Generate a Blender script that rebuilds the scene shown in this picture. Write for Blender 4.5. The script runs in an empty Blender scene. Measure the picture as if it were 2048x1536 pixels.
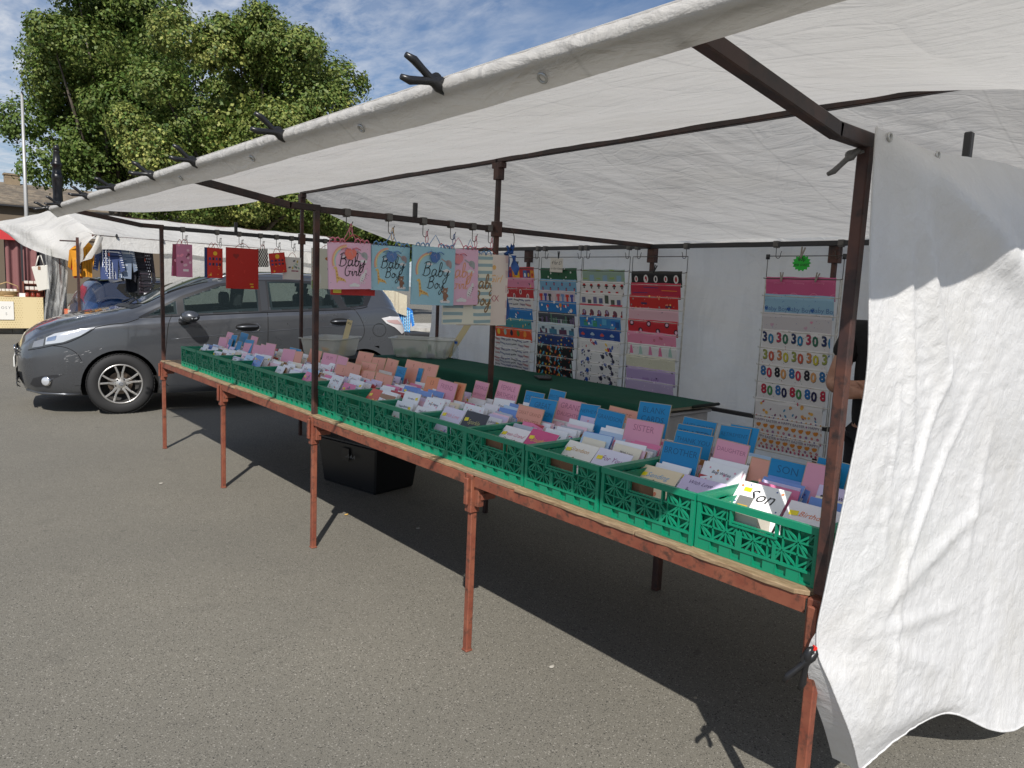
import bpy, bmesh, math, random
import numpy as np
from mathutils import Vector, Matrix, noise, Euler
from mathutils.geometry import tessellate_polygon
R=random.Random(7)
S=bpy.context.scene
COL=S.collection
# ------------------------------------------------------------- camera
CAM=Vector((6.988,-1.8603,1.5682)); YAW,PITCH,ROLL,FPX=-0.86668,0.12803,-0.04464,1478.8/2048
fw=Vector((math.sin(YAW)*math.cos(PITCH),math.cos(YAW)*math.cos(PITCH),-math.sin(PITCH)))
rt=Vector((math.cos(YAW),-math.sin(YAW),0)); dn=fw.cross(rt)
r2=rt*math.cos(ROLL)+dn*math.sin(ROLL); d2=-rt*math.sin(ROLL)+dn*math.cos(ROLL)
cd=bpy.data.cameras.new('camera'); cam=bpy.data.objects.new('camera',cd); COL.objects.link(cam)
m=Matrix((r2,-d2,-fw)).transposed().to_4x4(); m.translation=CAM
cam.matrix_world=m
cd.sensor_width=36; cd.lens=36*FPX; cd.clip_end=1500; cd.clip_start=0.05
S.camera=cam
# ------------------------------------------------------------- light
SUN=Vector((.72,-.56,.84)).normalized()
az=math.atan2(SUN.x,SUN.y); el=math.asin(SUN.z)
W=bpy.data.worlds.new('World'); S.world=W; W.use_nodes=True
nt=W.node_tree; nt.nodes.clear()
def WN(t,**k):
    n=nt.nodes.new(t)
    for a,b in k.items(): setattr(n,a,b)
    return n
out=WN('ShaderNodeOutputWorld'); bg=WN('ShaderNodeBackground'); bg.inputs[1].default_value=.067
sky=WN('ShaderNodeTexSky',sky_type='NISHITA',sun_disc=False,sun_elevation=el,sun_rotation=az,altitude=100,air_density=1.1,dust_density=.6,ozone_density=2.2)
tc=WN('ShaderNodeTexCoord'); sep=WN('ShaderNodeSeparateXYZ'); nt.links.new(tc.outputs['Generated'],sep.inputs[0])
# planar cloud coordinates: direction / (z+.12)
add=WN('ShaderNodeMath',operation='ADD'); add.inputs[1].default_value=.10; nt.links.new(sep.outputs[2],add.inputs[0])
mx=WN('ShaderNodeMath',operation='MAXIMUM'); mx.inputs[1].default_value=.03; nt.links.new(add.outputs[0],mx.inputs[0])
dv=[]
for i in (0,1):
    d=WN('ShaderNodeMath',operation='DIVIDE'); nt.links.new(sep.outputs[i],d.inputs[0]); nt.links.new(mx.outputs[0],d.inputs[1]); dv.append(d)
cmb=WN('ShaderNodeCombineXYZ'); nt.links.new(dv[0].outputs[0],cmb.inputs[0]); nt.links.new(dv[1].outputs[0],cmb.inputs[1])
def noi(scale,detail,rough,dist=0,vec=None,off=(0,0,0),sc=(1,1,1)):
    mp=WN('ShaderNodeMapping'); mp.inputs['Location'].default_value=off; mp.inputs['Scale'].default_value=sc
    nt.links.new((vec or cmb).outputs[0],mp.inputs[0])
    n=WN('ShaderNodeTexNoise'); n.inputs['Scale'].default_value=scale; n.inputs['Detail'].default_value=detail; n.inputs['Roughness'].default_value=rough; n.inputs['Distortion'].default_value=dist
    nt.links.new(mp.outputs[0],n.inputs[0]); return n
def mrange(src,a,b,c=0.,d=1.):
    m_=WN('ShaderNodeMapRange'); m_.inputs[1].default_value=a; m_.inputs[2].default_value=b; m_.inputs[3].default_value=c; m_.inputs[4].default_value=d
    m_.clamp=True; nt.links.new(src,m_.inputs[0]); return m_
big=noi(.55,4,.55,.3,off=(3.1,1.2,0)); puf=noi(7.5,5,.62,.25,sc=(1,1.5,1)); wis=noi(1.6,6,.6,.6,off=(5,2,0),sc=(1,2.2,1))
b1=mrange(big.outputs[0],.36,.62); p1=mrange(puf.outputs[0],.40,.66); w1=mrange(wis.outputs[0],.42,.72)
def mul(a,b):
    q=WN('ShaderNodeMath',operation='MULTIPLY'); nt.links.new(a,q.inputs[0])
    if isinstance(b,float): q.inputs[1].default_value=b
    else: nt.links.new(b,q.inputs[1])
    return q
pm=mul(p1.outputs[0],b1.outputs[0])
ad=WN('ShaderNodeMath',operation='ADD'); nt.links.new(mul(pm.outputs[0],.78).outputs[0],ad.inputs[0]); nt.links.new(mul(w1.outputs[0],.26).outputs[0],ad.inputs[1])
low=mrange(sep.outputs[2],.40,.02,0.,.50)      # paler towards the horizon
ad2=WN('ShaderNodeMath',operation='ADD'); ad2.use_clamp=True; nt.links.new(ad.outputs[0],ad2.inputs[0])
wl=mul(low.outputs[0],mrange(wis.outputs[0],.35,.6,.5,1.).outputs[0]); nt.links.new(wl.outputs[0],ad2.inputs[1])
mix=WN('ShaderNodeMixRGB'); nt.links.new(ad2.outputs[0],mix.inputs[0]); tint=WN('ShaderNodeMixRGB',blend_type='MULTIPLY'); tint.inputs[0].default_value=1; tint.inputs[2].default_value=(.80,.97,1.18,1); nt.links.new(sky.outputs[0],tint.inputs[1]); nt.links.new(tint.outputs[0],mix.inputs[1])
mix.inputs[2].default_value=(9.8,10.3,11.2,1)
nt.links.new(mix.outputs[0],bg.inputs[0]); nt.links.new(bg.outputs[0],out.inputs[0])
sl=bpy.data.lights.new('sun','SUN'); sl.energy=5.0; sl.angle=math.radians(.53); sl.color=(1,.955,.89)
so=bpy.data.objects.new('sun',sl); COL.objects.link(so); so.rotation_euler=SUN.to_track_quat('Z','Y').to_euler()
S.view_settings.view_transform='Standard'; S.view_settings.look='None'; S.view_settings.gamma=1; S.view_settings.exposure=.07; S.view_settings.use_curve_mapping=False
S.cycles.max_bounces=8; S.cycles.transparent_max_bounces=16
# ------------------------------------------------------------- helpers
def tag(o,label=None,cat=None,group=None,kind=None):
    if label:o['label']=label
    if cat:o['category']=cat
    if group:o['group']=group
    if kind:o['kind']=kind
    return o
def empty(name,loc=(0,0,0),rz=0,**k):
    o=bpy.data.objects.new(name,None); COL.objects.link(o); o.location=loc; o.rotation_euler=(0,0,rz); o.empty_display_size=.1
    return tag(o,**k)
def link(name,me,parent=None,mats=None,**k):
    o=bpy.data.objects.new(name,me); COL.objects.link(o)
    if parent: o.parent=parent
    if mats and not me.materials:
        for m_ in (mats if isinstance(mats,(list,tuple)) else [mats]): me.materials.append(m_)
    return tag(o,**k)
class MB:
    """plain mesh collector"""
    def __init__(s): s.v=[];s.f=[];s.m=[]
    def add(s,vs,fs,mi=0):
        n=len(s.v); s.v+= [tuple(x) for x in vs]; s.f+=[tuple(i+n for i in f) for f in fs]; s.m+=[mi]*len(fs)
    def box(s,x0,x1,y0,y1,z0,z1,mi=0,M=None):
        vs=[(x,y,z) for x in(x0,x1) for y in(y0,y1) for z in(z0,z1)]
        if M is not None: vs=[M@Vector(v) for v in vs]
        s.add(vs,[(0,1,3,2),(4,6,7,5),(0,4,5,1),(2,3,7,6),(0,2,6,4),(1,5,7,3)],mi)
    def bar(s,a,b,w,h=None,mi=0,up=(0,0,1),w2=None):
        a=Vector(a);b=Vector(b);h=h or w; d=(b-a).normalized(); u=Vector(up)
        if abs(d.dot(u))>.95:u=Vector((0,1,0))
        sx=d.cross(u).normalized(); sy=sx.cross(d).normalized()
        k=(w2 or w)/w
        vs=[p+sx*(i*w/2*q)+sy*(j*h/2*q) for p,q in((a,1),(b,k)) for i,j in((-1,-1),(1,-1),(1,1),(-1,1))]
        s.add(vs,[(0,1,2,3),(7,6,5,4),(0,4,5,1),(1,5,6,2),(2,6,7,3),(3,7,4,0)],mi)
    def tube(s,pts,r,n=8,mi=0,cap=True,closed=False):
        pts=[Vector(p) for p in pts]; L=len(pts); rr=r if isinstance(r,(list,tuple)) else [r]*L
        base=len(s.v); prev=None
        for i,p in enumerate(pts):
            if closed: d=pts[(i+1)%L]-pts[i-1]
            else: d=pts[min(i+1,L-1)]-pts[max(i-1,0)]
            d.normalize()
            if prev is None:
                u=Vector((0,0,1)) if abs(d.z)<.9 else Vector((1,0,0)); sx=d.cross(u).normalized()
            else:
                sx=(prev-d*prev.dot(d)); sx=sx.normalized() if sx.length>1e-6 else d.cross(Vector((1,0,0))).normalized()
            prev=sx; sy=d.cross(sx)
            for k in range(n):
                a=2*math.pi*k/n; s.v.append(tuple(p+(sx*math.cos(a)+sy*math.sin(a))*rr[i]))
        for i in range(L if closed else L-1):
            j=(i+1)%L
            for k in range(n):
                k2=(k+1)%n; s.f.append((base+i*n+k,base+i*n+k2,base+j*n+k2,base+j*n+k)); s.m.append(mi)
        if cap and not closed:
            s.f.append(tuple(base+k for k in range(n))[::-1]); s.m.append(mi)
            s.f.append(tuple(base+(L-1)*n+k for k in range(n))); s.m.append(mi)
    def grid(s,fn,nu,nv,mi=0,flip=False):
        base=len(s.v)
        for j in range(nv+1):
            for i in range(nu+1): s.v.append(tuple(fn(i/nu,j/nv)))
        for j in range(nv):
            for i in range(nu):
                q=(base+j*(nu+1)+i,base+j*(nu+1)+i+1,base+(j+1)*(nu+1)+i+1,base+(j+1)*(nu+1)+i)
                s.f.append(q[::-1] if flip else q); s.m.append(mi)
    def lathe(s,prof,n=24,mi=0,M=None):
        base=len(s.v)
        for r,z in prof:
            for k in range(n):
                a=2*math.pi*k/n; v=Vector((r*math.cos(a),r*math.sin(a),z)); s.v.append(tuple(M@v if M else v))
        for i in range(len(prof)-1):
            for k in range(n):
                k2=(k+1)%n; s.f.append((base+i*n+k,base+i*n+k2,base+(i+1)*n+k2,base+(i+1)*n+k)); s.m.append(mi)
    def prism(s,pts,z0,z1,mi=0,M=None):
        """extruded polygon in XY"""
        n=len(pts); vs=[Vector((x,y,z)) for z in(z0,z1) for x,y in pts]
        if M: vs=[M@v for v in vs]
        fs=[tuple(range(n))[::-1],tuple(range(n,2*n))]+[(i,(i+1)%n,n+(i+1)%n,n+i) for i in range(n)]
        s.add(vs,fs,mi)
    def mesh(s,name='mesh',smooth=False,bevel=0):
        me=bpy.data.meshes.new(name); me.from_pydata(s.v,[],s.f); me.update()
        me.polygons.foreach_set('material_index',s.m)
        if bevel:
            bm=bmesh.new(); bm.from_mesh(me); bmesh.ops.bevel(bm,geom=[e for e in bm.edges if e.is_manifold and e.calc_face_angle(0)>.5],offset=bevel,segments=1,affect='EDGES',clamp_overlap=True); bm.to_mesh(me); bm.free()
        if smooth: me.polygons.foreach_set('use_smooth',[True]*len(me.polygons))
        return me
    def build(s,name,mats,parent=None,smooth=False,bevel=0,auto=None,**k):
        me=s.mesh(name,smooth or auto is not None,bevel)
        if auto is not None: me.set_sharp_from_angle(angle=math.radians(auto))
        return link(name,me,parent,mats,**k)
def copy_tree(o,parent=None):
    c=o.copy(); COL.objects.link(c)
    if parent: c.parent=parent
    for ch in list(o.children): copy_tree(ch,c)
    return c
# ------------------------------------------------------------- materials
def MAT(name,col=(.5,.5,.5),rough=.6,metal=0,spec=.5,**kw):
    m_=bpy.data.materials.new(name); m_.use_nodes=True; b=m_.node_tree.nodes['Principled BSDF']
    b.inputs['Base Color'].default_value=(*col,1); b.inputs['Roughness'].default_value=rough; b.inputs['Metallic'].default_value=metal
    b.inputs['Specular IOR Level'].default_value=spec
    for k,v in kw.items(): b.inputs[k.replace('_',' ')].default_value=v
    return m_
class NT:
    def __init__(s,m_): s.t=m_.node_tree; s.b=s.t.nodes.get('Principled BSDF'); s.o=s.t.nodes.get('Material Output')
    def n(s,t,ins=None,**k):
        q=s.t.nodes.new(t)
        for a,b in k.items(): setattr(q,a,b)
        for a,b in (ins or {}).items():
            if hasattr(b,'is_output') or isinstance(b,bpy.types.NodeSocket): s.t.links.new(b,q.inputs[a])
            else: q.inputs[a].default_value=b
        return q
    def l(s,a,b): s.t.links.new(a,b)
    def coord(s,kind='Object',scale=(1,1,1),rot=(0,0,0)):
        c=s.n('ShaderNodeTexCoord'); return s.n('ShaderNodeMapping',{0:c.outputs[kind],3:scale,2:rot}).outputs[0]
    def noise(s,v,scale,detail=3,rough=.5,dist=0): return s.n('ShaderNodeTexNoise',{0:v,'Scale':scale,'Detail':detail,'Roughness':rough,'Distortion':dist}).outputs[0]
    def ramp(s,f,stops):
        r=s.n('ShaderNodeValToRGB',{0:f}); e=r.color_ramp.elements
        while len(e)<len(stops): e.new(.5)
        for q,(p_,c) in zip(e,stops): q.position=p_; q.color=(*c,1) if len(c)==3 else c
        return r.outputs[0]
    def mr(s,f,a,b,c=0.,d=1.): return s.n('ShaderNodeMapRange',{0:f,1:a,2:b,3:c,4:d}).outputs[0]
    def mix(s,f,a,b,blend='MIX'): return s.n('ShaderNodeMixRGB',{0:f,1:a,2:b},blend_type=blend).outputs[0]
    def math(s,op,a,b=0.): return s.n('ShaderNodeMath',{0:a,1:b},operation=op).outputs[0]
    def bump(s,h,strength=.3,dist=.01,normal=None):
        b=s.n('ShaderNodeBump',{'Height':h,'Strength':strength,'Distance':dist})
        if normal: s.l(normal,b.inputs['Normal'])
        return b.outputs[0]
def weathered(name,c1,c2,rough=.6,scale=8,metal=0,bump=.15,c3=None,t=(.42,.6),sc=(1,1,1)):
    m_=MAT(name,c1,rough,metal); N=NT(m_); v=N.coord(scale=sc)
    f=N.mr(N.noise(v,scale,5,.6),t[0],t[1]); c=N.mix(f,(*c1,1),(*c2,1))
    if c3: c=N.mix(N.mr(N.noise(v,scale*3.3,4,.7),.52,.68),c,(*c3,1))
    N.l(c,N.b.inputs['Base Color']); N.l(N.bump(N.noise(v,scale*4,3),bump,.003),N.b.inputs['Normal']); return m_
M_rust=weathered('rusty_brown_steel',(.045,.022,.020),(.095,.038,.026),.5,6,c3=(.025,.016,.015))
M_rust_shade=weathered('shade_darkened_brown_steel',(.026,.015,.014),(.055,.025,.019),.5,6,c3=(.016,.012,.012))  # same rusty steel, with the shade under the canopy darkened into its colour
M_red=weathered('red_oxide_painted_steel',(.19,.052,.030),(.25,.085,.048),.55,9,c3=(.085,.036,.024),t=(.4,.65))
M_dark=MAT('dark_grey_steel',(.035,.035,.038),.45)
M_black=MAT('black_plastic',(.012,.012,.013),.35)
M_clamp=MAT('black_nylon',(.014,.014,.015),.32)
M_wire=MAT('galvanised_wire',(.30,.29,.27),.4,.6)
M_wirew=weathered('cream_coated_wire',(.62,.60,.55),(.45,.43,.38),.45,20)
M_hook=MAT('dark_steel_hook',(.10,.09,.08),.4,.7)
M_clip=weathered('grey_plastic_clip',(.11,.105,.10),(.15,.14,.13),.5,30)
M_chrome=MAT('chrome',(.75,.75,.76),.12,1)
M_orange=MAT('orange_tip',(.55,.08,.03),.5)
M_redtip=MAT('red_rubber_tip',(.75,.03,.02),.4)
def woodmat():
    m_=MAT('weathered_plywood',(.42,.33,.22),.75); N=NT(m_); v=N.coord(scale=(3,14,14)); v2=N.coord()
    g=N.noise(v,5,6,.65,.8); c=N.ramp(g,[(.25,(.15,.09,.045)),(.5,(.27,.185,.105)),(.75,(.40,.30,.185))])
    c=N.mix(N.mr(N.noise(v2,3,4,.6),.5,.75),c,(.22,.18,.13,1)); N.l(c,N.b.inputs[0]); N.l(N.bump(g,.5,.004),N.b.inputs['Normal']); return m_
M_wood=woodmat()
def tarpmat(name,col,trans=.42,fold=True,grime=(.55,.52,.45),scale=1.,fine=1.,crease=1.,bmp=1.,fold_shade=1.):
    m_=MAT(name,col,.42,spec=.45); N=NT(m_); v=N.coord(scale=(scale,)*3)
    g=N.mr(N.noise(v,1.3,5,.62),.48,.78); c=N.mix(N.math('MULTIPLY',g,.35),(*col,1),(*grime,1))
    n1=N.noise(N.coord(scale=(3*scale,9*scale,7*scale)),1.6,5,.62,.6); n2=N.noise(v,11,5,.68,.5); n3=N.n('ShaderNodeTexVoronoi',{0:N.coord(scale=(2.2*scale,3.5*scale,3*scale)),'Scale':1.7,'Randomness':1.},feature='DISTANCE_TO_EDGE').outputs[0]
    ridge=N.mr(n3,0,.05,1.,0.)
    h=N.math('ADD',N.math('MULTIPLY',n1,1.3),N.math('MULTIPLY',n2,.35*fine)); h=N.math('ADD',h,N.math('MULTIPLY',ridge,.16*crease))
    nm=N.bump(h,.6*bmp,.018); N.l(nm,N.b.inputs['Normal']); 
    if fold:
        # sewn and folded lines: a doubled layer lets less light through
        sx=N.n('ShaderNodeSeparateXYZ',{0:N.n('ShaderNodeTexCoord').outputs['Object']})
        w=N.noise(v,1.1,2); 
        def line(o,per,off,wd):
            a=N.math('ADD',o,N.math('MULTIPLY',w,.10)); a=N.math('ADD',a,off); f=N.math('PINGPONG',a,per/2); return N.mr(f,0,wd,1.,0.)
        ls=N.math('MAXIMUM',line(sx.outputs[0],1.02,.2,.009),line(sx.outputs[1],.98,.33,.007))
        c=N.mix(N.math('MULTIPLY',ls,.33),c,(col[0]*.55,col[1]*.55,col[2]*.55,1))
    rv=N.n('ShaderNodeMapping',{0:N.coord(rot=(0,0,-.86)),3:(.45,4.2,.6)}).outputs[0]; st_=N.noise(rv,1.5,3,.5,.35); sl_=N.noise(rv,5.5,4,.6,.5); oy=N.n('ShaderNodeSeparateXYZ',{0:N.n('ShaderNodeTexCoord').outputs['Object']}).outputs[1]; msk=N.mr(oy,1.28,1.32,.12,1.) if fold else 1.; bands=N.math('MULTIPLY',N.math('ADD',N.mr(st_,.54,.575,0,.20*fold_shade),N.mr(sl_,.55,.62,0,.14*fold_shade)),msk); c=N.mix(bands,c,(col[0]*.45,col[1]*.45,col[2]*.46,1)); lx=N.noise(N.n('ShaderNodeMapping',{0:N.coord(),3:(.8,9,2)}).outputs[0],1.6,5,.65,.8); c=N.mix(N.mr(lx,.55,.70,0,.10*fold_shade),c,(col[0]*.5,col[1]*.5,col[2]*.48,1))  # shade of doubled folds painted as darker bands into the sheet colour
    N.l(c,N.b.inputs['Base Color'])
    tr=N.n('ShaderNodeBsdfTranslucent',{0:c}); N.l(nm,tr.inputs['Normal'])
    mx=N.n('ShaderNodeMixShader',{0:trans}); N.l(N.b.outputs[0],mx.inputs[1]); N.l(tr.outputs[0],mx.inputs[2]); N.l(mx.outputs[0],N.o.inputs[0])
    return m_
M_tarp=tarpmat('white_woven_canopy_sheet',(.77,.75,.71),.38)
M_tarpS=tarpmat('white_side_sheet',(.80,.80,.80),.22,fold=False,scale=2.4,crease=.5,bmp=.42,fold_shade=.15,fine=1.6)
M_tarpB=tarpmat('white_back_sheet',(.90,.88,.83),.64,fold=False,scale=1.,fold_shade=.3)
M_tarp2=tarpmat('white_stall_sheet_far',(.80,.785,.75),.42,fold=False,scale=.7)
M_print=MAT('printed_card',(.8,.8,.8),.38,spec=.4)
def _pm(m_,coat=0,rough=.4,tint=None):
    N=NT(m_); a=N.n('ShaderNodeAttribute',attribute_name='Col'); c=a.outputs['Color']
    N.l(c,N.b.inputs['Base Color']); N.b.inputs['Roughness'].default_value=rough; N.b.inputs['Coat Weight'].default_value=coat; N.b.inputs['Coat Roughness'].default_value=.12
    n=N.noise(N.coord(),14,3,.5); N.l(N.bump(n,.12,.004),N.b.inputs['Normal']) 
_pm(M_print); M_cello=MAT('card_in_cellophane'); _pm(M_cello,.55,.4); M_cloth=MAT('printed_cloth'); _pm(M_cloth,0,.9)
M_paper=MAT('wrapping_paper'); _pm(M_paper,.15,.45)
def plain(name,col,rough=.5,**k): return MAT(name,col,rough,**k)
# ------------------------------------------------------------- print library (flat print as real, slightly proud shapes)
_tc={}
def text2d(s_,bold=0.0,shear=0.0):
    k=(s_,bold,shear)
    if k in _tc: return _tc[k]
    cu=bpy.data.curves.new('t','FONT'); cu.body=s_; cu.size=1; cu.offset=bold; cu.shear=shear; cu.resolution_u=2; cu.align_x='CENTER'; cu.align_y='CENTER'
    ob=bpy.data.objects.new('t',cu); COL.objects.link(ob); dg=bpy.context.evaluated_depsgraph_get(); dg.update()
    me=bpy.data.meshes.new_from_object(ob.evaluated_get(dg)); 
    v=np.array([x.co[:2] for x in me.vertices]) if len(me.vertices) else np.zeros((0,2)); f=[tuple(p.vertices) for p in me.polygons if p.normal.z>-2]
    bpy.data.objects.remove(ob); bpy.data.curves.remove(cu); bpy.data.meshes.remove(me)
    _tc[k]=(v,f); return _tc[k]
class Print:
    def __init__(s,w,h,base=(.8,.8,.8),thick=.0008,edge=None,side=None,nx=1,ny=1):
        s.w=w;s.h=h;s.base=base;s.t=thick;s.edge=edge or base; s.side=side or edge or base; s.nx=nx;s.ny=ny; s.it=[]; s.k=0; s.outline=None
    def tri(s,vs,fs,c):
        s.k+=1; s.it.append((vs,fs,c,s.k))
    def poly(s,pts,c,clip=True):
        pts=[(x,y) for x,y in pts]
        if clip: pts=[(min(max(x,.0006),s.w-.0006),min(max(y,.0006),s.h-.0006)) for x,y in pts]
        t=tessellate_polygon([[Vector((x,y,0)) for x,y in pts]]); s.tri(pts,[tuple(q) for q in t],c)
    def rect(s,x,y,w,h,c,rot=0):
        cs,sn=math.cos(rot),math.sin(rot); cx,cy=x+w/2,y+h/2
        p=[(cx+a*w/2*cs-b*h/2*sn,cy+a*w/2*sn+b*h/2*cs) for a,b in((-1,-1),(1,-1),(1,1),(-1,1))]
        s.poly(p,c)
    def ell(s,x,y,rx,ry=None,c=(0,0,0),n=10,rot=0):
        ry=ry or rx; cs,sn=math.cos(rot),math.sin(rot); p=[]
        for i in range(n):
            a=2*math.pi*i/n; u=rx*math.cos(a); v=ry*math.sin(a); p.append((min(max(x+u*cs-v*sn,.0006),s.w-.0006),min(max(y+u*sn+v*cs,.0006),s.h-.0006)))
        s.tri(p,[tuple(range(n))],c)
    def ring(s,x,y,r,wd,c,n=16,a0=0,a1=2*math.pi):
        s.stroke([(x+r*math.cos(a0+(a1-a0)*i/n),y+r*math.sin(a0+(a1-a0)*i/n)) for i in range(n+1)],wd,c)
    def star(s,x,y,r,c,n=5,k=.45,rot=0):
        s.poly([(x+r*(1 if i%2==0 else k)*math.sin(rot+math.pi*i/n),y+r*(1 if i%2==0 else k)*math.cos(rot+math.pi*i/n)) for i in range(2*n)],c)
    def heart(s,x,y,r,c,rot=0):
        p=[]
        for i in range(14):
            t=2*math.pi*i/14; u=16*math.sin(t)**3/17*r; v=(13*math.cos(t)-5*math.cos(2*t)-2*math.cos(3*t)-math.cos(4*t))/17*r
            p.append((x+u*math.cos(rot)-v*math.sin(rot),y+u*math.sin(rot)+v*math.cos(rot)))
        s.poly(p,c)
    def flower(s,x,y,r,c,c2,n=5):
        for i in range(n): s.ell(x+r*.6*math.cos(2*math.pi*i/n),y+r*.6*math.sin(2*math.pi*i/n),r*.42,c=c,n=6)
        s.ell(x,y,r*.3,c=c2,n=6)
    def stroke(s,pts,wd,c,wf=None):
        vs=[];L=len(pts)
        for i in range(L):
            a=pts[max(i-1,0)];b=pts[min(i+1,L-1)]; dx,dy=b[0]-a[0],b[1]-a[1]; l=math.hypot(dx,dy) or 1
            w_=(wf(i/(L-1)) if wf else 1)*wd/2
            vs+= [(pts[i][0]-dy/l*w_,pts[i][1]+dx/l*w_),(pts[i][0]+dy/l*w_,pts[i][1]-dx/l*w_)]
        s.tri([(min(max(x,.0006),s.w-.0006),min(max(y,.0006),s.h-.0006)) for x,y in vs],[(2*i,2*i+1,2*i+3,2*i+2) for i in range(L-1)],c)
    def text(s,t,x,y,size,c,wmax=None,bold=0,shear=0,rot=0,sx=1):
        v,f=text2d(t,bold,shear)
        if len(v)==0:return
        wd=(v[:,0].max()-v[:,0].min())*size*sx
        k=size*(wmax/wd if wmax and wd>wmax else 1)
        q=v*[k*sx,k]; cs,sn=math.cos(rot),math.sin(rot)
        s.tri([(min(max(x+a*cs-b*sn,.0006),s.w-.0006),min(max(y+a*sn+b*cs,.0006),s.h-.0006)) for a,b in q],f,c)
    def mesh(s,name,mat,fn=None,eps=.00006,backcol=None):
        """fn(u,v,n)->xyz ; default plane: x=u-w/2, z=v, front faces -Y"""
        fn=fn or (lambda u,v,n:(u-s.w/2,-n,v))
        V=[];F=[];C=[]
        nx,ny=s.nx,s.ny
        def addq(fs,c):
            for f in fs: F.append(f);C.append(c)
        if s.outline:
            pts=s.outline; n=len(pts); t=tessellate_polygon([[Vector((x,y,0)) for x,y in pts]])
            V+=[fn(x,y,0) for x,y in pts]+[fn(x,y,-s.t) for x,y in pts]
            addq([tuple(q) for q in t],s.base); addq([tuple(i+n for i in q)[::-1] for q in t],backcol or s.side)
            addq([(i,i+n,(i+1)%n+n,(i+1)%n) for i in range(n)],s.edge)
        else:
            for n_ in(0,-s.t):
                for j in range(ny+1):
                    for i in range(nx+1): V.append(fn(s.w*i/nx,s.h*j/ny,n_))
            q=(nx+1)*(ny+1)
            addq([(j*(nx+1)+i,j*(nx+1)+i+1,(j+1)*(nx+1)+i+1,(j+1)*(nx+1)+i) for j in range(ny) for i in range(nx)],s.base)
            addq([(q+j*(nx+1)+i,q+(j+1)*(nx+1)+i,q+(j+1)*(nx+1)+i+1,q+j*(nx+1)+i+1) for j in range(ny) for i in range(nx)],backcol or s.side)
            rim=[i for i in range(nx+1)]+[j*(nx+1)+nx for j in range(1,ny+1)]+[ny*(nx+1)+i for i in range(nx-1,-1,-1)]+[j*(nx+1) for j in range(ny-1,0,-1)]
            addq([(rim[i],q+rim[i],q+rim[(i+1)%len(rim)],rim[(i+1)%len(rim)]) for i in range(len(rim))],s.edge)
        for vs,fs,c,k in s.it:
            b=len(V); off=.0005+eps*min(k,40)*.5
            V+=[fn(x,y,off) for x,y in vs]; addq([tuple(i+b for i in f) for f in fs],c)
        me=bpy.data.meshes.new(name); me.from_pydata([tuple(v) for v in V],[],F); me.update()
        a=me.color_attributes.new('Col','FLOAT_COLOR','CORNER')
        arr=np.ones((len(me.loops),4),dtype=np.float32); i=0
        for f,c in zip(F,C):
            arr[i:i+len(f),:3]=c; i+=len(f)
        a.data.foreach_set('color',arr.ravel()); me.materials.append(mat); return me
# ------------------------------------------------------------- ground
def asphalt():
    m_=MAT('worn_asphalt',(.15,.145,.13),.85,spec=.3); N=NT(m_); v=N.coord()
    vo=N.n('ShaderNodeTexVoronoi',{0:v,'Scale':230.,'Randomness':1.}); vo2=N.n('ShaderNodeTexVoronoi',{0:v,'Scale':520.,'Randomness':1.})
    rnd=N.n('ShaderNodeSeparateXYZ',{0:vo2.outputs['Color']}).outputs[0]; rnd1=N.n('ShaderNodeSeparateXYZ',{0:vo.outputs['Color']}).outputs[0]
    c=N.ramp(rnd,[(0,(.115,.107,.088)),(.3,(.165,.154,.128)),(.75,(.198,.186,.156)),(1,(.27,.255,.215))])
    c=N.mix(N.mr(rnd1,.955,.975),c,(.34,.32,.28,1)); c=N.mix(N.mr(rnd1,.07,.05),c,(.06,.057,.05,1))
    big=N.noise(v,.55,5,.6); c=N.mix(N.mr(big,.38,.68,0,.30),c,(.10,.098,.088,1))
    blot=N.noise(v,3.2,4,.6); c=N.mix(N.mr(blot,.60,.75,0,.30),c,(.09,.086,.075,1))
    dk=N.noise(v,9,2,.4,.4); c=N.mix(N.mr(dk,.72,.76,0,.35),c,(.06,.058,.05,1))
    N.l(c,N.b.inputs[0]); h=N.math('ADD',N.math('MULTIPLY',vo.outputs['Distance'],1.),N.math('MULTIPLY',vo2.outputs['Distance'],.5)); N.l(N.bump(h,.35,.003),N.b.inputs['Normal']); return m_
M_asph=asphalt()
g=MB(); g.grid(lambda u,v:((u-.5)*700-60,(v-.5)*700+60,0),20,20); g.build('ground',M_asph,kind='structure')
M_pav=weathered('pale_stone_paving',(.40,.385,.35),(.50,.48,.44),.8,3,c3=(.33,.31,.28))
g=MB()
for i in range(40): g.box(-14.35+R.uniform(-.006,.006),-14.08,-14+i*.9+.006,-14+(i+1)*.9-.006,-.05,.11+R.uniform(-.003,.003))
g.build('kerb',M_pav,kind='structure')
g=MB(); g.box(-17.2,-14.36,-14,24,-.05,.10); g.build('pavement',M_pav,kind='structure')
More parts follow.
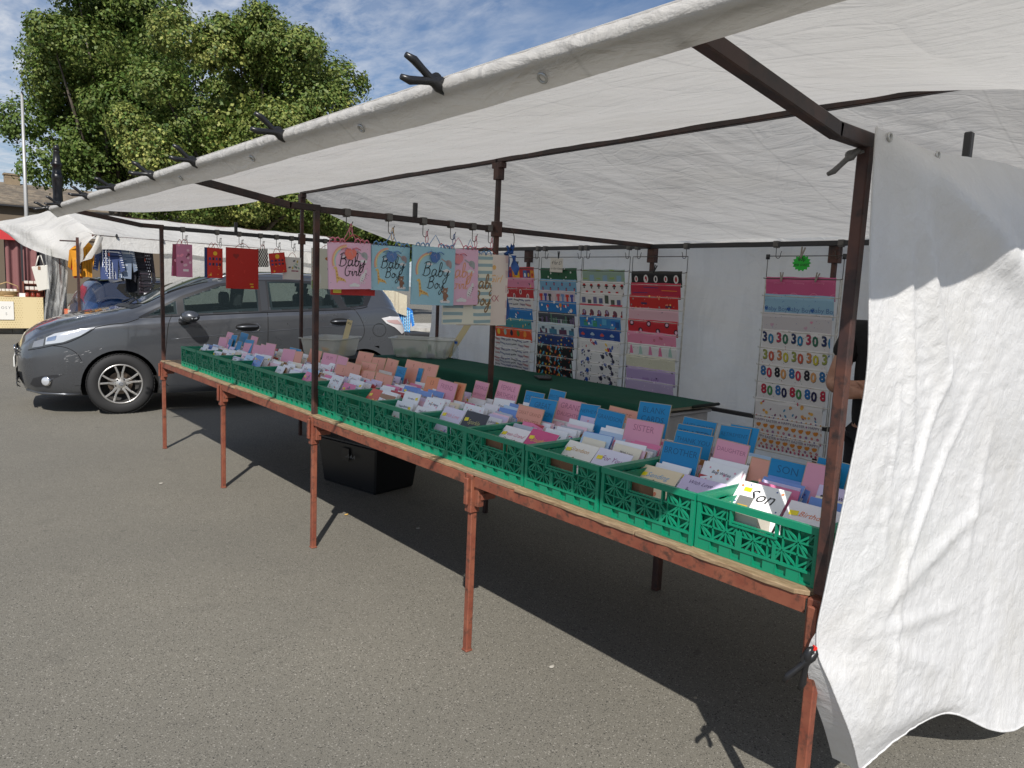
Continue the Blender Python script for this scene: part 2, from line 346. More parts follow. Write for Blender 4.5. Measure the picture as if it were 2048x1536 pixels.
# little stones and chips lying on the asphalt, one mass nobody could count
M_chip=MAT('pale_grit',(.36,.34,.30),.8); M_leaf0=MAT('dry_leaf',(.45,.28,.07),.7)
g=MB()
for i in range(170):
    x=R.uniform(0,7.2); y=R.uniform(-1.6,2.4); r=R.uniform(.0010,.0024)
    g.add([(x-r,y-r*.7,0),(x+r,y-r,0),(x+r*.8,y+r,0),(x-r*.9,y+r*.8,0),(x,y,r*1.1)],[(0,1,4),(1,2,4),(2,3,4),(3,0,4)])
g.build('grit',M_chip,kind='stuff')
leaf_spots=[(2.6,.45),(4.9,.20),(3.9,1.65),(3.1,.7),(2.2,1.9),(1.2,-.35)]
for i,(x,y) in enumerate(leaf_spots):
    g=MB(); g.grid(lambda u,v:(x+(u-.5)*.020*(1-(2*v-1)**2*.8),y+(v-.5)*.028,.004+.008*math.sin(u*3)),3,4)
    tag(g.build('fallen_leaf',M_leaf0 if i%2==0 else M_chip),['small yellow fallen leaf on the sunlit asphalt between the second and third front legs','tiny curled leaf on the shaded asphalt near the fourth front leg','pale curled leaf on the dark asphalt under the back of the stall','small yellow leaf at the shade edge beside the middle front leg','pale leaf scrap on the shaded asphalt beside the black box','small yellow leaf on open asphalt left of the stall legs'][i],'leaf')
# ------------------------------------------------------------- stall frame
T,H,RZ,YM,YB=.802,1.978,2.409,1.289,2.92
FR=[0,3.05,6.1]
fr=empty('stall_frame',(0,0,0),label='rusty brown and red steel tube frame carrying the white card stall canopy',cat='stall frame')
def part(name,mat,fn,bevel=.003,**k):
    b=MB(); fn(b); return b.build(name,mat,fr,bevel=bevel,**k)
pw=.030
for X in FR:
    part('post',M_rust,lambda b:(b.box(X-pw/2,X+pw/2,-pw/2,pw/2,.80,H),))
for X in (0,1.525,3.05,4.575,6.1):
    part('leg',M_red,lambda b:(b.box(X-.0145,X+.0145,-.0145,.0145,.0,.745),b.box(X-.018,X+.018,-.018,.018,0,.010)),label='red painted lower leg of the front row')
    part('socket_bracket',M_red,lambda b:(b.box(X-.022,X+.022,-.026,.021,.625,.79),*((b.box(X+.026,X+.052,-.012,.02,.655,.785),b.bar((X+.05,0,.70),(X+.05,.075,.70),.022,.03)) if X<6 else ()),b.box(X-.012,X+.012,-.042,-.03,.66,.775)))
for X in (0,3.05):
    part('ridge_post',M_rust,lambda b:(b.box(X-pw/2,X+pw/2,YM-pw/2,YM+pw/2,0,RZ-.02),b.box(X-.027,X+.027,YM-.027,YM+.027,RZ-.13,RZ-.02),b.box(X-.05,X+.05,YM-.024,YM+.024,RZ-.055,RZ-.018),b.box(X-.028,X+.028,YM-.028,YM+.028,H-.07,H+.03)))
part('ridge_post',M_rust,lambda b:(b.box(6.1-pw/2,6.1+pw/2,YM-pw/2,YM+pw/2,0,RZ-.02),))
for X in (1.5,4.62): part('inner_leg',M_rust,lambda b:(b.box(X-.02,X+.02,1.21,1.25,0,.76),b.box(X-.03,X+.03,1.2,1.26,.66,.765)))
for X in (0,1.525,3.05,4.575,6.1):
    part('back_post',M_rust,lambda b:(b.box(X-pw/2,X+pw/2,YB-pw/2,YB+pw/2,0,H-.02),b.box(X-.034,X+.034,YB-.03,YB+.03,H-.15,H-.02)))
for X in FR:
    part('cross_rail',M_dark if X!=3.05 else M_rust_shade,lambda b:(b.box(X-.016,X+.016,pw/2+.001,1.25,H-.036,H-.002),b.box(X-.016,X+.016,1.33,YB-.02,H-.036,H-.002)))
    for q in (.645,): part('socket_stub',M_dark,lambda b:b.box(X-.011,X+.011,q-.013,q+.013,H-.002,H+(.085 if X<6 else .115)))
    # elbowed arm that carries the front eave
    part('eave_arm',M_rust_shade,lambda b:(b.bar((X,.018,H-.012),(X,-.165,H-.012),.032,.036),b.bar((X,-.15,H-.014),(X,-.745,2.052),.032,.036)))
for a,b_ in ((0,3.03),(3.07,6.1)): part('ridge_pole',M_rust_shade,lambda b:(b.box(a-.02,b_,YM-.018,YM+.018,RZ-.018,RZ+.016),))
part('back_rail',M_dark,lambda b:b.box(-.06,6.6,YB-.052,YB-.02,H-.04,H-.006))
part('eave_bar',M_rust,lambda b:b.tube([(-.36,-.765,2.056),(6.5,-.765,2.056)],.018,8),bevel=0)
for a,b_ in ((.03,1.49),(1.56,3.02),(3.08,4.54),(4.61,6.07)):
    part('table_rail',M_red,lambda b:(b.box(a,b_,-.022,-.016,.742,.786),b.box(a,b_,-.016,.02,.780,.786)),bevel=.001)
for Y in (YM+.02,): part('inner_table_rail',M_rust,lambda b:b.box(0,6.1,Y,Y+.03,.74,.782))
for X in FR: part('table_cross_rail',M_rust,lambda b:(b.box(X-.015,X+.015,.03,1.26,.735,.782)))
part('back_table_rail',M_dark,lambda b:b.box(0,6.1,YB-.06,YB-.028,.722,.752))
# ------------------------------------------------------------- table boards
pos=['left end, nearly bare','second from the left end','third from the left end','fourth from the left end','fifth from the left, reaching the middle post','just right of the middle post','second right of the middle post','third right of the middle post','next to last at the right','far right one with rounded corner']
for i in range(10):
    x0=.0+i*.609; x1=x0+.605; dz=R.uniform(-.003,.002); dy=R.uniform(-.006,.006)-.024; g=MB()
    n=14
    pts=[(x0,1.30),(x0,dy+R.uniform(0,.008))]+[(x0+(x1-x0)*k/n,dy+R.uniform(-.002,.004)) for k in range(1,n)]+([(x1-.04,dy+.006),(x1-.012,dy+.02),(x1,dy+.05)] if i==9 else [(x1,dy+R.uniform(0,.008))])+[(x1,1.30)]
    g.prism(pts,.787+dz*.3,T+dz*.5); g.v=[(a,b,c) for a,b,c in g.v]
    tag(g.build('table_board',M_wood,bevel=.0025),'weathered plywood table board under the green crates, '+pos[i],'table board','plywood boards laid across the front table')
# ------------------------------------------------------------- canopy
def fbm(x,y,z,s=1): return noise.fractal(Vector((x*s,y*s,z*s)),1.,2.,4)
def roofz(X,Y):
    sp=max(0,min(1,(Y+.78)/2.07)) if Y<1.29 else 0; e=max(0,1-abs(X+.1)/.9); er=max(0,(X-5.6)/.9)
    if Y<=1.29:
        z=2.080+.350*sp; bay=abs(math.sin(math.pi*X/3.05))
        z-=4*sp*(1-sp)*(.075+.04*e)+ (sp*.06*er*er)
        z-=.060*4*sp*(1-sp)*min(1,max(0,(X-5.75)/.6))**1.5
    else:
        t=(Y-1.29)/1.66; z=2.43-.425*t-4*t*(1-t)*(.035+.10*e+.02*er)-(.06*er*er)*(1-t)
    return z
def roofP(u,v):
    Y=-.78+v*(2.965+.78)
    xl=-.34+.20*min(1,max(0,(Y+.78)/2.07)); xr=6.56
    X=xl+(xr-xl)*u; z=roofz(X,Y)
    k=(math.sin(math.pi*v)**.5 if 0<v<1 else 0)*min(1,max(0,(Y+.70)/.35))
    rid=1-math.exp(-((Y-1.29)/.12)**2)
    z+=rid*k*(.010*fbm(X*.5+Y*.45,Y*1.6-X*.6,0,1.6)+.005*fbm(X,Y,3,4)+.006*math.sin((X*1.0+Y*1.5)*5+2*fbm(X,Y,8,.8))*(1 if Y>1.29 else .45))
    rd=(Y-1.29)
    if rd>0: z+=.012*math.sin(X*9+rd*3+3*fbm(X,0,9,.7))*math.exp(-rd*1.2)*min(1,rd*6)
    return (X,Y,z)
g=MB(); g.grid(roofP,230,130)
def roll(u,v):
    X=-.34+6.90*u; a=math.radians(75-200*v*0)  # over the eave bar and down inside
    t=v
    if t<.6:
        an=math.radians(75+ (t/.6)*143); r=.025+.0020*fbm(X,t,5,9)+.0012*math.sin(X*80+9*fbm(X,0,1,3)+t*6)*math.sin(math.pi*min(1,t/.6)); y=-.765+r*math.cos(an); z=2.056+r*math.sin(an)
    else:
        s_=(t-.6)/.4; an=math.radians(218); y0=-.765+.025*math.cos(an);z0=2.056+.025*math.sin(an)
        y=y0+.004+s_*.055+.0012*fbm(X,s_,7,2); z=z0-.0-s_*((.046-.024*max(0,X-5.2))+.008*fbm(X,0,3,.9))+.0008*fbm(X,s_,9,5)
    return (X,y,z)
g.grid(roll,420,16)
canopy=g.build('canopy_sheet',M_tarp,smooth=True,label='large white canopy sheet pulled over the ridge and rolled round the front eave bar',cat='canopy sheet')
M_grom=MAT('aluminium_eyelet',(.5,.5,.48),.35,.8); 
for i,X in enumerate((5.75,4.955,4.1,3.2)):
    b=MB(); ring=[]
    for k in range(16):
        a=k*math.pi/8; ring.append((X+.011*math.cos(a),-.762+.0075*math.sin(a)*-1,2.018+.0075*math.sin(a)))
    b.tube(ring,.0035,6,closed=True); b.build('eyelet',M_grom,canopy,smooth=True)
# back wall sheet
def backP(u,v):
    X=-.22+6.85*u; z=2.03-1.78*v; Y=2.985+.025*math.sin(X*3.1+fbm(X,z,1,.7)*2)*v+.03*fbm(X*.7,z*.8,2,1.5)+.018*math.sin((X*1.1+z*1.6)*5+1.5*fbm(X,z,4,1))*max(0,1-abs(v-.35)*1.6)
    return (X,max(2.945,Y),z)
g=MB(); g.grid(backP,170,70,flip=True)
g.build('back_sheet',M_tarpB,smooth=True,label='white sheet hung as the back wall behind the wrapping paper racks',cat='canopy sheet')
# side sheet hung from the right hand rail (rows of metric control points, front edge first)
rows=[ # t, (X,Y,Z) at front edge, then at Y~.35, .9, 1.7, 3.0
 (0.00,[(6.135,-.03,1.99),(6.13,.30,1.985),(6.13,.9,2.03),(6.13,1.7,2.04),(6.13,3.0,2.02)]),
 (0.07,[(6.145,-.045,1.90),(6.19,.32,1.88),(6.22,.9,1.86),(6.19,1.7,1.88),(6.17,3.0,1.9)]),
 (0.20,[(6.155,-.035,1.66),(6.175,.32,1.65),(6.22,.9,1.60),(6.22,1.7,1.62),(6.18,3.0,1.65)]),
 (0.38,[(6.165,-.01,1.40),(6.18,.32,1.36),(6.22,.9,1.30),(6.22,1.7,1.3),(6.18,3.0,1.35)]),
 (0.55,[(6.155,-.03,1.12),(6.18,.32,1.06),(6.20,.9,1.0),(6.22,1.7,.98),(6.19,3.0,1.0)]),
 (0.70,[(6.140,-.055,.86),(6.185,.30,.80),(6.20,.9,.74),(6.22,1.7,.7),(6.2,3.0,.7)]),
 (0.80,[(6.130,-.055,.69),(6.19,.28,.61),(6.21,.85,.55),(6.23,1.7,.48),(6.21,3.0,.5)]),
 (0.88,[(6.160,-.01,.57),(6.20,.26,.50),(6.22,.80,.42),(6.25,1.6,.28),(6.22,3.0,.3)]),
 (0.95,[(6.175,.10,.40),(6.205,.30,.37),(6.225,.72,.31),(6.27,1.5,.14),(6.22,3.0,.2)]),
 (1.00,[(6.155,.235,.225),(6.175,.40,.265),(6.21,.72,.26),(6.29,1.35,.045),(6.24,3.0,.1)])]
def cr(p0,p1,p2,p3,t):
    return tuple(.5*(2*b+(c-a)*t+(2*a-5*b+4*c-d)*t*t+(3*b-a-3*c+d)*t**3) for a,b,c,d in zip(p0,p1,p2,p3))
def spl(ks,ps,t):
    n=len(ks)
    for i in range(n-1):
        if t<=ks[i+1] or i==n-2:
            s_=(t-ks[i])/(ks[i+1]-ks[i]); return cr(ps[max(i-1,0)],ps[i],ps[i+1],ps[min(i+2,n-1)],s_)
def sideP(u,v):
    cols=[spl([r[0] for r in rows],[r[1][j] for r in rows],v) for j in range(5)]
    P=list(spl([0,.22,.45,.7,1],cols,u)); e=min(1,u*9)
    # soft diagonal pulls and creases
    P[0]+=e*(.009*fbm(P[1]*1.4,P[2]*.9,2,1.2)+.0028*(1-2*abs(fbm(P[1]*1.5+P[2]*.6,P[2]*1.6-P[1],7,3.2)))+.0016*(1-2*abs(fbm(P[1]*2,P[2]*2.6,9,8)))+.0006*fbm(P[1]*2,P[2]*2,9,26))
    for (y0,z0,y1,z1,w,a) in ((.45,1.45,.25,.95,.02,.012),(.62,1.30,.22,.72,.02,.013),(.10,.72,.9,.95,.03,.010),(.08,.69,.75,.62,.025,.008),(.1,.68,.6,.45,.03,.008),(.3,.95,.28,.45,.015,.006),(.8,1.2,.75,.75,.03,.012),(.15,1.5,.18,.9,.012,.005),(.05,1.95,.5,1.25,.05,.030),(.05,1.95,.28,1.1,.03,.022),(.05,1.95,1.0,1.62,.06,.034)):
        dx,dz=y1-y0,z1-z0; L2=dx*dx+dz*dz; t=((P[1]-y0)*dx+(P[2]-z0)*dz)/L2
        if -.1<t<1.1:
            d=abs((P[1]-y0)*dz-(P[2]-z0)*dx)/math.sqrt(L2); P[0]+=a*e*math.exp(-(d/w)**2)*math.sin(math.pi*max(0,min(1,(t+.1)/1.2)))
    return P
g=MB(); g.grid(sideP,190,210)
def flap(u,v):   # hem folded back behind the lower front edge
    vv=.78+.22*v; a=sideP(0,vv); w=.075*math.sin(min(1,v*1.3)*math.pi/2)
    return (a[0]-.0008-u*w*1.0,a[1]-u*w*.15+.0*v,a[2]+u*.005)
g.grid(flap,5,40)
side_=g.build('side_sheet',M_tarpS,smooth=True,label='crumpled white sheet hung as the right side wall, clamped to the corner post',cat='canopy sheet')
hm=MB(); hm.tube([sideP(.0008,k/120) for k in range(121)],.0032,6); hm.build('hem',M_tarpS,side_,smooth=True)
hm=MB(); hm.tube([sideP(k/90,.9995) for k in range(91)],.0035,6); hm.build('hem',M_tarpS,side_,smooth=True)
for uu,vv in ((.055,.02),(.215,.018)):
    c_=Vector(sideP(uu,vv)); b=MB(); b.tube([c_+Vector((.004,.010*math.cos(t),.010*math.sin(t))) for t in [2*math.pi*q/14 for q in range(14)]],.003,6,closed=True); b.build('eyelet',M_grom,side_,smooth=True)
# ------------------------------------------------------------- spring clamps
def clamp_mesh(root,tip=None):
    def arm(s_):
        b=MB(); P=[(-.16,.045),(-.12,.042),(-.07,.022),(-.03,.006),(0,.0),(.02,-.012),(.045,-.016),(.065,-.004)]; Rr=[.012,.018,.016,.017,.026,.024,.018,.009]
        b.tube([(0,y,z*s_) for y,z in P],Rr,8); return b
    for s_ in(1,-1): arm(s_).build('handle',M_clamp,root,smooth=True)
    b=MB(); b.tube([(-.014,0,0),(.014,0,0)],.013,12); b.build('pivot',M_rust,root,smooth=True)
    b=MB(); b.tube([(-.010,-.004,.012),(.010,-.004,.012)],.026,12); b.build('spring_housing',M_clamp,root,smooth=True,auto=40)
    for s_ in(1,-1):
        b=MB(); b.box(-.011,.011,.055,.075,s_*.003-.005,s_*.003+.005); b.build('jaw_pad',tip or M_clamp,root)
def clamp(loc,rot,label,group=None,tip=None,scale=1):
    r=empty('spring_clamp',loc,label=label,cat='spring clamp',group=group); r.rotation_euler=rot; r.scale=(scale,)*3
    clamp_mesh(r,tip); return r
CX=[-.66,.22,1.21,1.98,2.82,3.50,4.44,5.40]
cl=['leftmost, at its far corner','second from the far left corner of the canopy','third from the far left corner','fourth from the far left corner','fifth from the far left corner','just left of the elbowed middle arm','second nearest to the camera','nearest and largest, before the open sky']
base=clamp((CX[7]+.0,-.800,2.062),(math.radians(-12),0,0),'black spring clamp gripping the rolled eave, '+cl[7],'spring clamps along the front eave',scale=.60)
CX[0]=-.33
for i in range(7):
    c=copy_tree(base); c.location=(CX[i],-.800,2.062); c.rotation_euler=(math.radians(-12+R.uniform(-6,6)),0,math.radians(R.uniform(-12,12))); c['label']='black spring clamp gripping the rolled eave, '+cl[i]
oc_=clamp((6.125,-.085,.655),(0,0,0),'black spring clamp with red tip pinching the side sheet to the corner post',tip=M_redtip)
def orient(o,rg_,up_,sc_):
    y=(Vector((.648,.762,0))*rg_+Vector((0,0,1))*up_).normalized(); x=Vector((.762,-.648,0)); z=x.cross(y); M_=Matrix((x,y,z)).transposed().to_4x4(); M_.translation=o.location.copy(); o.rotation_euler=M_.to_euler(); o.scale=(sc_,)*3
orient(oc_,.42,.9,.52)
oc_=clamp((6.085,-.04,1.925),(0,0,0),'grey worn clamp handle sticking out left under the top of the right front post'); orient(oc_,.93,.42,.42)
for ch in oc_.children: ch.data=ch.data.copy(); ch.data.materials.clear(); ch.data.materials.append(M_clip)
bpy.data.objects.remove([c for c in oc_.children if c.name.startswith('handle')][0])
# ------------------------------------------------------------- colours
def C(r,g,b,k=1.):
    f=lambda c:(c/255/12.92 if c<=10 else ((c/255+.055)/1.055)**2.4)*k
    return (f(r),f(g),f(b))
WHT=(.80,.80,.80); BLK=(.012,.012,.014)
# ------------------------------------------------------------- crates
def crate_green():
    m_=MAT('green_crate_plastic',(.005,.30,.115),.38); N=NT(m_); v=N.coord(); c=N.mix(N.mr(N.noise(v,12,4,.6),.45,.7,0,.5),(.004,.235,.125,1),(.020,.22,.125,1)); N.l(c,N.b.inputs[0]); return m_
M_green=crate_green()
CW,CD,CH=.392,.60,.168
def panel(b,w,h,M,hole=True,detail=True):
    """lattice crate wall: local x along, z up, outside at y=0, thickness towards +y"""
    t=.010
    def bx(x0,x1,z0,z1,y0=0,y1=t): b.box(x0,x1,y0,y1,z0,z1,M=M)
    zb=.042
    bx(0,w,h-.020,h,-.004,t)                      # rim
    for x0,x1 in((0,.014),(w-.014,w)): bx(x0,x1,0,h-.02,-.001,t)
    # solid foot band with square recesses
    bx(.014,w-.014,zb-.007,zb,-.003,t); bx(.014,w-.014,0,.006)
    n=5; pw_=(w-.028)/n
    for i in range(n):
        x=.014+i*pw_
        bx(x,x+pw_*.55,.006,zb-.007,.0005,.005); bx(x+pw_*.55,x+pw_,.006,zb-.007,.009,t+.001); bx(x+pw_*.53,x+pw_*.57,.006,zb-.007,-.0005,t)
    if hole or detail: b.box(.012,w-.012,t+.012,t+.014,zb,(h-.062) if hole else h-.02,M=M)
    if hole: b.box(.012,hx0_ if False else w*.30,t+.012,t+.014,h-.062,h-.02,M=M); b.box(w*.68,w-.012,t+.012,t+.014,h-.062,h-.02,M=M)
    # lattice cells
    z0,z1=zb,h-.020; hx0,hx1,hz0=w*.31,w*.67,h-.060
    nc=8; cw=(w-.028)/nc; nr=3; ch=(z1-z0)/nr
    for r in range(1,nr):
        z=z0+r*ch
        bx(.014,w-.014,z-.0022,z+.0022,.002,t)
    for i in range(1,nc):
        x=.014+i*cw; top=z1
        if hole and hx0-.004<x<hx1+.004: top=hz0-.004
        bx(x-.0018,x+.0018,z0,top,.002,t)
    if detail:
        for i in range(nc):
            for r in range(nr):
                xa=.014+i*cw; za=z0+r*ch
                if hole and xa+cw>hx0 and xa<hx1 and r==nr-1: continue
                f=((i//1)+r)%2
                for (p,q) in (((xa,za),(xa+cw,za+ch)) if f else ((xa+cw,za),(xa,za+ch)),((xa+cw*(.5),za),(xa+(cw if f else 0),za+ch))):
                    dx,dz=q[0]-p[0],q[1]-p[1]; l=math.hypot(dx,dz); ux,uz=-dz/l*.0030,dx/l*.0030
                    vs=[(p[0]+ux*s_,y,p[1]+uz*s_) if e==0 else (q[0]+ux*s_,y,q[1]+uz*s_) for e in(0,1) for s_ in(-1,1) for y in(.003,.009)]
                    b.add([M@Vector(v) for v in vs],[(0,1,3,2),(4,6,7,5),(0,4,5,1),(2,3,7,6),(0,2,6,4),(1,5,7,3)])
    if hole:
        bx(hx0-.006,hx0,hz0-.006,z1,-.002,t+.002); bx(hx1,hx1+.006,hz0-.006,z1,-.002,t+.002); bx(hx0,hx1,hz0-.006,hz0,-.002,t+.002)
    bx(w*.36,w*.36+.018,zb,zb+.05,-.002,.004)
    bx(w*.66,w*.66+.010,zb,zb+.045,-.001,.004)
def make_crate():
    r=empty('plastic_crate',(0,0,0),label='x',cat='crate',group='green plastic crates full of greetings cards')
    I=Matrix.Identity(4)
    b=MB(); panel(b,CW,CH,I); b.build('front_wall',M_green,r)
    b=MB(); panel(b,CW,CH,Matrix.Translation((CW,CD,0))@Matrix.Rotation(math.pi,4,'Z'),detail=False); b.build('back_wall',M_green,r)
    for s_ in(0,1):
        b=MB()
        M=(Matrix.Translation((0,CD-.012,0))@Matrix.Rotation(-math.pi/2,4,'Z')) if s_==0 else (Matrix.Translation((CW,.012,0))@Matrix.Rotation(math.pi/2,4,'Z'))
        panel(b,CD-.024,CH-.004,M,hole=False); b.build('side_wall',M_green,r)
    b=MB(); b.box(.012,CW-.012,.012,CD-.012,.004,.009); 
    for i in range(1,8): b.box(.012+i*.046,.012+i*.046+.004,.012,CD-.012,.009,.012)
    b.build('base',M_green,r); return r
crate0=make_crate()
NC=14; CX0=.476; CP=.4007
ordn=['first','second','third','fourth','fifth','sixth','seventh','eighth','ninth','tenth','eleventh','twelfth','thirteenth','fourteenth']
def crname(i):
    k=NC-1-i
    return 'rightmost crate' if k==0 else ('leftmost crate' if i==0 else '%s crate from %s'%((ordn[k],'right') if k<7 else (ordn[i],'left')))
crates=[]
for i in range(NC):
    c=crate0 if i==0 else copy_tree(crate0)
    c.location=(CX0+i*CP+R.uniform(-.002,.002),.016+R.uniform(-.005,.005),T); c.rotation_euler[2]=R.uniform(-.006,.006)
    c['label']='green lattice plastic crate of greetings cards, '+crname(i); crates.append(c)
# ------------------------------------------------------------- greetings cards
pal=dict(white=C(248,248,252),cream=C(248,238,214),lilac=C(222,208,240),pink=C(240,130,172),palepink=C(250,208,222),blue=C(110,150,220),paleblue=C(188,216,244),navy=C(25,35,80),kraft=C(170,120,75),red=C(190,40,45),grey=C(130,135,145),silver=C(195,200,212),teal=C(60,130,150),black=C(25,25,30))
YEL=C(250,225,20)
def card_variant(k,rr):
    names=['white','white','lilac','cream','palepink','white','paleblue','pink','white','silver','blue','white','white','lilac','white','cream','white','palepink','white','paleblue','white','white']
    nm=names[k%len(names)]; w,h=[(.150,.150),(.128,.18),(.15,.205),(.135,.185)][k%4]
    p=Print(w,h,pal[nm],.0032,edge=WHT if k%3 else pal[nm],side=WHT)
    ac=[C(215,60,110),C(200,150,60),C(70,110,200),C(230,120,60),C(120,80,160),C(60,150,150),C(30,30,40),C(240,170,190)]
    a1=rr.choice(ac);a2=rr.choice(ac);a3=rr.choice(ac); kind=k%8; what=''
    if kind==0:
        for q in range(9): p.flower(rr.uniform(.02,w-.02),rr.uniform(.02,h*.45),.011,a1,a2)
        for q in range(5): p.stroke([(w*.25+q*.018,.03),(w*.25+q*.018+.006,h*.4)],.0015,C(60,110,70))
        what='with a flower spray'
    elif kind==1:
        p.rect(w*.12,h*.14,w*.76,h*.52,a1); p.heart(w*.5,h*.4,.028,a2); p.rect(w*.2,h*.74,w*.6,.004,a3); what='with a heart panel'
    elif kind==2:
        for q in range(26): p.ell(rr.uniform(.01,w-.01),rr.uniform(.01,h-.01),rr.uniform(.0025,.006),c=rr.choice((a1,a2,a3)),n=7)
        p.star(w*.5,h*.42,.034,a1); what='with confetti dots and a star'
    elif kind==3:
        for q in range(3): p.ell(w*(.28+.22*q),h*(.40+.1*(q%2)),.018,.022,c=(a1,a2,a3)[q],n=12); p.stroke([(w*(.28+.22*q),h*.3),(w*.5,h*.08)],.0012,BLK)
        what='with three balloons'
    elif kind==4:
        p.rect(.006,.006,w-.012,h-.012,a2); p.rect(.011,.011,w-.022,h-.022,pal[nm]); p.ell(w*.5,h*.38,.036,c=a1,n=18); p.ell(w*.5,h*.38,.026,c=pal['white'],n=18); what='with a framed roundel'
    elif kind==5:
        for q in range(7): p.rect(.012+q*(w-.024)/7,h*.1,(w-.024)/7*.6,h*rr.uniform(.15,.4),rr.choice((a1,a2,a3)))
        what='with coloured bars'
    elif kind==6:
        p.poly([(.01,.02),(w-.01,.02),(w-.03,h*.5),(w*.5,h*.62),(.03,h*.5)],a1); p.ring(w*.5,h*.32,.02,.004,a2); what='with a cupcake shape'
    else:
        p.rect(0,0,w,h*.4,a1); 
        for q in range(8): p.heart(rr.uniform(.02,w-.02),rr.uniform(.02,h*.9),.008,a2)
        what='with scattered hearts'
    ink=C(60,50,80) if nm not in('navy','black','blue') else C(220,200,120)
    cap=['Happy Birthday','Daughter','Best Wishes','With Love','Brother','to You','Grandson','Sister'][kind]
    p.text(cap,w*.5,h*.84,.0155,ink,wmax=w*.7,shear=.3)
    if rr.random()<.8:
        x=rr.choice((.012,w-.035)); p.rect(x,h*rr.uniform(.62,.9)-.012,.022,.014,YEL,rot=rr.uniform(-.2,.2))
    if nm in('white','cream','silver','grey'): desc=nm
    else: desc={'palepink':'pale pink','paleblue':'pale blue'}.get(nm,nm)
    return p.mesh('greeting_card',M_cello),w,h,desc,what
rr=random.Random(3); variants=[card_variant(k,rr) for k in range(26)]
ncard=0
def put_card(name,me,x,y,z,tilt,rz,label,cat,group=None,roll_=0):
    o=bpy.data.objects.new(name,me); COL.objects.link(o); o.location=(x,y,z); o.rotation_euler=(-math.radians(tilt),math.radians(roll_),math.radians(rz)); return tag(o,label,cat,group)
seq=['foremost','second','third','fourth','fifth','sixth','seventh','eighth','ninth','tenth','eleventh','rearmost but one','rearmost']
# a few cards large in the picture have their own print
def card_son():
    p=Print(.17,.215,C(246,246,246),.003,edge=WHT)
    p.text('Son',.088,.168,.06,C(30,30,32),shear=.35,bold=.0); 
    for x in(.014,.15): p.star(x,.197,.007,C(225,120,60)); 
    for x,y in((.04,.205),(.13,.2),(.155,.13),(.015,.135)): p.ell(x,y,.003,c=C(60,90,160),n=6)
    p.rect(.024,.178,.026,.016,YEL); p.rect(.02,.11,.05,.05,C(120,120,118)); p.rect(.028,.116,.034,.012,C(200,160,60))
    for ch,x,y,c in(('A',.045,.088,C(25,25,28)),('P',.082,.09,C(60,64,70)),('P',.108,.086,C(230,110,60)),('Y',.138,.084,C(130,90,60)),('H',.018,.09,C(40,60,100)),
                    ('B',.028,.045,C(30,40,70)),('I',.055,.045,C(200,60,50)),('R',.08,.045,C(40,44,50)),('T',.108,.045,C(120,110,100)),('H',.135,.045,C(220,150,60))): p.text(ch,x,y,.045,c,bold=.03)
    return p
def card_daughter():
    p=Print(.165,.19,C(206,192,226),.003,edge=WHT); p.text('With Love',.075,.165,.022,C(90,70,120),shear=.4); p.text('a',.04,.138,.018,C(90,70,120)); p.text('Daughter',.09,.118,.034,C(60,45,90),shear=.4)
    for q in range(9): p.ell(.03+q*.008,.05+.02*math.sin(q*1.3),.004,.009,c=C(110,90,130) if q%2 else C(190,90,130),n=7,rot=q)
    p.rect(.125,.135,.028,.017,YEL); return p
def card_plain(base,lines,cols):
    def f():
        p=Print(.17,.19,base,.003,edge=WHT)
        for i,(t,y,s_) in enumerate(lines): p.text(t,.085,y,s_,cols[i%len(cols)],wmax=.15,shear=.3)
        for q in range(14): p.ell(.02+.13*((q*37)%17)/17,.02+.06*((q*23)%11)/11,.006,.01,c=cols[q%len(cols)],n=7,rot=q)
        p.rect(.012,.14,.028,.017,YEL,rot=.1); return p
    return f
special=[ # x,y,tilt,print,label
 (5.785,.085,46,card_son,'white "Son Happy Birthday" card with big collaged letters at the front of the rightmost crate'),
 (5.565,.085,50,card_daughter,'lilac "With Love a Daughter" card, front of the second crate from the right'),
 (5.38,.090,52,card_plain(C(232,214,180),(('Sending',.15,.03),),(C(120,170,210),C(220,120,80),C(150,110,160))),'beige card with blue and orange motifs, front of the second crate from the right'),
 (5.165,.09,42,card_plain(C(226,222,240),(('For You',.15,.03),),(C(150,80,140),C(200,60,90),C(70,90,140))),'pale lilac card with purple flowers, front of the third crate from the right'),
 (4.985,.095,44,card_plain(C(240,236,228),(('Grandson',.155,.026),('happy',.1,.05)),(C(205,150,60),C(40,60,100))),'white card with gold "happy" lettering at the front of the third crate from the right'),
 (4.765,.10,40,card_plain(C(214,60,130),(('Daughter',.14,.03),),(C(240,190,80),C(70,40,110),C(250,180,210))),'hot pink card with gold script at the front of the fourth crate from the right'),
 (4.585,.09,48,card_plain(C(244,240,244),(('Great-Grand',.15,.026),('Daughter',.12,.026)),(C(210,100,130),C(120,120,150))),'white Great-Granddaughter card, front of the fourth crate from the right'),
 (5.965,.085,46,card_plain(C(240,234,240),(('Birthday',.15,.026),),(C(230,120,70),C(210,80,130))),'white card with orange flowers at the right front corner of the last crate'),
 (4.365,.08,30,card_plain(C(52,52,58),(('Sparkle',.14,.03),),(C(200,190,120),C(120,150,130))),'black glittery card with yellow star, front of the fifth crate from the right'),
 (4.185,.07,34,card_plain(C(222,216,240),(('With Love',.15,.028),),(C(230,150,170),C(150,120,190))),'tall lilac card with pink balloons, front left of fifth crate from the right'),
 (3.42,.09,42,card_plain(C(205,70,60),(('30',.1,.07),),(C(240,190,70),C(50,130,140),C(240,120,160))),'red patterned card with big number leaning behind the middle post'),
]
for x,y,t,f,lab in special: put_card('greeting_card',f().mesh('greeting_card',M_cello),x,y,T+.035,t,R.uniform(-3,3),lab,'greetings card'); ncard+=1
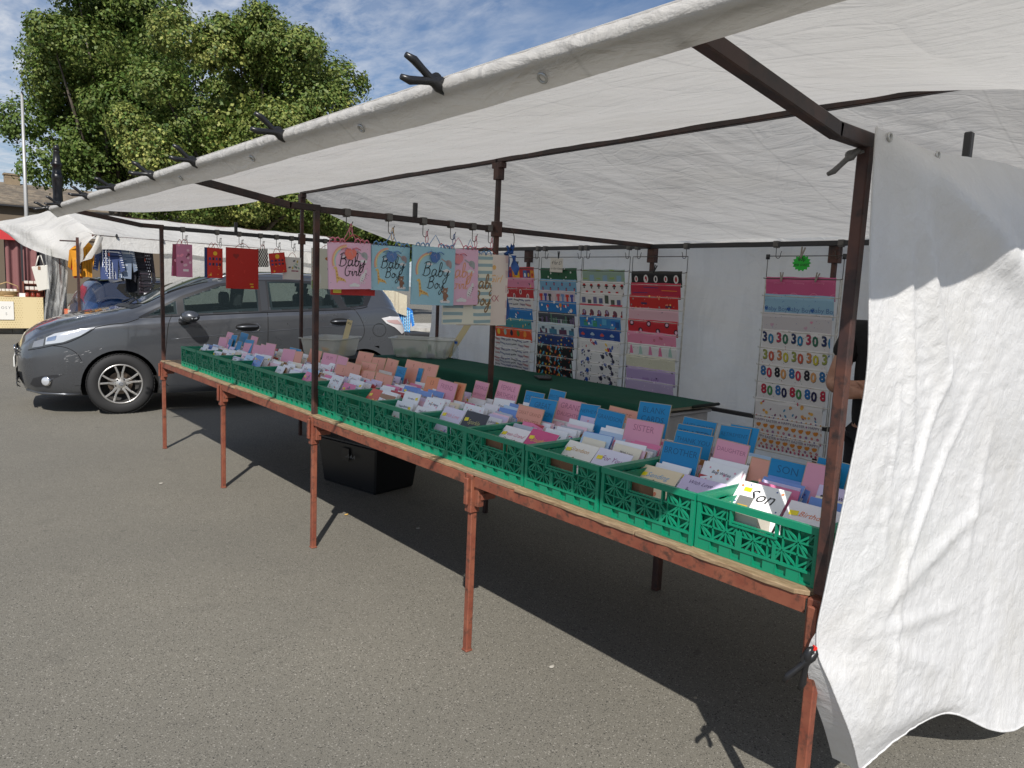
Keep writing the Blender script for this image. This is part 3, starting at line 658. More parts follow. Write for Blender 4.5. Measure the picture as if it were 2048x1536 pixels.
for i in range(NC):
    for col in range(2):
        cx=CX0+i*CP+.105+col*.183; n=12 if i>3 else 6
        y=.085 if R.random()<.8 else .14
        if any(abs(s[0]-cx)<.12 for s in special): y=.20
        theme=R.choice([None,[0,1,5,8,16,18,21],[4,7,17,12,1,0],[13,6,10,14,9,16]])
        step=(.535-y)/n*R.uniform(.8,1.0); t0=R.uniform(24,34)
        for k in range(n):
            vi=R.choice(theme) if theme and R.random()<.75 else R.randrange(26)
            me,w,h,desc,what=variants[vi%26]; 
            lab='%s card %s, %s in %s row, %s'%(desc,what.replace('with a ','with ').replace('with three','with'),seq[k] if k<n-1 else 'rearmost',('left','right')[col],crname(i))
            put_card('greeting_card',me,cx+R.uniform(-.010,.010),y,T+.014+R.uniform(0,.012)+(.014 if h<.16 else 0),t0-k*1.2+R.uniform(-2.5,2.5),R.uniform(-4,4),lab,'greetings card','greetings cards filling the green crates',R.uniform(-1.5,1.5)); ncard+=1
            y+=step*R.uniform(.8,1.2)
# the many further cards packed between, only their top edges showing: one mass
V=[];F=[];Cc=[]
for i in range(NC):
    for col in range(2):
        cx=CX0+i*CP+.105+col*.183; ys_=.21 if any(abs(s[0]-cx)<.12 for s in special) else .12
        for k in range(17):
            y=ys_+k*(.57-ys_)/17+R.uniform(-.006,.006); w=R.uniform(.120,.150); h=R.uniform(.15,.188); t=math.radians(R.uniform(20,27)); x0=cx-w/2+R.uniform(-.008,.008); th=R.uniform(.002,.005); z=T+.012; b0=len(V)
            for s_ in(0,1):
                for dx in(0,w):
                    for dy in(0,th): V.append((x0+dx,y+dy+(h*math.sin(t) if s_ else 0),z+(h*math.cos(t) if s_ else 0)+R.uniform(-.0005,.0005)))
            F+=[(b0,b0+2,b0+6,b0+4),(b0+1,b0+5,b0+7,b0+3),(b0+4,b0+6,b0+7,b0+5),(b0,b0+4,b0+5,b0+1),(b0+2,b0+3,b0+7,b0+6)]
            c=pal[R.choice(['white','white','white','white','silver','palepink','lilac','paleblue','cream','pink','blue','red','kraft'])]; Cc+=[c]*5
me=bpy.data.meshes.new('packed_cards'); me.from_pydata(V,[],F); me.update(); a_=me.color_attributes.new('Col','FLOAT_COLOR','CORNER'); ar=np.ones((len(me.loops),4),dtype=np.float32); ar[:,:3]=np.repeat(np.array(Cc),4,axis=0); a_.data.foreach_set('color',ar.ravel()); me.materials.append(M_cello); link('packed_cards',me,kind='stuff')
# dividers : px measured, world position solved beforehand at card-top height
PK=C(236,166,190);SA=C(238,168,148);BL=C(26,140,200);OR=C(238,154,116)
HD=[(4.614,0.524,1.075,0.165,PK,'GRAND\nDAUGHTER'),(4.753,0.515,1.075,0.110,BL,'NEPHEW'),(4.900,0.469,1.075,0.166,BL,'GRANDSON'),(4.888,0.565,1.075,0.172,SA,'NIECE'),(5.141,0.412,1.075,0.185,PK,'SISTER'),(5.063,0.575,1.123,0.160,BL,'BLANK\nCARDS'),(5.361,0.439,1.063,0.166,BL,'THANK YOU'),(5.311,0.507,1.075,0.167,BL,'BELATED'),(5.277,0.575,1.091,0.159,BL,'WELCOME'),(5.392,0.324,1.035,0.171,BL,'BROTHER'),(5.453,0.567,1.091,0.132,BL,'RETIREMENT'),(5.481,0.576,1.099,0.129,BL,''),(5.559,0.371,1.075,0.131,PK,'DAUGHTER'),(5.778,0.372,1.051,0.130,BL,'SON'),(5.893,0.371,1.063,0.110,PK,''),(5.892,0.417,1.075,0.110,BL,''),(5.699,0.363,1.039,0.110,SA,''),(4.515,0.363,1.039,0.185,SA,'GREAT GRAND\nDAUGHTER'),(4.533,0.428,1.075,0.185,BL,'GREAT\nGRANDSON'),(4.340,0.541,1.075,0.134,BL,'COUSIN'),(4.466,0.569,1.099,0.114,BL,'BROTHER-\nIN-LAW'),(3.930,0.529,1.075,0.110,PK,'FEMALE\nBIRTHDAY'),(4.103,0.572,1.091,0.185,PK,'FEMALE\nBIRTHDAY'),(3.846,0.367,1.075,0.185,PK,'FRIEND'),(3.931,0.389,1.075,0.110,OR,'17'),(3.688,0.392,1.075,0.110,OR,'13'),(3.385,0.566,1.111,0.185,SA,'10'),(3.211,0.569,1.111,0.185,SA,'9'),(3.259,0.558,1.075,0.166,BL,'MALE\nBIRTHDAY'),(3.187,0.495,1.075,0.117,BL,'MALE\nBIRTHDAY'),(2.955,0.569,1.095,0.130,SA,'8'),(2.793,0.576,1.087,0.161,SA,'7'),(2.623,0.569,1.107,0.174,SA,'6'),(2.927,0.424,1.075,0.185,SA,'5'),(2.840,0.361,1.063,0.185,SA,'4'),(2.719,0.361,1.003,0.174,SA,'3'),(3.018,0.369,1.015,0.185,SA,'2'),(3.213,0.362,1.039,0.185,SA,'1'),(2.537,0.439,1.075,0.169,PK,''),(2.346,0.448,1.075,0.185,PK,'MUM'),(2.066,0.471,1.075,0.185,SA,''),(2.019,0.376,1.059,0.110,SA,''),(1.932,0.378,1.075,0.185,BL,''),(1.876,0.366,1.063,0.185,PK,''),(1.529,0.365,1.075,0.179,PK,''),(1.386,0.374,1.051,0.183,PK,''),(1.268,0.373,1.039,0.185,PK,''),(1.103,0.362,1.039,0.185,PK,''),(0.831,0.503,1.075,0.167,PK,''),(1.077,0.375,1.067,0.185,BL,''),(0.875,0.364,1.011,0.110,BL,''),(0.659,0.368,1.039,0.116,BL,''),(0.682,0.397,1.075,0.113,BL,''),(0.431,0.566,1.075,0.181,BL,''),(0.514,0.363,1.043,0.166,PK,''),(0.366,0.464,1.075,0.182,PK,''),]
def hdname(c): return {'PK':'pink','SA':'salmon','BL':'blue','OR':'orange'}[c]
_cn={id(PK):'pink',id(SA):'salmon',id(BL):'blue',id(OR):'orange'}
used={}
for j,(x,y,z,w,c,t) in enumerate(HD):
    h=.235 if z<1.1 else .245; p=Print(w,h,c,.0025,edge=C(190,170,120),side=C(200,185,150))
    p.rect(0,0,w,h,C(190,170,120)); p.rect(.0025,.0025,w-.005,h-.005,c)
    dk={'pink':C(186,112,136),'salmon':C(190,116,98),'blue':C(18,92,138),'orange':C(186,100,66)}[_cn[id(c)]]
    if c is SA or c is PK: p.rect(.0025,.0025,w-.005,h*.36,C(222,138,160) if c is PK else C(226,136,120))
    for q,ln in enumerate(t.split('\n')):
        if ln: p.text(ln,w/2,h-.034-q*.038,.036,dk,wmax=w*.86,bold=-.004)
    lean=R.uniform(14,20); a=math.radians(lean); yb=y-h*math.sin(a); zb=z-h*math.cos(a)
    if zb<T+.012: zb=T+.012
    ci=max(0,min(13,int((x-CX0)/CP)))
    nm=_cn[id(c)]; tt=t.replace('\n',' ')
    dep='back' if y>.5 else 'middle' if y>.42 else 'front'
    sd='left' if (x-CX0)/CP-ci<.5 else 'right'
    nw_={'1':'one','2':'two','3':'three','4':'four','5':'five','6':'six','7':'seven','8':'eight','9':'nine','10':'ten','13':'thirteen','17':'seventeen'}
    if tt in nw_: lab='%s divider card for age %s, %s %s of the %s'%(nm,nw_[tt],sd,dep,crname(ci))
    elif tt: lab='%s divider card lettered "%s", %s %s of the %s'%(nm,tt,sd,dep,crname(ci))
    else: lab='plain %s divider card, %s %s of the %s'%(nm,sd,dep,crname(ci))
    used[lab]=used.get(lab,0)+1
    if used[lab]>1: lab+=', '+['','the one behind','the rearmost one','the hindmost one'][min(3,used[lab]-1)]
    put_card('divider_card',p.mesh('divider_card',M_print),x,yb,zb,lean,R.uniform(-4,6),lab,'divider card',None,R.uniform(-3,3))
# small loose kraft boxes at the front of three crates
M_kraft=MAT('brown_cardboard',(.26,.14,.075),.8)
for X,lab in ((4.62,'brown cardboard filler box at the front of the fourth crate from the right'),(4.97,'brown cardboard filler box at the front of the third crate from the right'),(5.36,'brown cardboard filler box at the front of the second crate from the right'),(5.80,'pale cardboard filler box at the front of the crate at the right end')):
    b=MB(); b.box(X-.07,X+.07,.048,.052,T+.012,T+.150); b.box(X-.07,X-.067,.052,.12,T+.012,T+.14); b.box(X+.067,X+.07,.052,.12,T+.012,T+.14)
    tag(b.build('cardboard_box',M_kraft if X<5.7 else MAT('pale_card',(.6,.56,.48),.8)),lab,'box')
# ------------------------------------------------------------- hooks on the rails
def hookobj(name='hanging_hook'):
    r=empty(name,(0,0,0),label='x',cat='hook')
    b=MB(); b.box(-.021,.021,-.019,.019,-.040,.001); b.box(-.024,.024,-.014,.014,-.046,-.040); b.build('clip',M_clip,r,bevel=.003)
    b=MB(); pts=[(0,0,-.04),(0,0,-.10)]+[(0,.017-.017*math.cos(a),-.10-.017*math.sin(a)) for a in [i*math.pi/8 for i in range(9)]]+[(0,.036,-.082),(0,.042,-.068)]
    b.tube(pts,.0026,6); b.build('wire',M_hook,r,smooth=True); return r
hk0=hookobj()
HA=[.176,.474,.674,.875,1.032,1.183,1.534]; HC=[.183,.46,.705,.913,1.088,1.221]
_n=0
gname={'A':'far left rail over the car','C':'middle rail with the baby gift bags','B':'back rail above the wrapping paper racks'}
def place_hook(X,Y,z,rz,lab,grp):
    global _n
    o=hk0 if _n==0 else copy_tree(hk0); _n+=1; o.location=(X,Y,z); o.rotation_euler=(0,0,rz); o['label']=lab; o['group']=grp
for i,y in enumerate(HA): place_hook(0,y,H+.002,0,'grey clip hook on the far left rail, %s from the front'%ordn[i],'hooks on the far left rail')
for i,y in enumerate(HC): place_hook(3.05,y,H+.002,0,'grey clip hook on the middle rail, %s from the front'%ordn[i],'hooks on the middle rail')
HB=[1.70,1.80,2.27,2.34,2.83,2.92,3.41,4.17,4.63]
for i,x in enumerate(HB): place_hook(x,YB-.036,H-.002,-math.pi/2 if i%2 else math.pi/2,'dark clip hook on the back rail, %s from the left'%ordn[i],'hooks on the back rail')
# split ring / spring link between hook and bag
def ringlink(X,Y,z,l,lab,col):
    b=MB(); n=14; pts=[(X+.004,Y+.011*math.sin(2*math.pi*k/n)*(1 if math.cos(2*math.pi*k/n)<0 else .6),z-l/2+l/2*math.cos(2*math.pi*k/n)) for k in range(n)]
    b.tube(pts,.0022,6,closed=True); return tag(b.build('ring_link',col,smooth=True),lab,'ring link')
# ------------------------------------------------------------- gift bags
def smooth(pts,n=6):
    o=[]; L=len(pts)
    for i in range(L-1):
        for k in range(n): o.append(cr(pts[max(i-1,0)],pts[i],pts[i+1],pts[min(i+2,L-1)],k/n))
    return o+[pts[-1]]
GL={ # pen strokes, unit height letters: x,y
'B':([[(.12,.95),(.05,.5),(.0,.05)],[(-.05,.85),(.15,1.0),(.42,.98),(.48,.8),(.35,.62),(.1,.55),(.38,.55),(.5,.35),(.42,.1),(.15,-.02),(-.12,.08)]],.62),
'G':([[(.42,.85),(.3,.98),(.1,.85),(-.02,.5),(.02,.15),(.2,.0),(.4,.12),(.42,.42),(.25,.42)],[(.42,.42),(.62,.42)]],.6),
'a':([[(.40,.36),(.33,.48),(.20,.50),(.07,.38),(.03,.18),(.10,.02),(.24,.05),(.36,.22),(.41,.46),(.39,.14),(.46,.0),(.60,.16)]],.56),
'b':([[(.0,.2),(.2,.55),(.25,.9),(.15,1.02),(.07,.8),(.06,.1),(.2,.0),(.35,.12),(.36,.36),(.2,.42),(.12,.3)],[(.3,.4),(.5,.35)]],.46),
'y':([[(.0,.42),(.05,.15),(.18,.05),(.34,.25),(.42,.45),(.38,.1),(.28,-.35),(.12,-.5),(.03,-.35),(.18,-.12),(.55,.2)]],.5),
'i':([[(.0,.2),(.1,.42),(.1,.1),(.17,.02),(.3,.2)],[(.12,.6),(.13,.64)]],.26),
'r':([[(.0,.2),(.08,.45),(.1,.36),(.26,.4),(.24,.12),(.32,.02),(.44,.18)]],.40),
'l':([[(.0,.15),(.2,.6),(.22,.95),(.13,.98),(.08,.7),(.08,.12),(.16,.0),(.3,.16)]],.26),
'o':([[(.2,.45),(.04,.3),(.06,.06),(.22,.02),(.36,.2),(.3,.42),(.18,.44),(.3,.34),(.5,.38)]],.44)}
def script(p,word,x,y,s_,c,wd=.004,slant=.12):
    cx=x
    for ch in word:
        st,adv=GL[ch]
        for q in st:
            pp=[(cx+(a+b*slant)*s_,y+b*s_) for a,b in smooth(q,7)]
            p.stroke(pp,wd,c,wf=lambda t:.75+.6*math.sin(math.pi*t)**.7)
        cx+=adv*s_*1.05
def giraffe(p,x,y,s_):
    a=C(232,196,120);b_=C(200,130,70)
    p.poly([(x-.1*s_,y+1.0*s_),(x+.05*s_,y+1.05*s_),(x+.14*s_,y+.45*s_),(x+.62*s_,y+.25*s_),(x+.72*s_,y),(x+.55*s_,y+.12*s_),(x+.15*s_,y+.16*s_),(x+.0*s_,y-.05*s_),(x-.02*s_,y+.2*s_)],a)
    p.ell(x-.1*s_,y+1.05*s_,.13*s_,.08*s_,c=a,rot=.4)
    for q in((.02,.8),(.05,.55),(.15,.32),(.35,.27),(.5,.2),(.04,.36)): p.ell(x+q[0]*s_,y+q[1]*s_,.05*s_,.06*s_,c=b_,n=6)
def bear(p,x,y,s_):
    a=C(150,112,92); p.ell(x,y+.3*s_,.2*s_,.3*s_,c=a,n=14); p.ell(x,y+.72*s_,.22*s_,.19*s_,c=a,n=14)
    for d in(-1,1): p.ell(x+d*.17*s_,y+.88*s_,.07*s_,c=a); p.ell(x+d*.09*s_,y+.0*s_,.08*s_,.07*s_,c=a)
    p.ell(x-.25*s_,y+.6*s_,.06*s_,.16*s_,c=a,rot=.6); p.ell(x+.22*s_,y+.36*s_,.06*s_,.15*s_,c=a,rot=.4)
    p.ell(x,y+.67*s_,.09*s_,.07*s_,c=C(230,215,200)); p.ell(x,y+.69*s_,.03*s_,c=BLK,n=6)
    for d in(-1,1): p.ell(x+d*.08*s_,y+.78*s_,.018*s_,c=BLK,n=6)
def zebra(p,x,y,s_):
    a=C(235,232,235); p.ell(x,y+.4*s_,.18*s_,.4*s_,c=a,rot=-.5,n=12); p.ell(x+.28*s_,y+.85*s_,.12*s_,.16*s_,c=a,rot=-.3)
    for q in range(5): p.stroke([(x-.12*s_+q*.08*s_,y+.2*s_+q*.13*s_),(x+.1*s_+q*.08*s_,y+.12*s_+q*.13*s_)],.035*s_,C(60,60,70))
    for d in(-.15,.02,.2): p.stroke([(x+d*s_,y+.1*s_),(x+d*s_-.05*s_,y-.1*s_)],.06*s_,a)
def elephant(p,x,y,s_,a):
    p.ell(x,y,.3*s_,.24*s_,c=a,n=14,rot=-.3); p.ell(x-.12*s_,y+.02*s_,.12*s_,.17*s_,c=tuple(q*.85 for q in a)); p.stroke([(x-.25*s_,y+.08*s_),(x-.5*s_,y+.2*s_),(x-.7*s_,y+.3*s_)],.09*s_,a); p.ell(x+.18*s_,y-.2*s_,.12*s_,.2*s_,c=a)
def cloud(p,x,y,s_,c=C(235,235,238)):
    for a,b,r in((-.3,0,.2),(0,.06,.28),(.3,0,.22)): p.ell(x+a*s_,y+b*s_,r*s_,r*.6*s_,c=c)
def rainbow(p,x,y,r):
    for k,c in enumerate((C(240,170,150),C(245,215,150),C(175,215,215))): p.ring(x,y,r-k*.008,.007,c,14,math.pi*.5,math.pi*1.1)
def babybag(col,words,ink,kind,w=.26,h=.27):
    p=Print(w,h,col,.012,edge=tuple(q*.85 for q in col),side=tuple(q*.7 for q in col))
    for q in range(16): p.ell(R.uniform(.01,w-.01),R.uniform(.01,h-.01),.0022,c=C(150,140,160),n=6)
    rainbow(p,w*.42,h*.60,w*.34); cloud(p,w*.80,h*.60,w*.2); cloud(p,w*.38,h*.70,w*.14)
    giraffe(p,w*.17,h*.14,w*.30); elephant(p,w*.84,h*.74,w*.26,C(170,178,180) if 'Girl' in words else C(178,158,160))
    if kind=='zebra': cloud(p,w*.58,h*.08,w*.25); zebra(p,w*.78,h*.14,w*.28)
    else: cloud(p,w*.78,h*.07,w*.25); bear(p,w*.78,h*.09,w*.27)
    script(p,words[0],w*.25,h*.50,w*.27,ink,.0042); script(p,words[1],w*.36,h*.29,w*.23,ink,.0036)
    return p
def loose(w,h,base,fnn):
    p=Print(w,h,base,.012,edge=tuple(q*.8 for q in base),side=tuple(q*.7 for q in base)); fnn(p); return p
def hangbag(name,p,X,Y0,Z0,lab,cat,group=None,rot=0,hx=None,ribbon=None,hook_z=1.90,mat=None,tagcol=None,twist=.0):
    """flat bag in the plane facing +X, u along +Y"""
    r=empty(name,(X,Y0+p.w/2,Z0),label=lab,cat=cat,group=group); r.rotation_euler=(rot,0,twist)
    fn=lambda u,v,n:(n+.006*math.sin(math.pi*u/p.w)*(1-v/p.h*.5),u-p.w/2,v)
    if not p.outline: p.nx,p.ny=6,4
    link('printed_face',p.mesh('printed_face',mat or M_paper,fn),r)
    if ribbon:
        b=MB()
        for s_ in(-1,1):
            for k in range(3):
                yy=s_*p.w*(.18+.11*k); a=R.uniform(.012,.022)
                b.tube([(.002,yy-a,p.h-.004),(.006,yy-a*.8,p.h+a*.9),(.008,yy,p.h+a*1.3),(.006,yy+a*.8,p.h+a*.7),(.004,yy+a,p.h-.002)],[.002,.004,.0045,.004,.002],5)
        b.tube([(0,-.05,p.h),(.004,-.02,p.h+.045),(.004,0,hook_z-Z0-.03),(.004,.02,p.h+.045),(0,.05,p.h)],.0022,6)
        for s_ in (-1,1): b.tube([(.012,s_*.01,p.h-.035),(.016,s_*.035,p.h-.028),(.014,s_*.06,p.h-.040)],.0035,5)
        b.build('ribbon_handle',ribbon,r,smooth=True)
        if tagcol:
            q=Print(.085,.075,tagcol,.001); q.outline=[(.005,.04),(.015,.062),(.04,.07),(.052,.058),(.066,.066),(.08,.05),(.076,.028),(.05,.004),(.02,.01)]
            q.stroke([(.03,.045),(.045,.055),(.055,.03)],.002,C(200,180,190))
            t_=link('gift_tag',q.mesh('gift_tag',M_paper,lambda u,v,n:(.014+n,u-.045,v+p.h-.10)),r)
    else:
        b=MB(); b.tube([(0,-p.w*.22,p.h),(.004,-p.w*.12,p.h+.03),(.003,0,p.h+.045),(.004,p.w*.12,p.h+.03),(0,p.w*.22,p.h)],.0025,5); b.build('cord_handle',plain('cord',(.5,.1,.08) ),r)
    return r
M_rp=MAT('pink_ribbon',(.72,.22,.30),.45); M_rb=MAT('pale_blue_ribbon',(.16,.34,.62),.45); M_rdb=MAT('royal_blue_ribbon',(.02,.10,.36),.35)
GC='baby gift bags on the middle rail'
PKb=C(240,196,222); BLb=C(165,212,230)
hangbag('gift_bag',babybag(PKb,('Baby','Girl'),C(20,20,24),'zebra',.265,.26),3.145,.035,1.525,'pink gift bag lettered "Baby Girl" in black with coral heart tag','gift bag',GC,.04,ribbon=M_rp,tagcol=C(240,128,112))
hangbag('gift_bag',babybag(BLb,('Baby','Boy'),C(40,50,60),'bear',.26,.262),3.12,.311,1.525,'pale blue "Baby Boy" gift bag beside the pink one, lettering in slate grey','gift bag',GC,.0,ribbon=M_rb,tagcol=C(92,132,190))
hangbag('gift_bag',babybag(BLb,('Baby','Boy'),C(16,18,24),'bear',.31,.352),3.175,.555,1.447,'larger pale blue "Baby Boy" gift bag with bold black script','gift bag',GC,-.01,ribbon=M_rb,tagcol=C(80,120,185))
hangbag('gift_bag',babybag(PKb,('Baby','Girl'),C(240,170,110),'zebra',.325,.352),3.145,.755,1.45,'pink "Baby Girl" gift bag with gold script, half hidden behind the blue one','gift bag',GC,.03,ribbon=M_rp,tagcol=C(235,150,160))
def stripes(p):
    for k in range(10): p.stroke([(0,.02+k*.046+.003*math.sin(k)),(p.w*.3,.024+k*.046),(p.w*.7,.018+k*.046),(p.w,.022+k*.046)],.02,C(160,190,198))
    script(p,'Baby',p.w*.55,p.h*.52,.09,C(150,120,80),.008); script(p,'Boy',p.w*.6,p.h*.28,.09,C(150,120,80),.008)
hangbag('gift_bag',loose(.385,.455,C(242,242,226),stripes),3.115,.83,1.325,'large cream and pale blue striped gift bag with gold script','gift bag',GC,.0,ribbon=M_rb,tagcol=C(120,165,200))
def pinkband(p):
    for k in range(5): p.rect(.0,.02+k*.1,p.w,.05,C(228,200,196))
    p.text('XX',p.w*.72,p.h*.38,.06,C(200,110,120)); p.text('Girl',p.w*.72,p.h*.66,.07,C(245,195,120),shear=.4); p.ell(p.w*.7,p.h*.82,.016,c=C(245,195,120))
hangbag('gift_bag',loose(.41,.47,C(246,232,222),pinkband),3.085,.965,1.318,'large blush and cream banded gift bag marked "XX", last on the rail','gift bag',GC,.0)
def red1(p):
    for q in range(12): p.ell(R.uniform(.01,p.w),R.uniform(.01,p.h),.006,c=C(240,200,80))
    p.rect(.01,.01,.05,.03,C(230,220,80))
hangbag('gift_bag',loose(.28,.30,C(196,40,38),red1),3.09,.075,1.49,'red gift bag hanging behind the pink "Baby Girl" bag','gift bag','gift bags behind others')
for i,(y,c) in enumerate(zip(HC,(M_rp,MAT('gold_ring',(.5,.3,.08),.3,.8),M_rp,M_rdb,M_rp,M_rp))): ringlink(3.05,y+.028,1.90,.075,'coloured spring link under the middle rail, %s from the front'%ordn[i],c)
# far left rail goods
def prn(kind):
    def f(p):
        w,h=p.w,p.h
        if kind=='pinkpk':
            for q in range(12): p.ell(R.uniform(.01,w-.01),R.uniform(.1,h-.01),.012,c=R.choice((C(230,190,205),C(120,60,80),C(240,150,180))))
            p.rect(.0,.0,w,.09,C(222,120,165)); p.rect(w*.4,.05,w*.35,.02,C(240,230,235))
        if kind=='redicons':
            for r_ in range(2):
                for q in range(4): p.rect(.012+q*w*.22,h*.45+r_*h*.18-.01,w*.13,h*.09,C(30,30,50) if q%2 else C(60,60,130))
            p.ell(w*.5,h*.82,w*.14,c=C(240,190,40)); p.star(w*.2,h*.1,.012,C(240,200,60))
            for q in range(5): p.star(R.uniform(.01,w),R.uniform(.01,h*.4),.006,C(240,190,60))
        if kind=='redplain':
            p.rect(w*.75,.015,.03,.014,C(220,170,40)); p.rect(w*.72,.04,.035,.012,C(220,170,40)); p.heart(w*.3,h*.8,.03,C(140,25,20)); p.rect(0,h*.93,w,.006,C(150,25,20))
            for q in range(6): p.ell(R.uniform(.03,w),R.uniform(.05,h*.7),.012,.004,c=C(205,48,36),rot=q)
        if kind=='check':
            for a in range(9):
                for b_ in range(9):
                    if (a+b_)%2: p.rect(a*w/9,b_*h/9,w/9,h/9,C(235,235,230))
        if kind=='white':
            p.rect(0,0,w,.05,C(232,190,200)); 
            for q in range(8): p.ell(R.uniform(.02,w-.02),R.uniform(.1,h-.02),.008,.014,c=R.choice((C(200,180,90),C(90,90,100),C(160,190,170))),rot=q)
            p.rect(w*.45,h*.36,w*.4,.012,C(150,60,90))
        if kind=='farm':
            p.rect(0,0,w,h*.2,C(120,170,70)); p.ell(w*.15,h*.25,.05,.07,c=C(235,235,230)); p.ell(w*.13,h*.36,.025,c=C(210,60,50)); p.ell(w*.6,h*.5,.05,c=C(60,60,70)); p.text('LIE',w*.7,h*.26,.05,C(30,50,90))
            for q in range(8): p.rect(.006,.03+q*.045,.01,.01,C(200,90,90))
            p.ell(w*.5,h*.75,.04,.02,c=C(190,120,60)); p.rect(w*.62,h*.02,w*.3,.03,C(230,220,60))
    return f
GA='bags and packs on the far left rail'
def lb(w,h,c,k): return loose(w,h,c,prn(k))
hangbag('gift_pack',lb(.135,.288,C(205,130,165),'pinkpk'),.03,.112,1.542,'cellophane pack of pink party bags, first on the far left rail','gift pack',GA)
hangbag('gift_pack',lb(.11,.28,C(150,60,90),'pinkpk'),.015,.075,1.545,'darker pink party bag behind the front pack on the far left rail','gift pack',GA,-.05)
hangbag('gift_bag',lb(.135,.27,C(206,44,32),'redicons'),.03,.378,1.545,'tall red gift bag with yellow badge and picture icons','gift bag',GA)
hangbag('gift_bag',lb(.12,.272,C(30,60,120),'none'),.012,.36,1.545,'dark blue bag edge behind the red icon bag','gift bag',GA)
hangbag('gift_bag',lb(.30,.375,C(188,30,18),'redplain'),.035,.543,1.455,'large plain red gift bag with heart tag on the far left rail','gift bag',GA)
hangbag('gift_bag',lb(.10,.17,C(30,30,30),'check'),.015,.848,1.668,'small black and white checked bag','gift bag',GA,.05)
hangbag('gift_bag',lb(.155,.19,C(206,44,32),'redicons'),.04,.967,1.62,'small red gift bag with picture icons, tilted','gift bag',GA,.14)
hangbag('gift_pack',lb(.18,.215,C(226,222,218),'white'),.02,1.092,1.562,'white and pink stationery pack hanging beside the far ridge post','gift pack',GA)
hangbag('gift_bag',lb(.36,.40,C(226,226,212),'farm'),.02,1.385,1.483,'large cream bag with farm animals and letters, partly behind the middle post','gift bag',GA)
for i,y in enumerate(HA[:6]): ringlink(0,y+.028,1.91,.085,'thin wire link under the far left rail, %s from the front'%ordn[i],M_wire)
# blue ribbon bow tied beside the middle post
b=MB()
for k in range(11):
    a=R.uniform(-1,1); b.tube([(3.09,1.38,1.83),(3.09+.02*a,1.38+.034*math.sin(k*2.1),1.83+.034*math.cos(k*1.7)),(3.10,1.38+.03*math.sin(k*2.1+.5),1.82+.02*math.cos(k*1.7)),(3.09,1.38,1.82)],[.004,.009,.008,.004],5)
def rib(u,v):
    w=.02+.030*math.sin(min(1,v*1.4)*math.pi)**.7; return (3.06+.02*math.sin(v*7+u*2),1.37+.02*v+(u-.5)*w+.012*math.sin(v*9),1.80-.44*v)
b.grid(rib,5,22)
def rib2(u,v): return (3.13+.015*math.sin(v*8+u*3),1.38+(u-.5)*.05+.03*v,1.79-.13*v)
b.grid(rib2,3,8)
b.build('ribbon_bunch',M_rdb,smooth=True,label='bunch of royal blue ribbon tied on the rail beside the middle post',cat='ribbon')
b=MB(); b.tube([(3.10+.0,1.36+.045*math.sin(t),1.895+.07*math.cos(t)) for t in [.2+i*.28 for i in range(14)]],.003,6); tag(b.build('wire_loop',M_hook,smooth=True),'thin dark wire loop holding the blue ribbon to the post','wire loop')
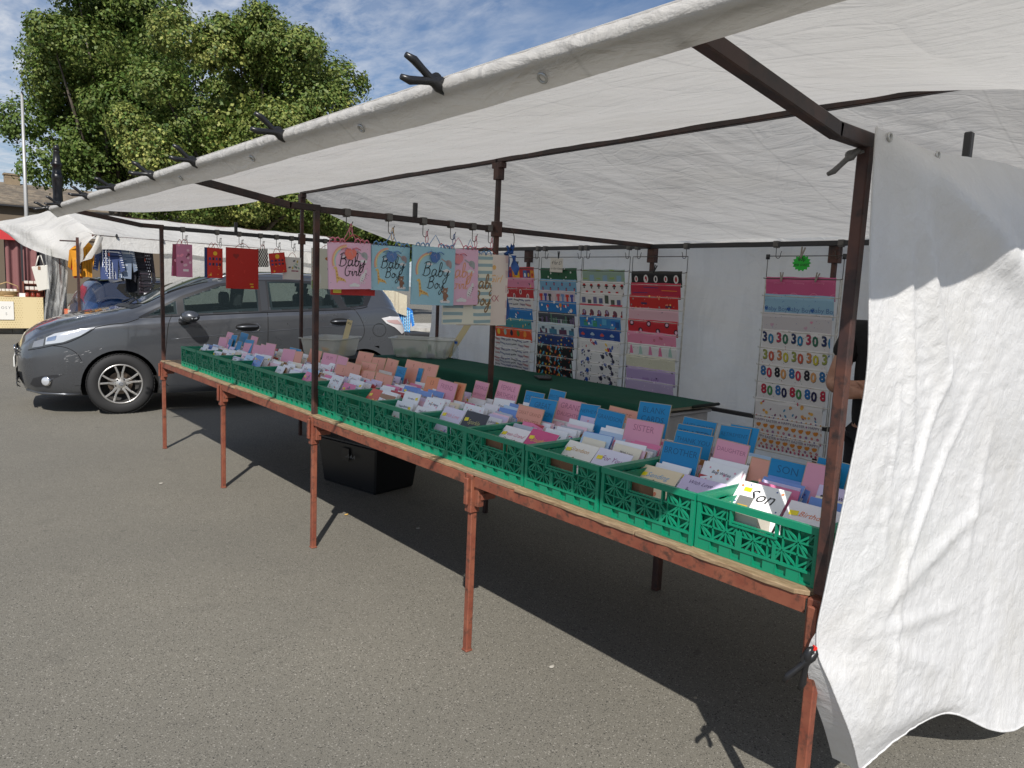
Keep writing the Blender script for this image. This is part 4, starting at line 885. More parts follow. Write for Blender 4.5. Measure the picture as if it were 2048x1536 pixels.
# ------------------------------------------------------------- wrapping paper racks
def wpat(kind,w,h):
    P_=dict(green=C(24,92,60),lblue=C(120,170,205),blue=C(30,120,190),navy=C(24,50,110),black=C(24,24,30),white=C(225,222,222),pink=C(225,140,170),red=C(190,44,52),crim=C(190,40,70),teal=C(60,140,150),orange=C(220,80,40),royal=C(20,70,150),cream=C(215,210,190),lilac=C(185,160,205),pale=C(205,190,200),dgrey=C(60,66,78),sea=C(150,175,160))
    rr=random.Random(sum(map(ord,kind))*7)
    def rnd(n,cols,r0,r1,f='ell'):
        for _ in range(n):
            x,y=rr.uniform(.005,w-.005),rr.uniform(.005,h-.005); r=rr.uniform(r0,r1); c=rr.choice(cols)
            if f=='ell': p.ell(x,y,r,c=c,n=7)
            elif f=='star': p.star(x,y,r,c,rot=rr.uniform(0,6))
            elif f=='heart': p.heart(x,y,r,c,rr.uniform(-.4,.4))
            elif f=='leaf': p.ell(x,y,r*.5,r,c=c,n=7,rot=rr.uniform(-1,1))
            elif f=='rect': p.rect(x,y,r,r*1.3,c,rr.uniform(-.3,.3))
            elif f=='flower': p.flower(x,y,r,c,P_['cream'])
    def mk(c): return Print(w,h,P_[c] if isinstance(c,str) else c,.0012,edge=C(230,228,225))
    k=kind
    if k=='patch':
        p=mk('red')
        for i in range(10): p.rect(i*w/10,0,w/10,h*.75,(C(235,190,40),C(200,50,50),C(60,110,180),C(110,50,110),C(230,150,40))[i%5]); p.ell(i*w/10+w/20,h*.4,.014,.02,c=(C(200,40,40),C(240,240,240),C(240,190,60))[i%3])
    elif k=='cats': p=mk('pink'); rnd(9,(C(60,60,80),C(200,80,130),C(230,220,120)),.008,.016,'leaf')
    elif k=='ovals':
        p=mk('red')
        for i in range(5): p.ell(.05+i*.1,h*(.35+.3*(i%2)),.018,.026,c=C(235,220,220),n=12); p.ell(.05+i*.1,h*(.35+.3*(i%2)),.010,.017,c=C(120,50,80))
        rnd(14,(C(240,200,200),),.002,.004)
    elif k=='words':
        p=mk('white')
        for r_ in range(3):
            for i in range(6): p.text(rr.choice(('Happy','Birthday','Hooray','Best')),.04+i*.085+rr.uniform(-.01,.01),.02+r_*h/3,.034,rr.choice((C(40,60,130),C(170,40,50),C(40,40,50),C(90,60,120))),rot=rr.uniform(-.2,.2),wmax=.078,bold=.02)
    elif k=='animals': p=mk('blue'); rnd(14,(C(230,120,60),C(240,240,240),C(240,190,80),C(40,60,110)),.006,.015,'leaf')
    elif k=='jungle': p=mk('teal'); rnd(16,(C(220,160,60),C(60,60,50),C(120,160,70),C(230,220,160)),.008,.018,'leaf')
    elif k=='balloonred':
        p=mk('orange')
        for i in range(5): p.ell(.05+i*.1,h*.6,.022,.03,c=(C(240,200,70),C(160,190,180),C(40,40,60),C(90,120,60),C(240,150,60))[i],n=12)
        rnd(10,(C(250,220,120),),.004,.007,'star')
    elif k=='sport': p=mk('green'); rnd(10,(C(220,225,220),),.007,.012); rnd(10,(C(15,40,35),),.006,.012,'rect')
    elif k=='stamps':
        p=mk('lblue')
        for i in range(10): x=.03+i*.052; y=h*(.55 if i%2 else .2); p.rect(x,y,.018,.03,C(40,60,110)); p.rect(x+.003,y+.004,.012,.018,C(200,90,100))
    elif k=='shirts':
        p=mk('pale')
        for i in range(9):
            x=.03+i*.058;c=(C(210,60,50),C(60,70,160),C(60,60,60),C(220,200,200),C(205,90,100),C(120,150,200))[i%6]; p.poly([(x-.02,h*.75),(x+.02,h*.75),(x+.024,h*.55),(x+.013,h*.58),(x+.013,h*.2),(x-.013,h*.2),(x-.013,h*.58),(x-.024,h*.55)],c)
    elif k=='balls': p=mk('blue'); rnd(9,(C(235,235,235),C(200,60,60),C(240,150,60)),.010,.020); rnd(7,(C(240,240,240),),.012,.02,'leaf')
    elif k=='shelf':
        p=mk('dgrey')
        for i in range(16): p.rect(.01+i*.032,.01,.02,h*rr.uniform(.4,.9),rr.choice((C(30,30,34),C(80,110,120),C(110,90,130),C(90,130,110),C(170,175,180))))
        p.rect(0,h*.48,w,.003,C(180,190,195))
    elif k=='ships':
        p=mk(C(190,205,215))
        for i in range(4): p.rect(.03+i*.13,h*.2,.10,h*.35,(C(90,50,80),C(60,120,150))[i%2]); p.rect(.06+i*.13,h*.5,.04,h*.2,C(70,90,110))
    elif k=='stars': p=mk('navy'); rnd(26,(C(240,200,60),C(210,80,60),C(90,160,220)),.008,.014,'star')
    elif k=='leaves': p=mk('black'); rnd(34,(C(230,190,60),C(90,170,200),C(200,90,50),C(150,180,170)),.010,.021,'leaf'); rnd(16,(C(210,80,40),),.003,.006)
    elif k=='baubles':
        p=mk('sea')
        for i in range(7): x=.03+i*.078; p.rect(x-.025,h*(.0 if i%2 else .35),.052,h*.62,C(150,180,100) if i%2==0 else C(140,175,200)); 
    elif k=='hats':
        p=mk('white')
        for i in range(12):
            x=.03+(i%6)*.088+(.03 if i>5 else 0); y=h*(.68 if i<6 else .2); p.ell(x,y,.022,.008,c=C(50,20,25)); p.rect(x-.014,y+.004,.028,.014,C(190,40,45)); p.ell(x,y-.016,.010,.007,c=C(40,40,44))
    elif k=='photos':
        p=mk('white')
        for i in range(8): p.rect(.01+i*.068,h*rr.uniform(.1,.3),.042,h*rr.uniform(.35,.6),rr.choice((C(90,100,140),C(80,90,80),C(60,70,60),C(110,110,150))))
    elif k=='prints':
        p=mk('white'); p.rect(0,h-.014,w,.014,C(190,40,70))
        for i in range(6): p.ell(.05+i*.09,h*.4,.022,.03,c=C(110,60,80),rot=.5); p.ell(.05+i*.09,h*.45,.012,.016,c=C(170,150,190)); p.ell(.03+i*.09,h*.25,.012,c=C(160,40,50))
    elif k=='bluepatch':
        p=mk(C(50,130,190))
        for i in range(12): p.rect(rr.uniform(0,w-.06),rr.uniform(0,h*.6),.05,.05,rr.choice((C(30,110,200),C(60,150,120),C(90,170,210),C(20,80,150))))
        rnd(10,(C(20,40,80),C(240,240,240),C(190,120,50)),.006,.012)
    elif k=='cars':
        p=mk('royal')
        for i in range(5):
            x=.05+i*.115;c=C(205,80,70) if i%2==0 else C(170,190,210); p.ell(x,h*.5,.026,.010,c=c); p.ell(x,h*.56,.014,.010,c=c); p.rect(x-.02,h*.3,.04,.003,C(120,150,200))
    elif k=='party': p=mk('white'); rnd(12,(C(230,120,50),C(240,200,60),C(190,50,60),C(60,90,170)),.012,.026,'leaf'); rnd(12,(C(90,90,110),),.002,.004)
    elif k=='circles': p=mk('white'); rnd(9,(C(50,50,70),C(60,55,90),C(40,80,160)),.016,.024); rnd(20,(C(40,38,55),C(80,70,110)),.004,.010)
    elif k=='ovalsblack':
        p=mk('black')
        for i in range(5): r=(.018,.024,.02)[i%3]; p.ell(.05+i*.1,h*.5,r,r*1.4,c=C(230,225,225),n=14); p.ell(.05+i*.1,h*.5,r*.45,r*.9,c=(C(180,30,50),C(180,30,50),C(30,30,34))[i%3])
    elif k=='crimson':
        p=mk('crim')
        for i in range(6): p.rect(rr.uniform(0,w*.7),h*i/6,w*.3,.006,rr.choice((C(240,140,60),C(90,60,120),C(220,90,110),C(60,90,150))))
    elif k=='redfloral': p=mk(C(200,40,40)); rnd(26,(C(240,190,90),C(150,140,140),C(230,120,100)),.005,.011,'flower'); p.rect(w*.25,h*.4,.06,.016,C(70,50,90)); p.rect(w*.75,h*.25,.06,.016,C(70,50,90))
    elif k=='palepink': p=mk(C(226,180,192)); rnd(9,(C(160,130,150),C(220,110,140)),.003,.005)
    elif k=='redcircles':
        p=mk(C(200,34,50)); 
        for i in range(6): p.ell(.04+i*.09,h*(.3 if i%2 else .75),.024,c=C(60,20,40),n=12); p.ell(.04+i*.09,h*(.3 if i%2 else .75),.014,c=C(230,190,210))
    elif k=='pinkflowers': p=mk('pink'); rnd(9,(C(200,80,110),C(240,190,200)),.008,.012,'flower')
    elif k=='dresses':
        p=mk('white')
        for i in range(5): x=.04+i*.1; p.poly([(x-.008,h*.85),(x+.008,h*.85),(x+.02,h*.3),(x-.02,h*.3)],(C(225,120,160),C(170,200,190),C(220,130,170))[i%3])
        rnd(22,(C(60,60,80),),.002,.005,'leaf')
    elif k=='glitter': p=mk('cream'); rnd(60,(C(190,185,150),C(235,232,215)),.001,.004)
    elif k=='butterfly':
        p=mk('lilac'); rnd(5,(C(60,30,90),),.008,.011,'heart'); p.text('with  Love',w*.5,h*.3,.04,C(150,110,180),shear=.4)
    elif k=='lilacpale': p=mk(C(200,182,216)); rnd(12,(C(230,215,235),),.004,.01,'leaf')
    elif k=='pinkplain':
        p=mk(C(205,92,140)); 
        for i in range(4): p.ring(.07+i*.14,.012,.034,.004,C(228,140,175),12,0,math.pi); p.text('Christening',.10+i*.14,h*.75,.018,C(228,140,175),shear=.4)
    elif k=='babyboy':
        p=mk(C(150,190,215))
        for i in range(3): p.text('Baby Boy',.09+i*.17,h*.35,.045,C(90,120,170)); p.heart(.012+i*.17,h*.35,.016,C(50,100,170))
        rnd(34,(C(60,100,180),C(80,130,200)),.002,.005,'leaf')
    elif k=='hearts': p=mk(C(206,202,206)); rnd(6,(C(225,150,180),C(205,170,190)),.010,.018,'heart'); rnd(34,(C(90,110,170),C(170,150,165)),.001,.003)
    elif k in('n30','n30b','n80','n80b'):
        p=mk('white'); cols=dict(n30=(C(30,50,100),C(30,130,180),C(180,60,90),C(50,110,90)),n30b=(C(150,160,80),C(200,90,70),C(200,130,80),C(200,190,60)),n80=(C(40,110,170),C(200,50,80),C(20,20,40),C(220,160,100)),n80b=(C(190,40,70),C(60,140,80),C(40,110,180),C(30,30,80)))[k]
        d1='3' if '30' in k else '8'; off={'n30':0,'n30b':.02,'n80':.01,'n80b':.03}[k]
        for r_ in range(2):
            for i in range(5):
                x=.02+off*(1-2*r_)+i*.108; y=h*(.60 if r_==0 else -.12)
                for q,(ch,c) in enumerate(((d1,cols[(2*i)%4]),('0',cols[(2*i+1)%4]))):
                    p.text(ch,x+q*.046+.002,y+(.006 if q==0 else -.004)-.003,.094,C(90,90,90),bold=.03,sx=.9); p.text(ch,x+q*.046,y+(.006 if q==0 else -.004),.090,c,bold=.035,sx=.9)
        rnd(26,(C(170,40,60),C(60,80,40),C(40,40,60)),.002,.003)
    elif k=='chicks': p=mk('white'); rnd(16,(C(70,140,180),C(180,60,80),C(130,80,110)),.010,.014,'leaf'); rnd(16,(C(222,160,90),C(230,180,80)),.008,.014)
    else: # easter
        p=mk('white')
        for i in range(16): p.ell(.012+i*.034,h*.92,.006,c=(C(170,60,70),C(90,80,140),C(200,150,60))[i%3],n=7)
        for i in range(3): p.text('HAPPY EASTER',.09+i*.2,h*.74,.026,C(90,70,110)); p.star(.19+i*.2,h*.74,.009,C(150,50,130),n=6)
        for i in range(10):
            x=.03+i*.053; p.ell(x,h*.50,.016,.014,c=C(215,140,60)); p.ell(x+.012,h*.55,.009,c=C(215,140,60)); p.poly([(x-.014,h*.5),(x-.022,h*.56),(x-.008,h*.54)],C(215,140,60))
        for i in range(13): p.flower(.02+i*.041,h*.27,.010,(C(130,60,140),C(205,110,60),C(180,60,110))[i%3],C(230,220,200))
        for i in range(18): p.ell(.014+i*.03,h*.08,.008,.011,c=(C(180,70,100),C(200,110,140),C(150,60,90))[i%3],n=8)
    return p
desc=dict(patch='patchwork of yellow, red and blue pictures',cats='pink paper with small cats',ovals='red paper with pale ovals',words='white paper covered in birthday words',animals='bright blue paper with orange animals',jungle='teal paper with jungle leaves',balloonred='orange red paper with balloons',sport='dark green sports paper',stamps='light blue paper with little stamps',shirts='grey paper with football shirts',balls='blue paper with sports balls',shelf='dark grey paper with bottles and books',ships='pale paper with ship pictures',stars='navy paper with coloured stars',leaves='black paper with bright leaves',baubles='pale green and blue jar paper',hats='white paper with red and black hats',photos='white paper with small photographs',prints='white paper under a red edge with pictures',bluepatch='blue patchwork boyish paper',cars='royal blue paper with small cars',party='white paper with orange and yellow balloons',circles='white paper with dark round baubles',ovalsblack='black paper with white ovals and red figures',crimson='crimson striped paper',redfloral='red floral paper',palepink='plain pale pink paper',redcircles='red paper with dark circles',pinkflowers='pink paper with faint flowers',dresses='white paper with pink dresses',glitter='cream glitter paper',butterfly='lilac paper with butterflies and script',lilacpale='pale lilac paper',pinkplain='deep pink christening paper',babyboy='pale blue "Baby Boy" paper',hearts='pale grey paper with pink hearts',n30='white paper with dark and blue number 30s',n30b='white paper with yellow and orange number 30s',n80='white paper with black and red number 80s',n80b='white paper with green and blue number 80s',chicks='white paper with chicks and eggs',easter='white "HAPPY EASTER" paper with orange chicks')
rackn=['first rack from left','second rack from left','third rack from left','fourth rack from left','single right-hand rack']
def rack(ix,x0,x1,z0,kinds,pitch,zt=1.872,sheet_h=None,cream=False,Y=2.855):
    w=x1-x0; n=len(kinds); zb=z0-pitch*n
    r=empty('wire_rack',(x0,Y,zt),label='wire rack of wrapping paper sheets, the '+rackn[ix],cat='wire rack',group='wire racks of wrapping paper')
    mw=M_wirew; b=MB(); b.tube([(.0,0,0),(w,0,0)],.0034,6); b.build('top_wire',M_hook,r,smooth=True)
    for s_ in(0,1):
        b=MB(); xx=s_*w; b.tube([(xx,0,0),(xx,0,z0-zt)],.0026,6,mi=0); b.build('side_wire',M_hook,r,smooth=True)
        b=MB(); b.tube([(xx,.0,z0-zt+.01),(xx,0,zb-zt)],.0042,6); b.tube([(xx+(-.022 if s_ else .022),.02,z0-zt),(xx+(-.022 if s_ else .022),.02,zb-zt)],.0035,6); b.build('side_wire',mw,r,smooth=True)
        if cream:
            b=MB(); b.tube([(xx,-.0,.012),(xx,0,-.022)],.014,8); b.build('end_knob',M_dark,r,smooth=True)
    for i in range(n+1):
        b=MB(); z=z0-zt-i*pitch; b.tube([(-.01,-.012,z+.006),(.0,-.03,z),(w,-.03,z),(w+.01,-.012,z+.006)],.0032 if i<n else .004,6); b.build('cross_wire',mw if i else M_hook,r,smooth=True)
    for i,k in enumerate(kinds):
        ww=w-.05+R.uniform(-.01,.008); hh=pitch*1.28 if i<n-1 else pitch*.98; p=wpat(k,ww,hh); p.nx=10; p.ny=5; zb_=z0-i*pitch-hh+.012+R.uniform(-.004,.004); sx_=x0+.022+R.uniform(-.006,.006); ph=R.uniform(0,6); am=R.uniform(.001,.003); tl=R.uniform(-.006,.006)
        yy=Y-.014 if i else Y-.012
        fn=lambda u,v,nn:(sx_+u,yy-nn-.022*(v/hh)+am*math.sin(u*22+ph)*(v/hh)-(.006*max(0,(v/hh-.85)/.15)**2 if v/hh>.85 else 0)*-1,zb_+v+am*.8*math.sin(u*31+ph)+tl*u)
        o=link('wrapping_sheet',p.mesh('wrapping_sheet',M_paper,fn)); 
        dup=kinds[:i].count(k); where='at the top' if i==0 else 'at the bottom' if i==n-1 else '%s down'%ordn[i]
        tag(o,'%s, %s, %s'%(desc[k],where,rackn[ix]),'wrapping paper','wrapping paper sheets in the racks')
    return r
rack(0,1.16,1.752,1.765,['patch','cats','ovals','words','animals','jungle','balloonred','words','words','words'],.098)
rack(1,1.785,2.318,1.757,['sport','stamps','shirts','balls','shelf','ships','stars','leaves','leaves','leaves'],.099)
rack(2,2.335,2.872,1.752,['baubles','hats','photos','prints','bluepatch','cars','party','circles','circles','circles'],.099)
rack(3,2.90,3.45,1.745,['ovalsblack','crimson','redfloral','palepink','redcircles','pinkflowers','dresses','glitter','butterfly','lilacpale'],.097)
rack(4,4.128,4.672,1.718,['pinkplain','babyboy','hearts','n30','n30b','n80','n80b','chicks','easter','easter'],.120,cream=True)
# little black clips and pegs, price cards
M_peg=weathered('grey_wood_peg',(.30,.26,.22),(.40,.36,.30),.7,20)
def peg(x,y,z,rot,lab,mat,s_=1):
    b=MB()
    for q in(-1,1): b.bar((0,0,-.028*s_),(q*.010*s_,0,.036*s_),.006*s_,.009*s_)
    o=b.build('peg',mat,bevel=.001); o.location=(x,y,z); o.rotation_euler=(0,rot,0); tag(o,lab,'peg')
peg(1.50,2.80,1.795,.0,'black peg on the colourful top sheet of the left rack',M_black)
peg(2.07,2.80,1.885,.0,'black peg holding the "4 for" price card',M_black)
peg(3.18,2.80,1.77,.35,'black peg on the black paper with white ovals',M_black)
p=Print(.165,.125,C(222,216,206),.0015); p.text('4 for £1',.085,.083,.05,BLK,shear=.2,sx=.8); p.text('or 30p A Sheet',.088,.032,.024,BLK,shear=.2,wmax=.15)
o=link('price_card',p.mesh('price_card',M_print)); o.location=(2.045,2.80,1.735); o.rotation_euler=(0,.03,0); tag(o,'white handwritten price card "4 for £1 or 30p A Sheet" on the second rack','price card')
p=Print(.15,.12,C(40,190,60),.0015); p.outline=[(.075+(.068 if i%2==0 else .054)*math.cos(i*math.pi/14),.058+(.056 if i%2==0 else .045)*math.sin(i*math.pi/14)) for i in range(28)]
p.text('60p',.075,.082,.036,BLK,bold=.01); p.text('PER SHEET',.075,.045,.028,BLK,shear=.2,wmax=.11,bold=.01)
o=link('price_star',p.mesh('price_star',MAT('fluorescent_card',(.05,.6,.1),.5) if False else M_print)); o.location=(4.40,2.82,1.765); tag(o,'fluorescent green star price card "60p PER SHEET" pegged to the right rack','price card')
peg(4.405,2.805,1.885,.22,'wooden peg holding the green price star',M_peg,1.2); peg(4.27,2.81,1.725,0,'left wooden peg on the deep pink paper',M_peg); peg(4.52,2.81,1.725,.3,'right wooden peg on the deep pink paper',M_peg)
# ------------------------------------------------------------- green cloth table at the back
def felt():
    m_=MAT('dark_green_cloth',(.010,.075,.048),.85,spec=.25); N=NT(m_); c=N.mix(N.mr(N.noise(N.coord(),2.5,4,.6),.35,.7,0,.8),(.009,.068,.044,1),(.016,.095,.062,1)); N.l(c,N.b.inputs[0]); N.l(N.bump(N.noise(N.coord(scale=(2,6,6)),5,3),.4,.006),N.b.inputs['Normal']); return m_
M_felt=felt(); M_tabw=MAT('raw_chipboard',(.40,.36,.27),.8)
tb=empty('back_table',(0,0,0),label='long back table under a dark green cloth',cat='table')
gx0,gx1,gy0,gy1=.12,3.90,2.10,2.74
b=MB(); b.box(gx0,gx1-.02,gy0+.02,gy1,.782,.803); b.build('table_top',M_tabw,tb,bevel=.002)
for X in(.3,2.0,3.6):
    for Y in(2.2,2.66): b=MB(); b.box(X-.018,X+.018,Y-.018,Y+.018,0,.782); b.build('leg',M_dark,tb)
def cl(u,v):
    X=gx0-.02+(gx1-gx0+.02)*u; s_=v*1.35-.68   # across: back edge .. fold .. hanging front
    if s_<0: Y=gy0+.0-s_*(gy1-gy0)/.68; z=.8075+.0025*fbm(X*1.2,Y*2,1,2); 
    else:
        a=min(1,s_/.05)*math.pi/2; Y=gy0-.028*math.sin(a)-.018*math.sin(X*11+2*fbm(X,0,2,1))*min(1,max(0,s_-.05)*3); z=.8075-.028*(1-math.cos(a))-max(0,s_-.05)
    return (X,Y,z)
b=MB(); b.grid(cl,160,60,flip=False); o=b.build('green_cloth',M_felt,smooth=True,label='dark green cloth draped over the back table',cat='tablecloth')
b=MB(); b.tube([(gx1-.01,gy1+.02,.80),(gx1-.005,gy1-.1,.802),(gx1-.012,gy0+.35,.80)],.012,8); tag(b.build('cloth_roll',MAT('black_cloth_hem',(.012,.02,.018),.8),smooth=True),'rolled dark hem of cloth at the right end of the back table','cloth')
M_pbox=weathered('grey_storage_plastic',(.36,.36,.37),(.44,.44,.45),.5,4)
b=MB(); b.box(3.48,3.86,2.2,2.68,.42,.745); b.box(3.46,3.88,2.18,2.70,.745,.765); b.build('storage_box',M_pbox,bevel=.006,label='grey plastic storage box under the right end of the green table',cat='storage box')
b=MB(); b.box(3.44,3.90,2.16,2.72,0,.418); b.build('storage_box',MAT('dark_grey_box',(.06,.06,.065),.6),bevel=.006,label='dark lower storage box under the right end of the green table',cat='storage box')
# calculator
r=empty('calculator',(2.33,2.44,.812),rz=-.5,label='black desk calculator lying on the green cloth',cat='calculator')
b=MB(); b.box(-.10,.10,-.055,.055,.0,.014); b.add([(-.10,.045,.014),(.10,.045,.014),(.10,.055,.032),(-.10,.055,.032),(-.10,.055,.014),(.10,.055,.014)],[(0,1,2,3),(5,4,3,2),(0,3,4),(1,5,2)]); b.build('body',M_black,r,bevel=.002)
b=MB()
for i in range(5):
    for j in range(4): b.box(-.085+i*.036,-.06+i*.036,-.045+j*.021,-.031+j*.021,.014,.018)
b.build('key',MAT('grey_keys',(.12,.12,.13),.5),r)
# tubs
def tubmat():
    m_=MAT('translucent_tub',(.75,.75,.70),.25); N=NT(m_); t=N.n('ShaderNodeBsdfTransparent',{0:(.92,.93,.90,1)}); mx=N.n('ShaderNodeMixShader',{0:.46}); N.l(N.b.outputs[0],mx.inputs[1]); N.l(t.outputs[0],mx.inputs[2]); N.l(mx.outputs[0],N.o.inputs[0]); return m_
M_tub=tubmat()
def rrect(w,d,r,n=5):
    o=[]
    for cx,cy,a0 in((w/2-r,d/2-r,0),(-w/2+r,d/2-r,1),(-w/2+r,-d/2+r,2),(w/2-r,-d/2+r,3)):
        for k in range(n+1): a=(a0+k/n)*math.pi/2; o.append((cx+r*math.cos(a),cy+r*math.sin(a)))
    return o
def tub(loc,rz,w,d,h,label,fill):
    r=empty('plastic_tub',loc,rz,label=label,cat='plastic tub')
    prof=[(.80,.0),(.84,.02),(.96,h*.9),(.97,h-.006),(1.03,h),(1.03,h-.008),(1.0,h-.012)]; inner=[(.955,h*.9),(.83,.024),(.79,.004)]
    b=MB(); rings=[]
    for k,z in prof[:5]: rings.append([(x*k,y*k,z) for x,y in rrect(w,d,.05)])
    n=len(rings[0])
    for q,rg in enumerate(rings): b.v+=rg
    for q in range(len(rings)-1):
        for k in range(n): b.f.append((q*n+k,q*n+(k+1)%n,(q+1)*n+(k+1)%n,(q+1)*n+k)); b.m.append(0)
    b.f.append(tuple(range(n))[::-1]); b.m.append(0); b.build('shell',M_tub,r,smooth=True)
    b=MB(); pts=[(x*1.03,y*1.03,h) for x,y in rrect(w,d,.05)]; b.tube(pts,.006,6,closed=True); b.build('rim',M_tub,r,smooth=True)
    return r
b=MB(); b.box(-.55,.32,1.31,2.08,.775,.802); tag(b.build('side_counter',MAT('black_counter_cloth',(.012,.013,.014),.85),bevel=.004),'black covered side counter joining the front and back tables at the left','counter')
tub((0.03,1.60,.804),-.88,.62,.42,.19,'translucent tub of small toys on the side counter, price stick "40p"',0)
tub((.42,2.47,.812),.80,.66,.42,.195,'translucent tub of little pots on the green table, price stick "20p"',0)
cols=[C(30,130,70),C(225,225,215),C(110,120,150),C(30,120,60),C(200,205,200),C(60,110,80),C(130,120,160)]
def pot(x,y,z,c,lab,lie=False,s_=1):
    b=MB(); M=Matrix.Translation((x,y,z))@(Matrix.Rotation(math.pi/2,4,'X')@Matrix.Rotation(.0,4,'Z') if lie else Matrix.Identity(4))
    k=s_; b.lathe([(0,0),(.028*k,0),(.029*k,.004),(.029*k,.05*k),(.031*k,.052*k),(.031*k,.066*k),(.028*k,.069*k),(0,.069*k)],14,M=M); tag(b.build('small_pot',MAT('pot_plastic',c,.4),smooth=False,auto=35),lab,'pot','small pots in the right tub')
k=0
for j in range(3):
    for i in range(6):
        a=.80; u=-.22+i*.085; v=-.10+j*.095
        pot(.42+u*math.cos(a)-v*math.sin(a),2.47+u*math.sin(a)+v*math.cos(a),.835+(.03 if k%3==0 else 0),cols[(k*5)%7],'%s plastic pot in the green table tub, %s row, %s from left'%(('green','white','lavender grey','green','pale','dark green','lilac')[(k*5)%7],('front','middle','back')[j],ordn[i]),k%2==0); k+=1
for i in range(13):
    a=-.88; u=-.22+.055*(i%7)+.03; v=-.10+.13*(i//7)
    b=MB(); b.lathe([(0,0),(.02,.004),(.026,.02),(.018,.034),(0,.04)],8); o=b.build('small_toy',MAT('toy',(C(60,190,120),C(230,190,80),C(240,160,80),C(220,215,200),C(200,200,190))[i%5] if i<9 else C(220,215,205),.5),smooth=True); o.location=(.03+u*math.cos(a)-v*math.sin(a),1.60+u*math.sin(a)+v*math.cos(a),.822+.02*(i%3)); o.rotation_euler=(i*.7,i,0); tag(o,'%s rubber toy in the left tub, %s from its left end'%(('mint green','yellow','orange','cream','pale grey')[i%5],ordn[i]),'toy','toys in the left tub')
def stick(x,y,z,lean,txt,lab,w=.045,h=.30,rz=.55):
    p=Print(w,h,C(222,205,160),.004,edge=C(190,170,120)); p.text(txt,w/2,h-.035,.034,BLK,wmax=w*.8,shear=.2)
    o=link('price_stick',p.mesh('price_stick',M_print)); o.location=(x,y,z); o.rotation_euler=(-.12,lean,rz); tag(o,lab,'price stick')
stick(.14,1.66,.83,.22,'40p','flat wooden price stick lettered "40p" standing in the left tub',.055,.36,1.0)
stick(.60,2.66,.83,.52,'20p','long wooden price stick lettered "20p" leaning in the tub on the green table',.066,.46,.85)
# water bottle
r=empty('water_bottle',(.68,2.70,.812),label='small clear water bottle with blue cap on the green table',cat='bottle')
M_glass=MAT('clear_pet',(.8,.85,.9),.08); N_=NT(M_glass); t_=N_.n('ShaderNodeBsdfTransparent',{0:(.93,.95,.97,1)}); mx_=N_.n('ShaderNodeMixShader',{0:.65}); N_.l(N_.b.outputs[0],mx_.inputs[1]); N_.l(t_.outputs[0],mx_.inputs[2]); N_.l(mx_.outputs[0],N_.o.inputs[0])
b=MB(); b.lathe([(0,0),(.03,0),(.033,.01),(.033,.07),(.030,.08),(.033,.09),(.028,.12),(.013,.15),(.013,.16)],18); b.build('body',M_glass,r,smooth=True)
b=MB(); b.lathe([(0,.183),(.016,.183),(.017,.18),(.017,.158)],16); b.build('cap',MAT('blue_cap',(.02,.12,.5),.4),r,smooth=True)
# black lidded crate under the table
r=empty('storage_chest',(1.95,.98,0),rz=math.radians(12),label='black lidded plastic chest standing on the asphalt under the table',cat='storage chest')
M_chest=MAT('black_chest_plastic',(.010,.011,.013),.4)
b=MB(); n=0
b.add([(-.30,-.20,0),(.30,-.20,0),(.30,.20,0),(-.30,.20,0),(-.34,-.235,.36),(.34,-.235,.36),(.34,.235,.36),(-.34,.235,.36)],[(3,2,1,0),(0,1,5,4),(1,2,6,5),(2,3,7,6),(3,0,4,7),(4,5,6,7)]); b.build('body',M_chest,r,bevel=.012)
b=MB(); b.box(-.355,-.002,-.25,.25,.362,.378); b.box(.002,.355,-.25,.25,.362,.378); b.build('lid',MAT('worn_black_lid',(.035,.037,.042),.4),r,bevel=.004)
b=MB(); b.box(-.03,.05,-.245,-.236,.22,.32); b.build('latch',M_black,r,bevel=.003)
b=MB(); b.box(-.352,-.325,-.06,.06,.2,.28); b.build('latch',M_black,r,bevel=.003)
b=MB()
for i in range(9): b.box(.02+i*.012,.028+i*.012,-.2475,-.2465,.25+.006*(i%2),.258+.01*(i%3))
b.build('moulded_mark',MAT('grey_mark',(.12,.12,.12),.6),r)
# ------------------------------------------------------------- the grey car
def carpaint():
    m_=MAT('dark_grey_metallic_paint',(.085,.09,.10),.24,.55); b=m_.node_tree.nodes['Principled BSDF']; b.inputs['Coat Weight'].default_value=1; b.inputs['Coat Roughness'].default_value=.04
    N=NT(m_); n=N.noise(N.coord(),400,2,.5); N.l(N.bump(n,.04,.001),b.inputs['Normal']); d=N.noise(N.coord(),3,5,.6); N.l(N.mr(d,.3,.8,.24,.42),b.inputs['Roughness']); return m_
M_paint=carpaint()
M_carglass=MAT('tinted_car_glass',(.015,.02,.02),.02,spec=.9); M_sidegl=MAT('side_window_glass',(.02,.03,.028),.02,spec=.9); _n=NT(M_sidegl); _t=_n.n('ShaderNodeBsdfTransparent',{0:(.62,.70,.67,1)}); _m=_n.n('ShaderNodeMixShader',{0:.68}); _n.l(_n.b.outputs[0],_m.inputs[1]); _n.l(_t.outputs[0],_m.inputs[2]); _n.l(_m.outputs[0],_n.o.inputs[0]); M_rub=MAT('black_rubber',(.018,.018,.019),.75); M_trim=MAT('black_trim',(.012,.012,.013),.4); M_gap=MAT('panel_gap_black',(.004,.004,.004),.9)
M_alloy=weathered('satin_alloy',(.50,.49,.47),(.60,.58,.56),.32,20,metal=.8); M_lamp=MAT('clear_lamp_glass',(.55,.57,.60),.08,.35,spec=.9); M_lampd=MAT('dark_lamp_housing',(.10,.105,.11),.2,.3); M_brake=MAT('brake_disc',(.18,.14,.11),.4,.8)
CARP=(-2.07,-.85); CPH=82.0
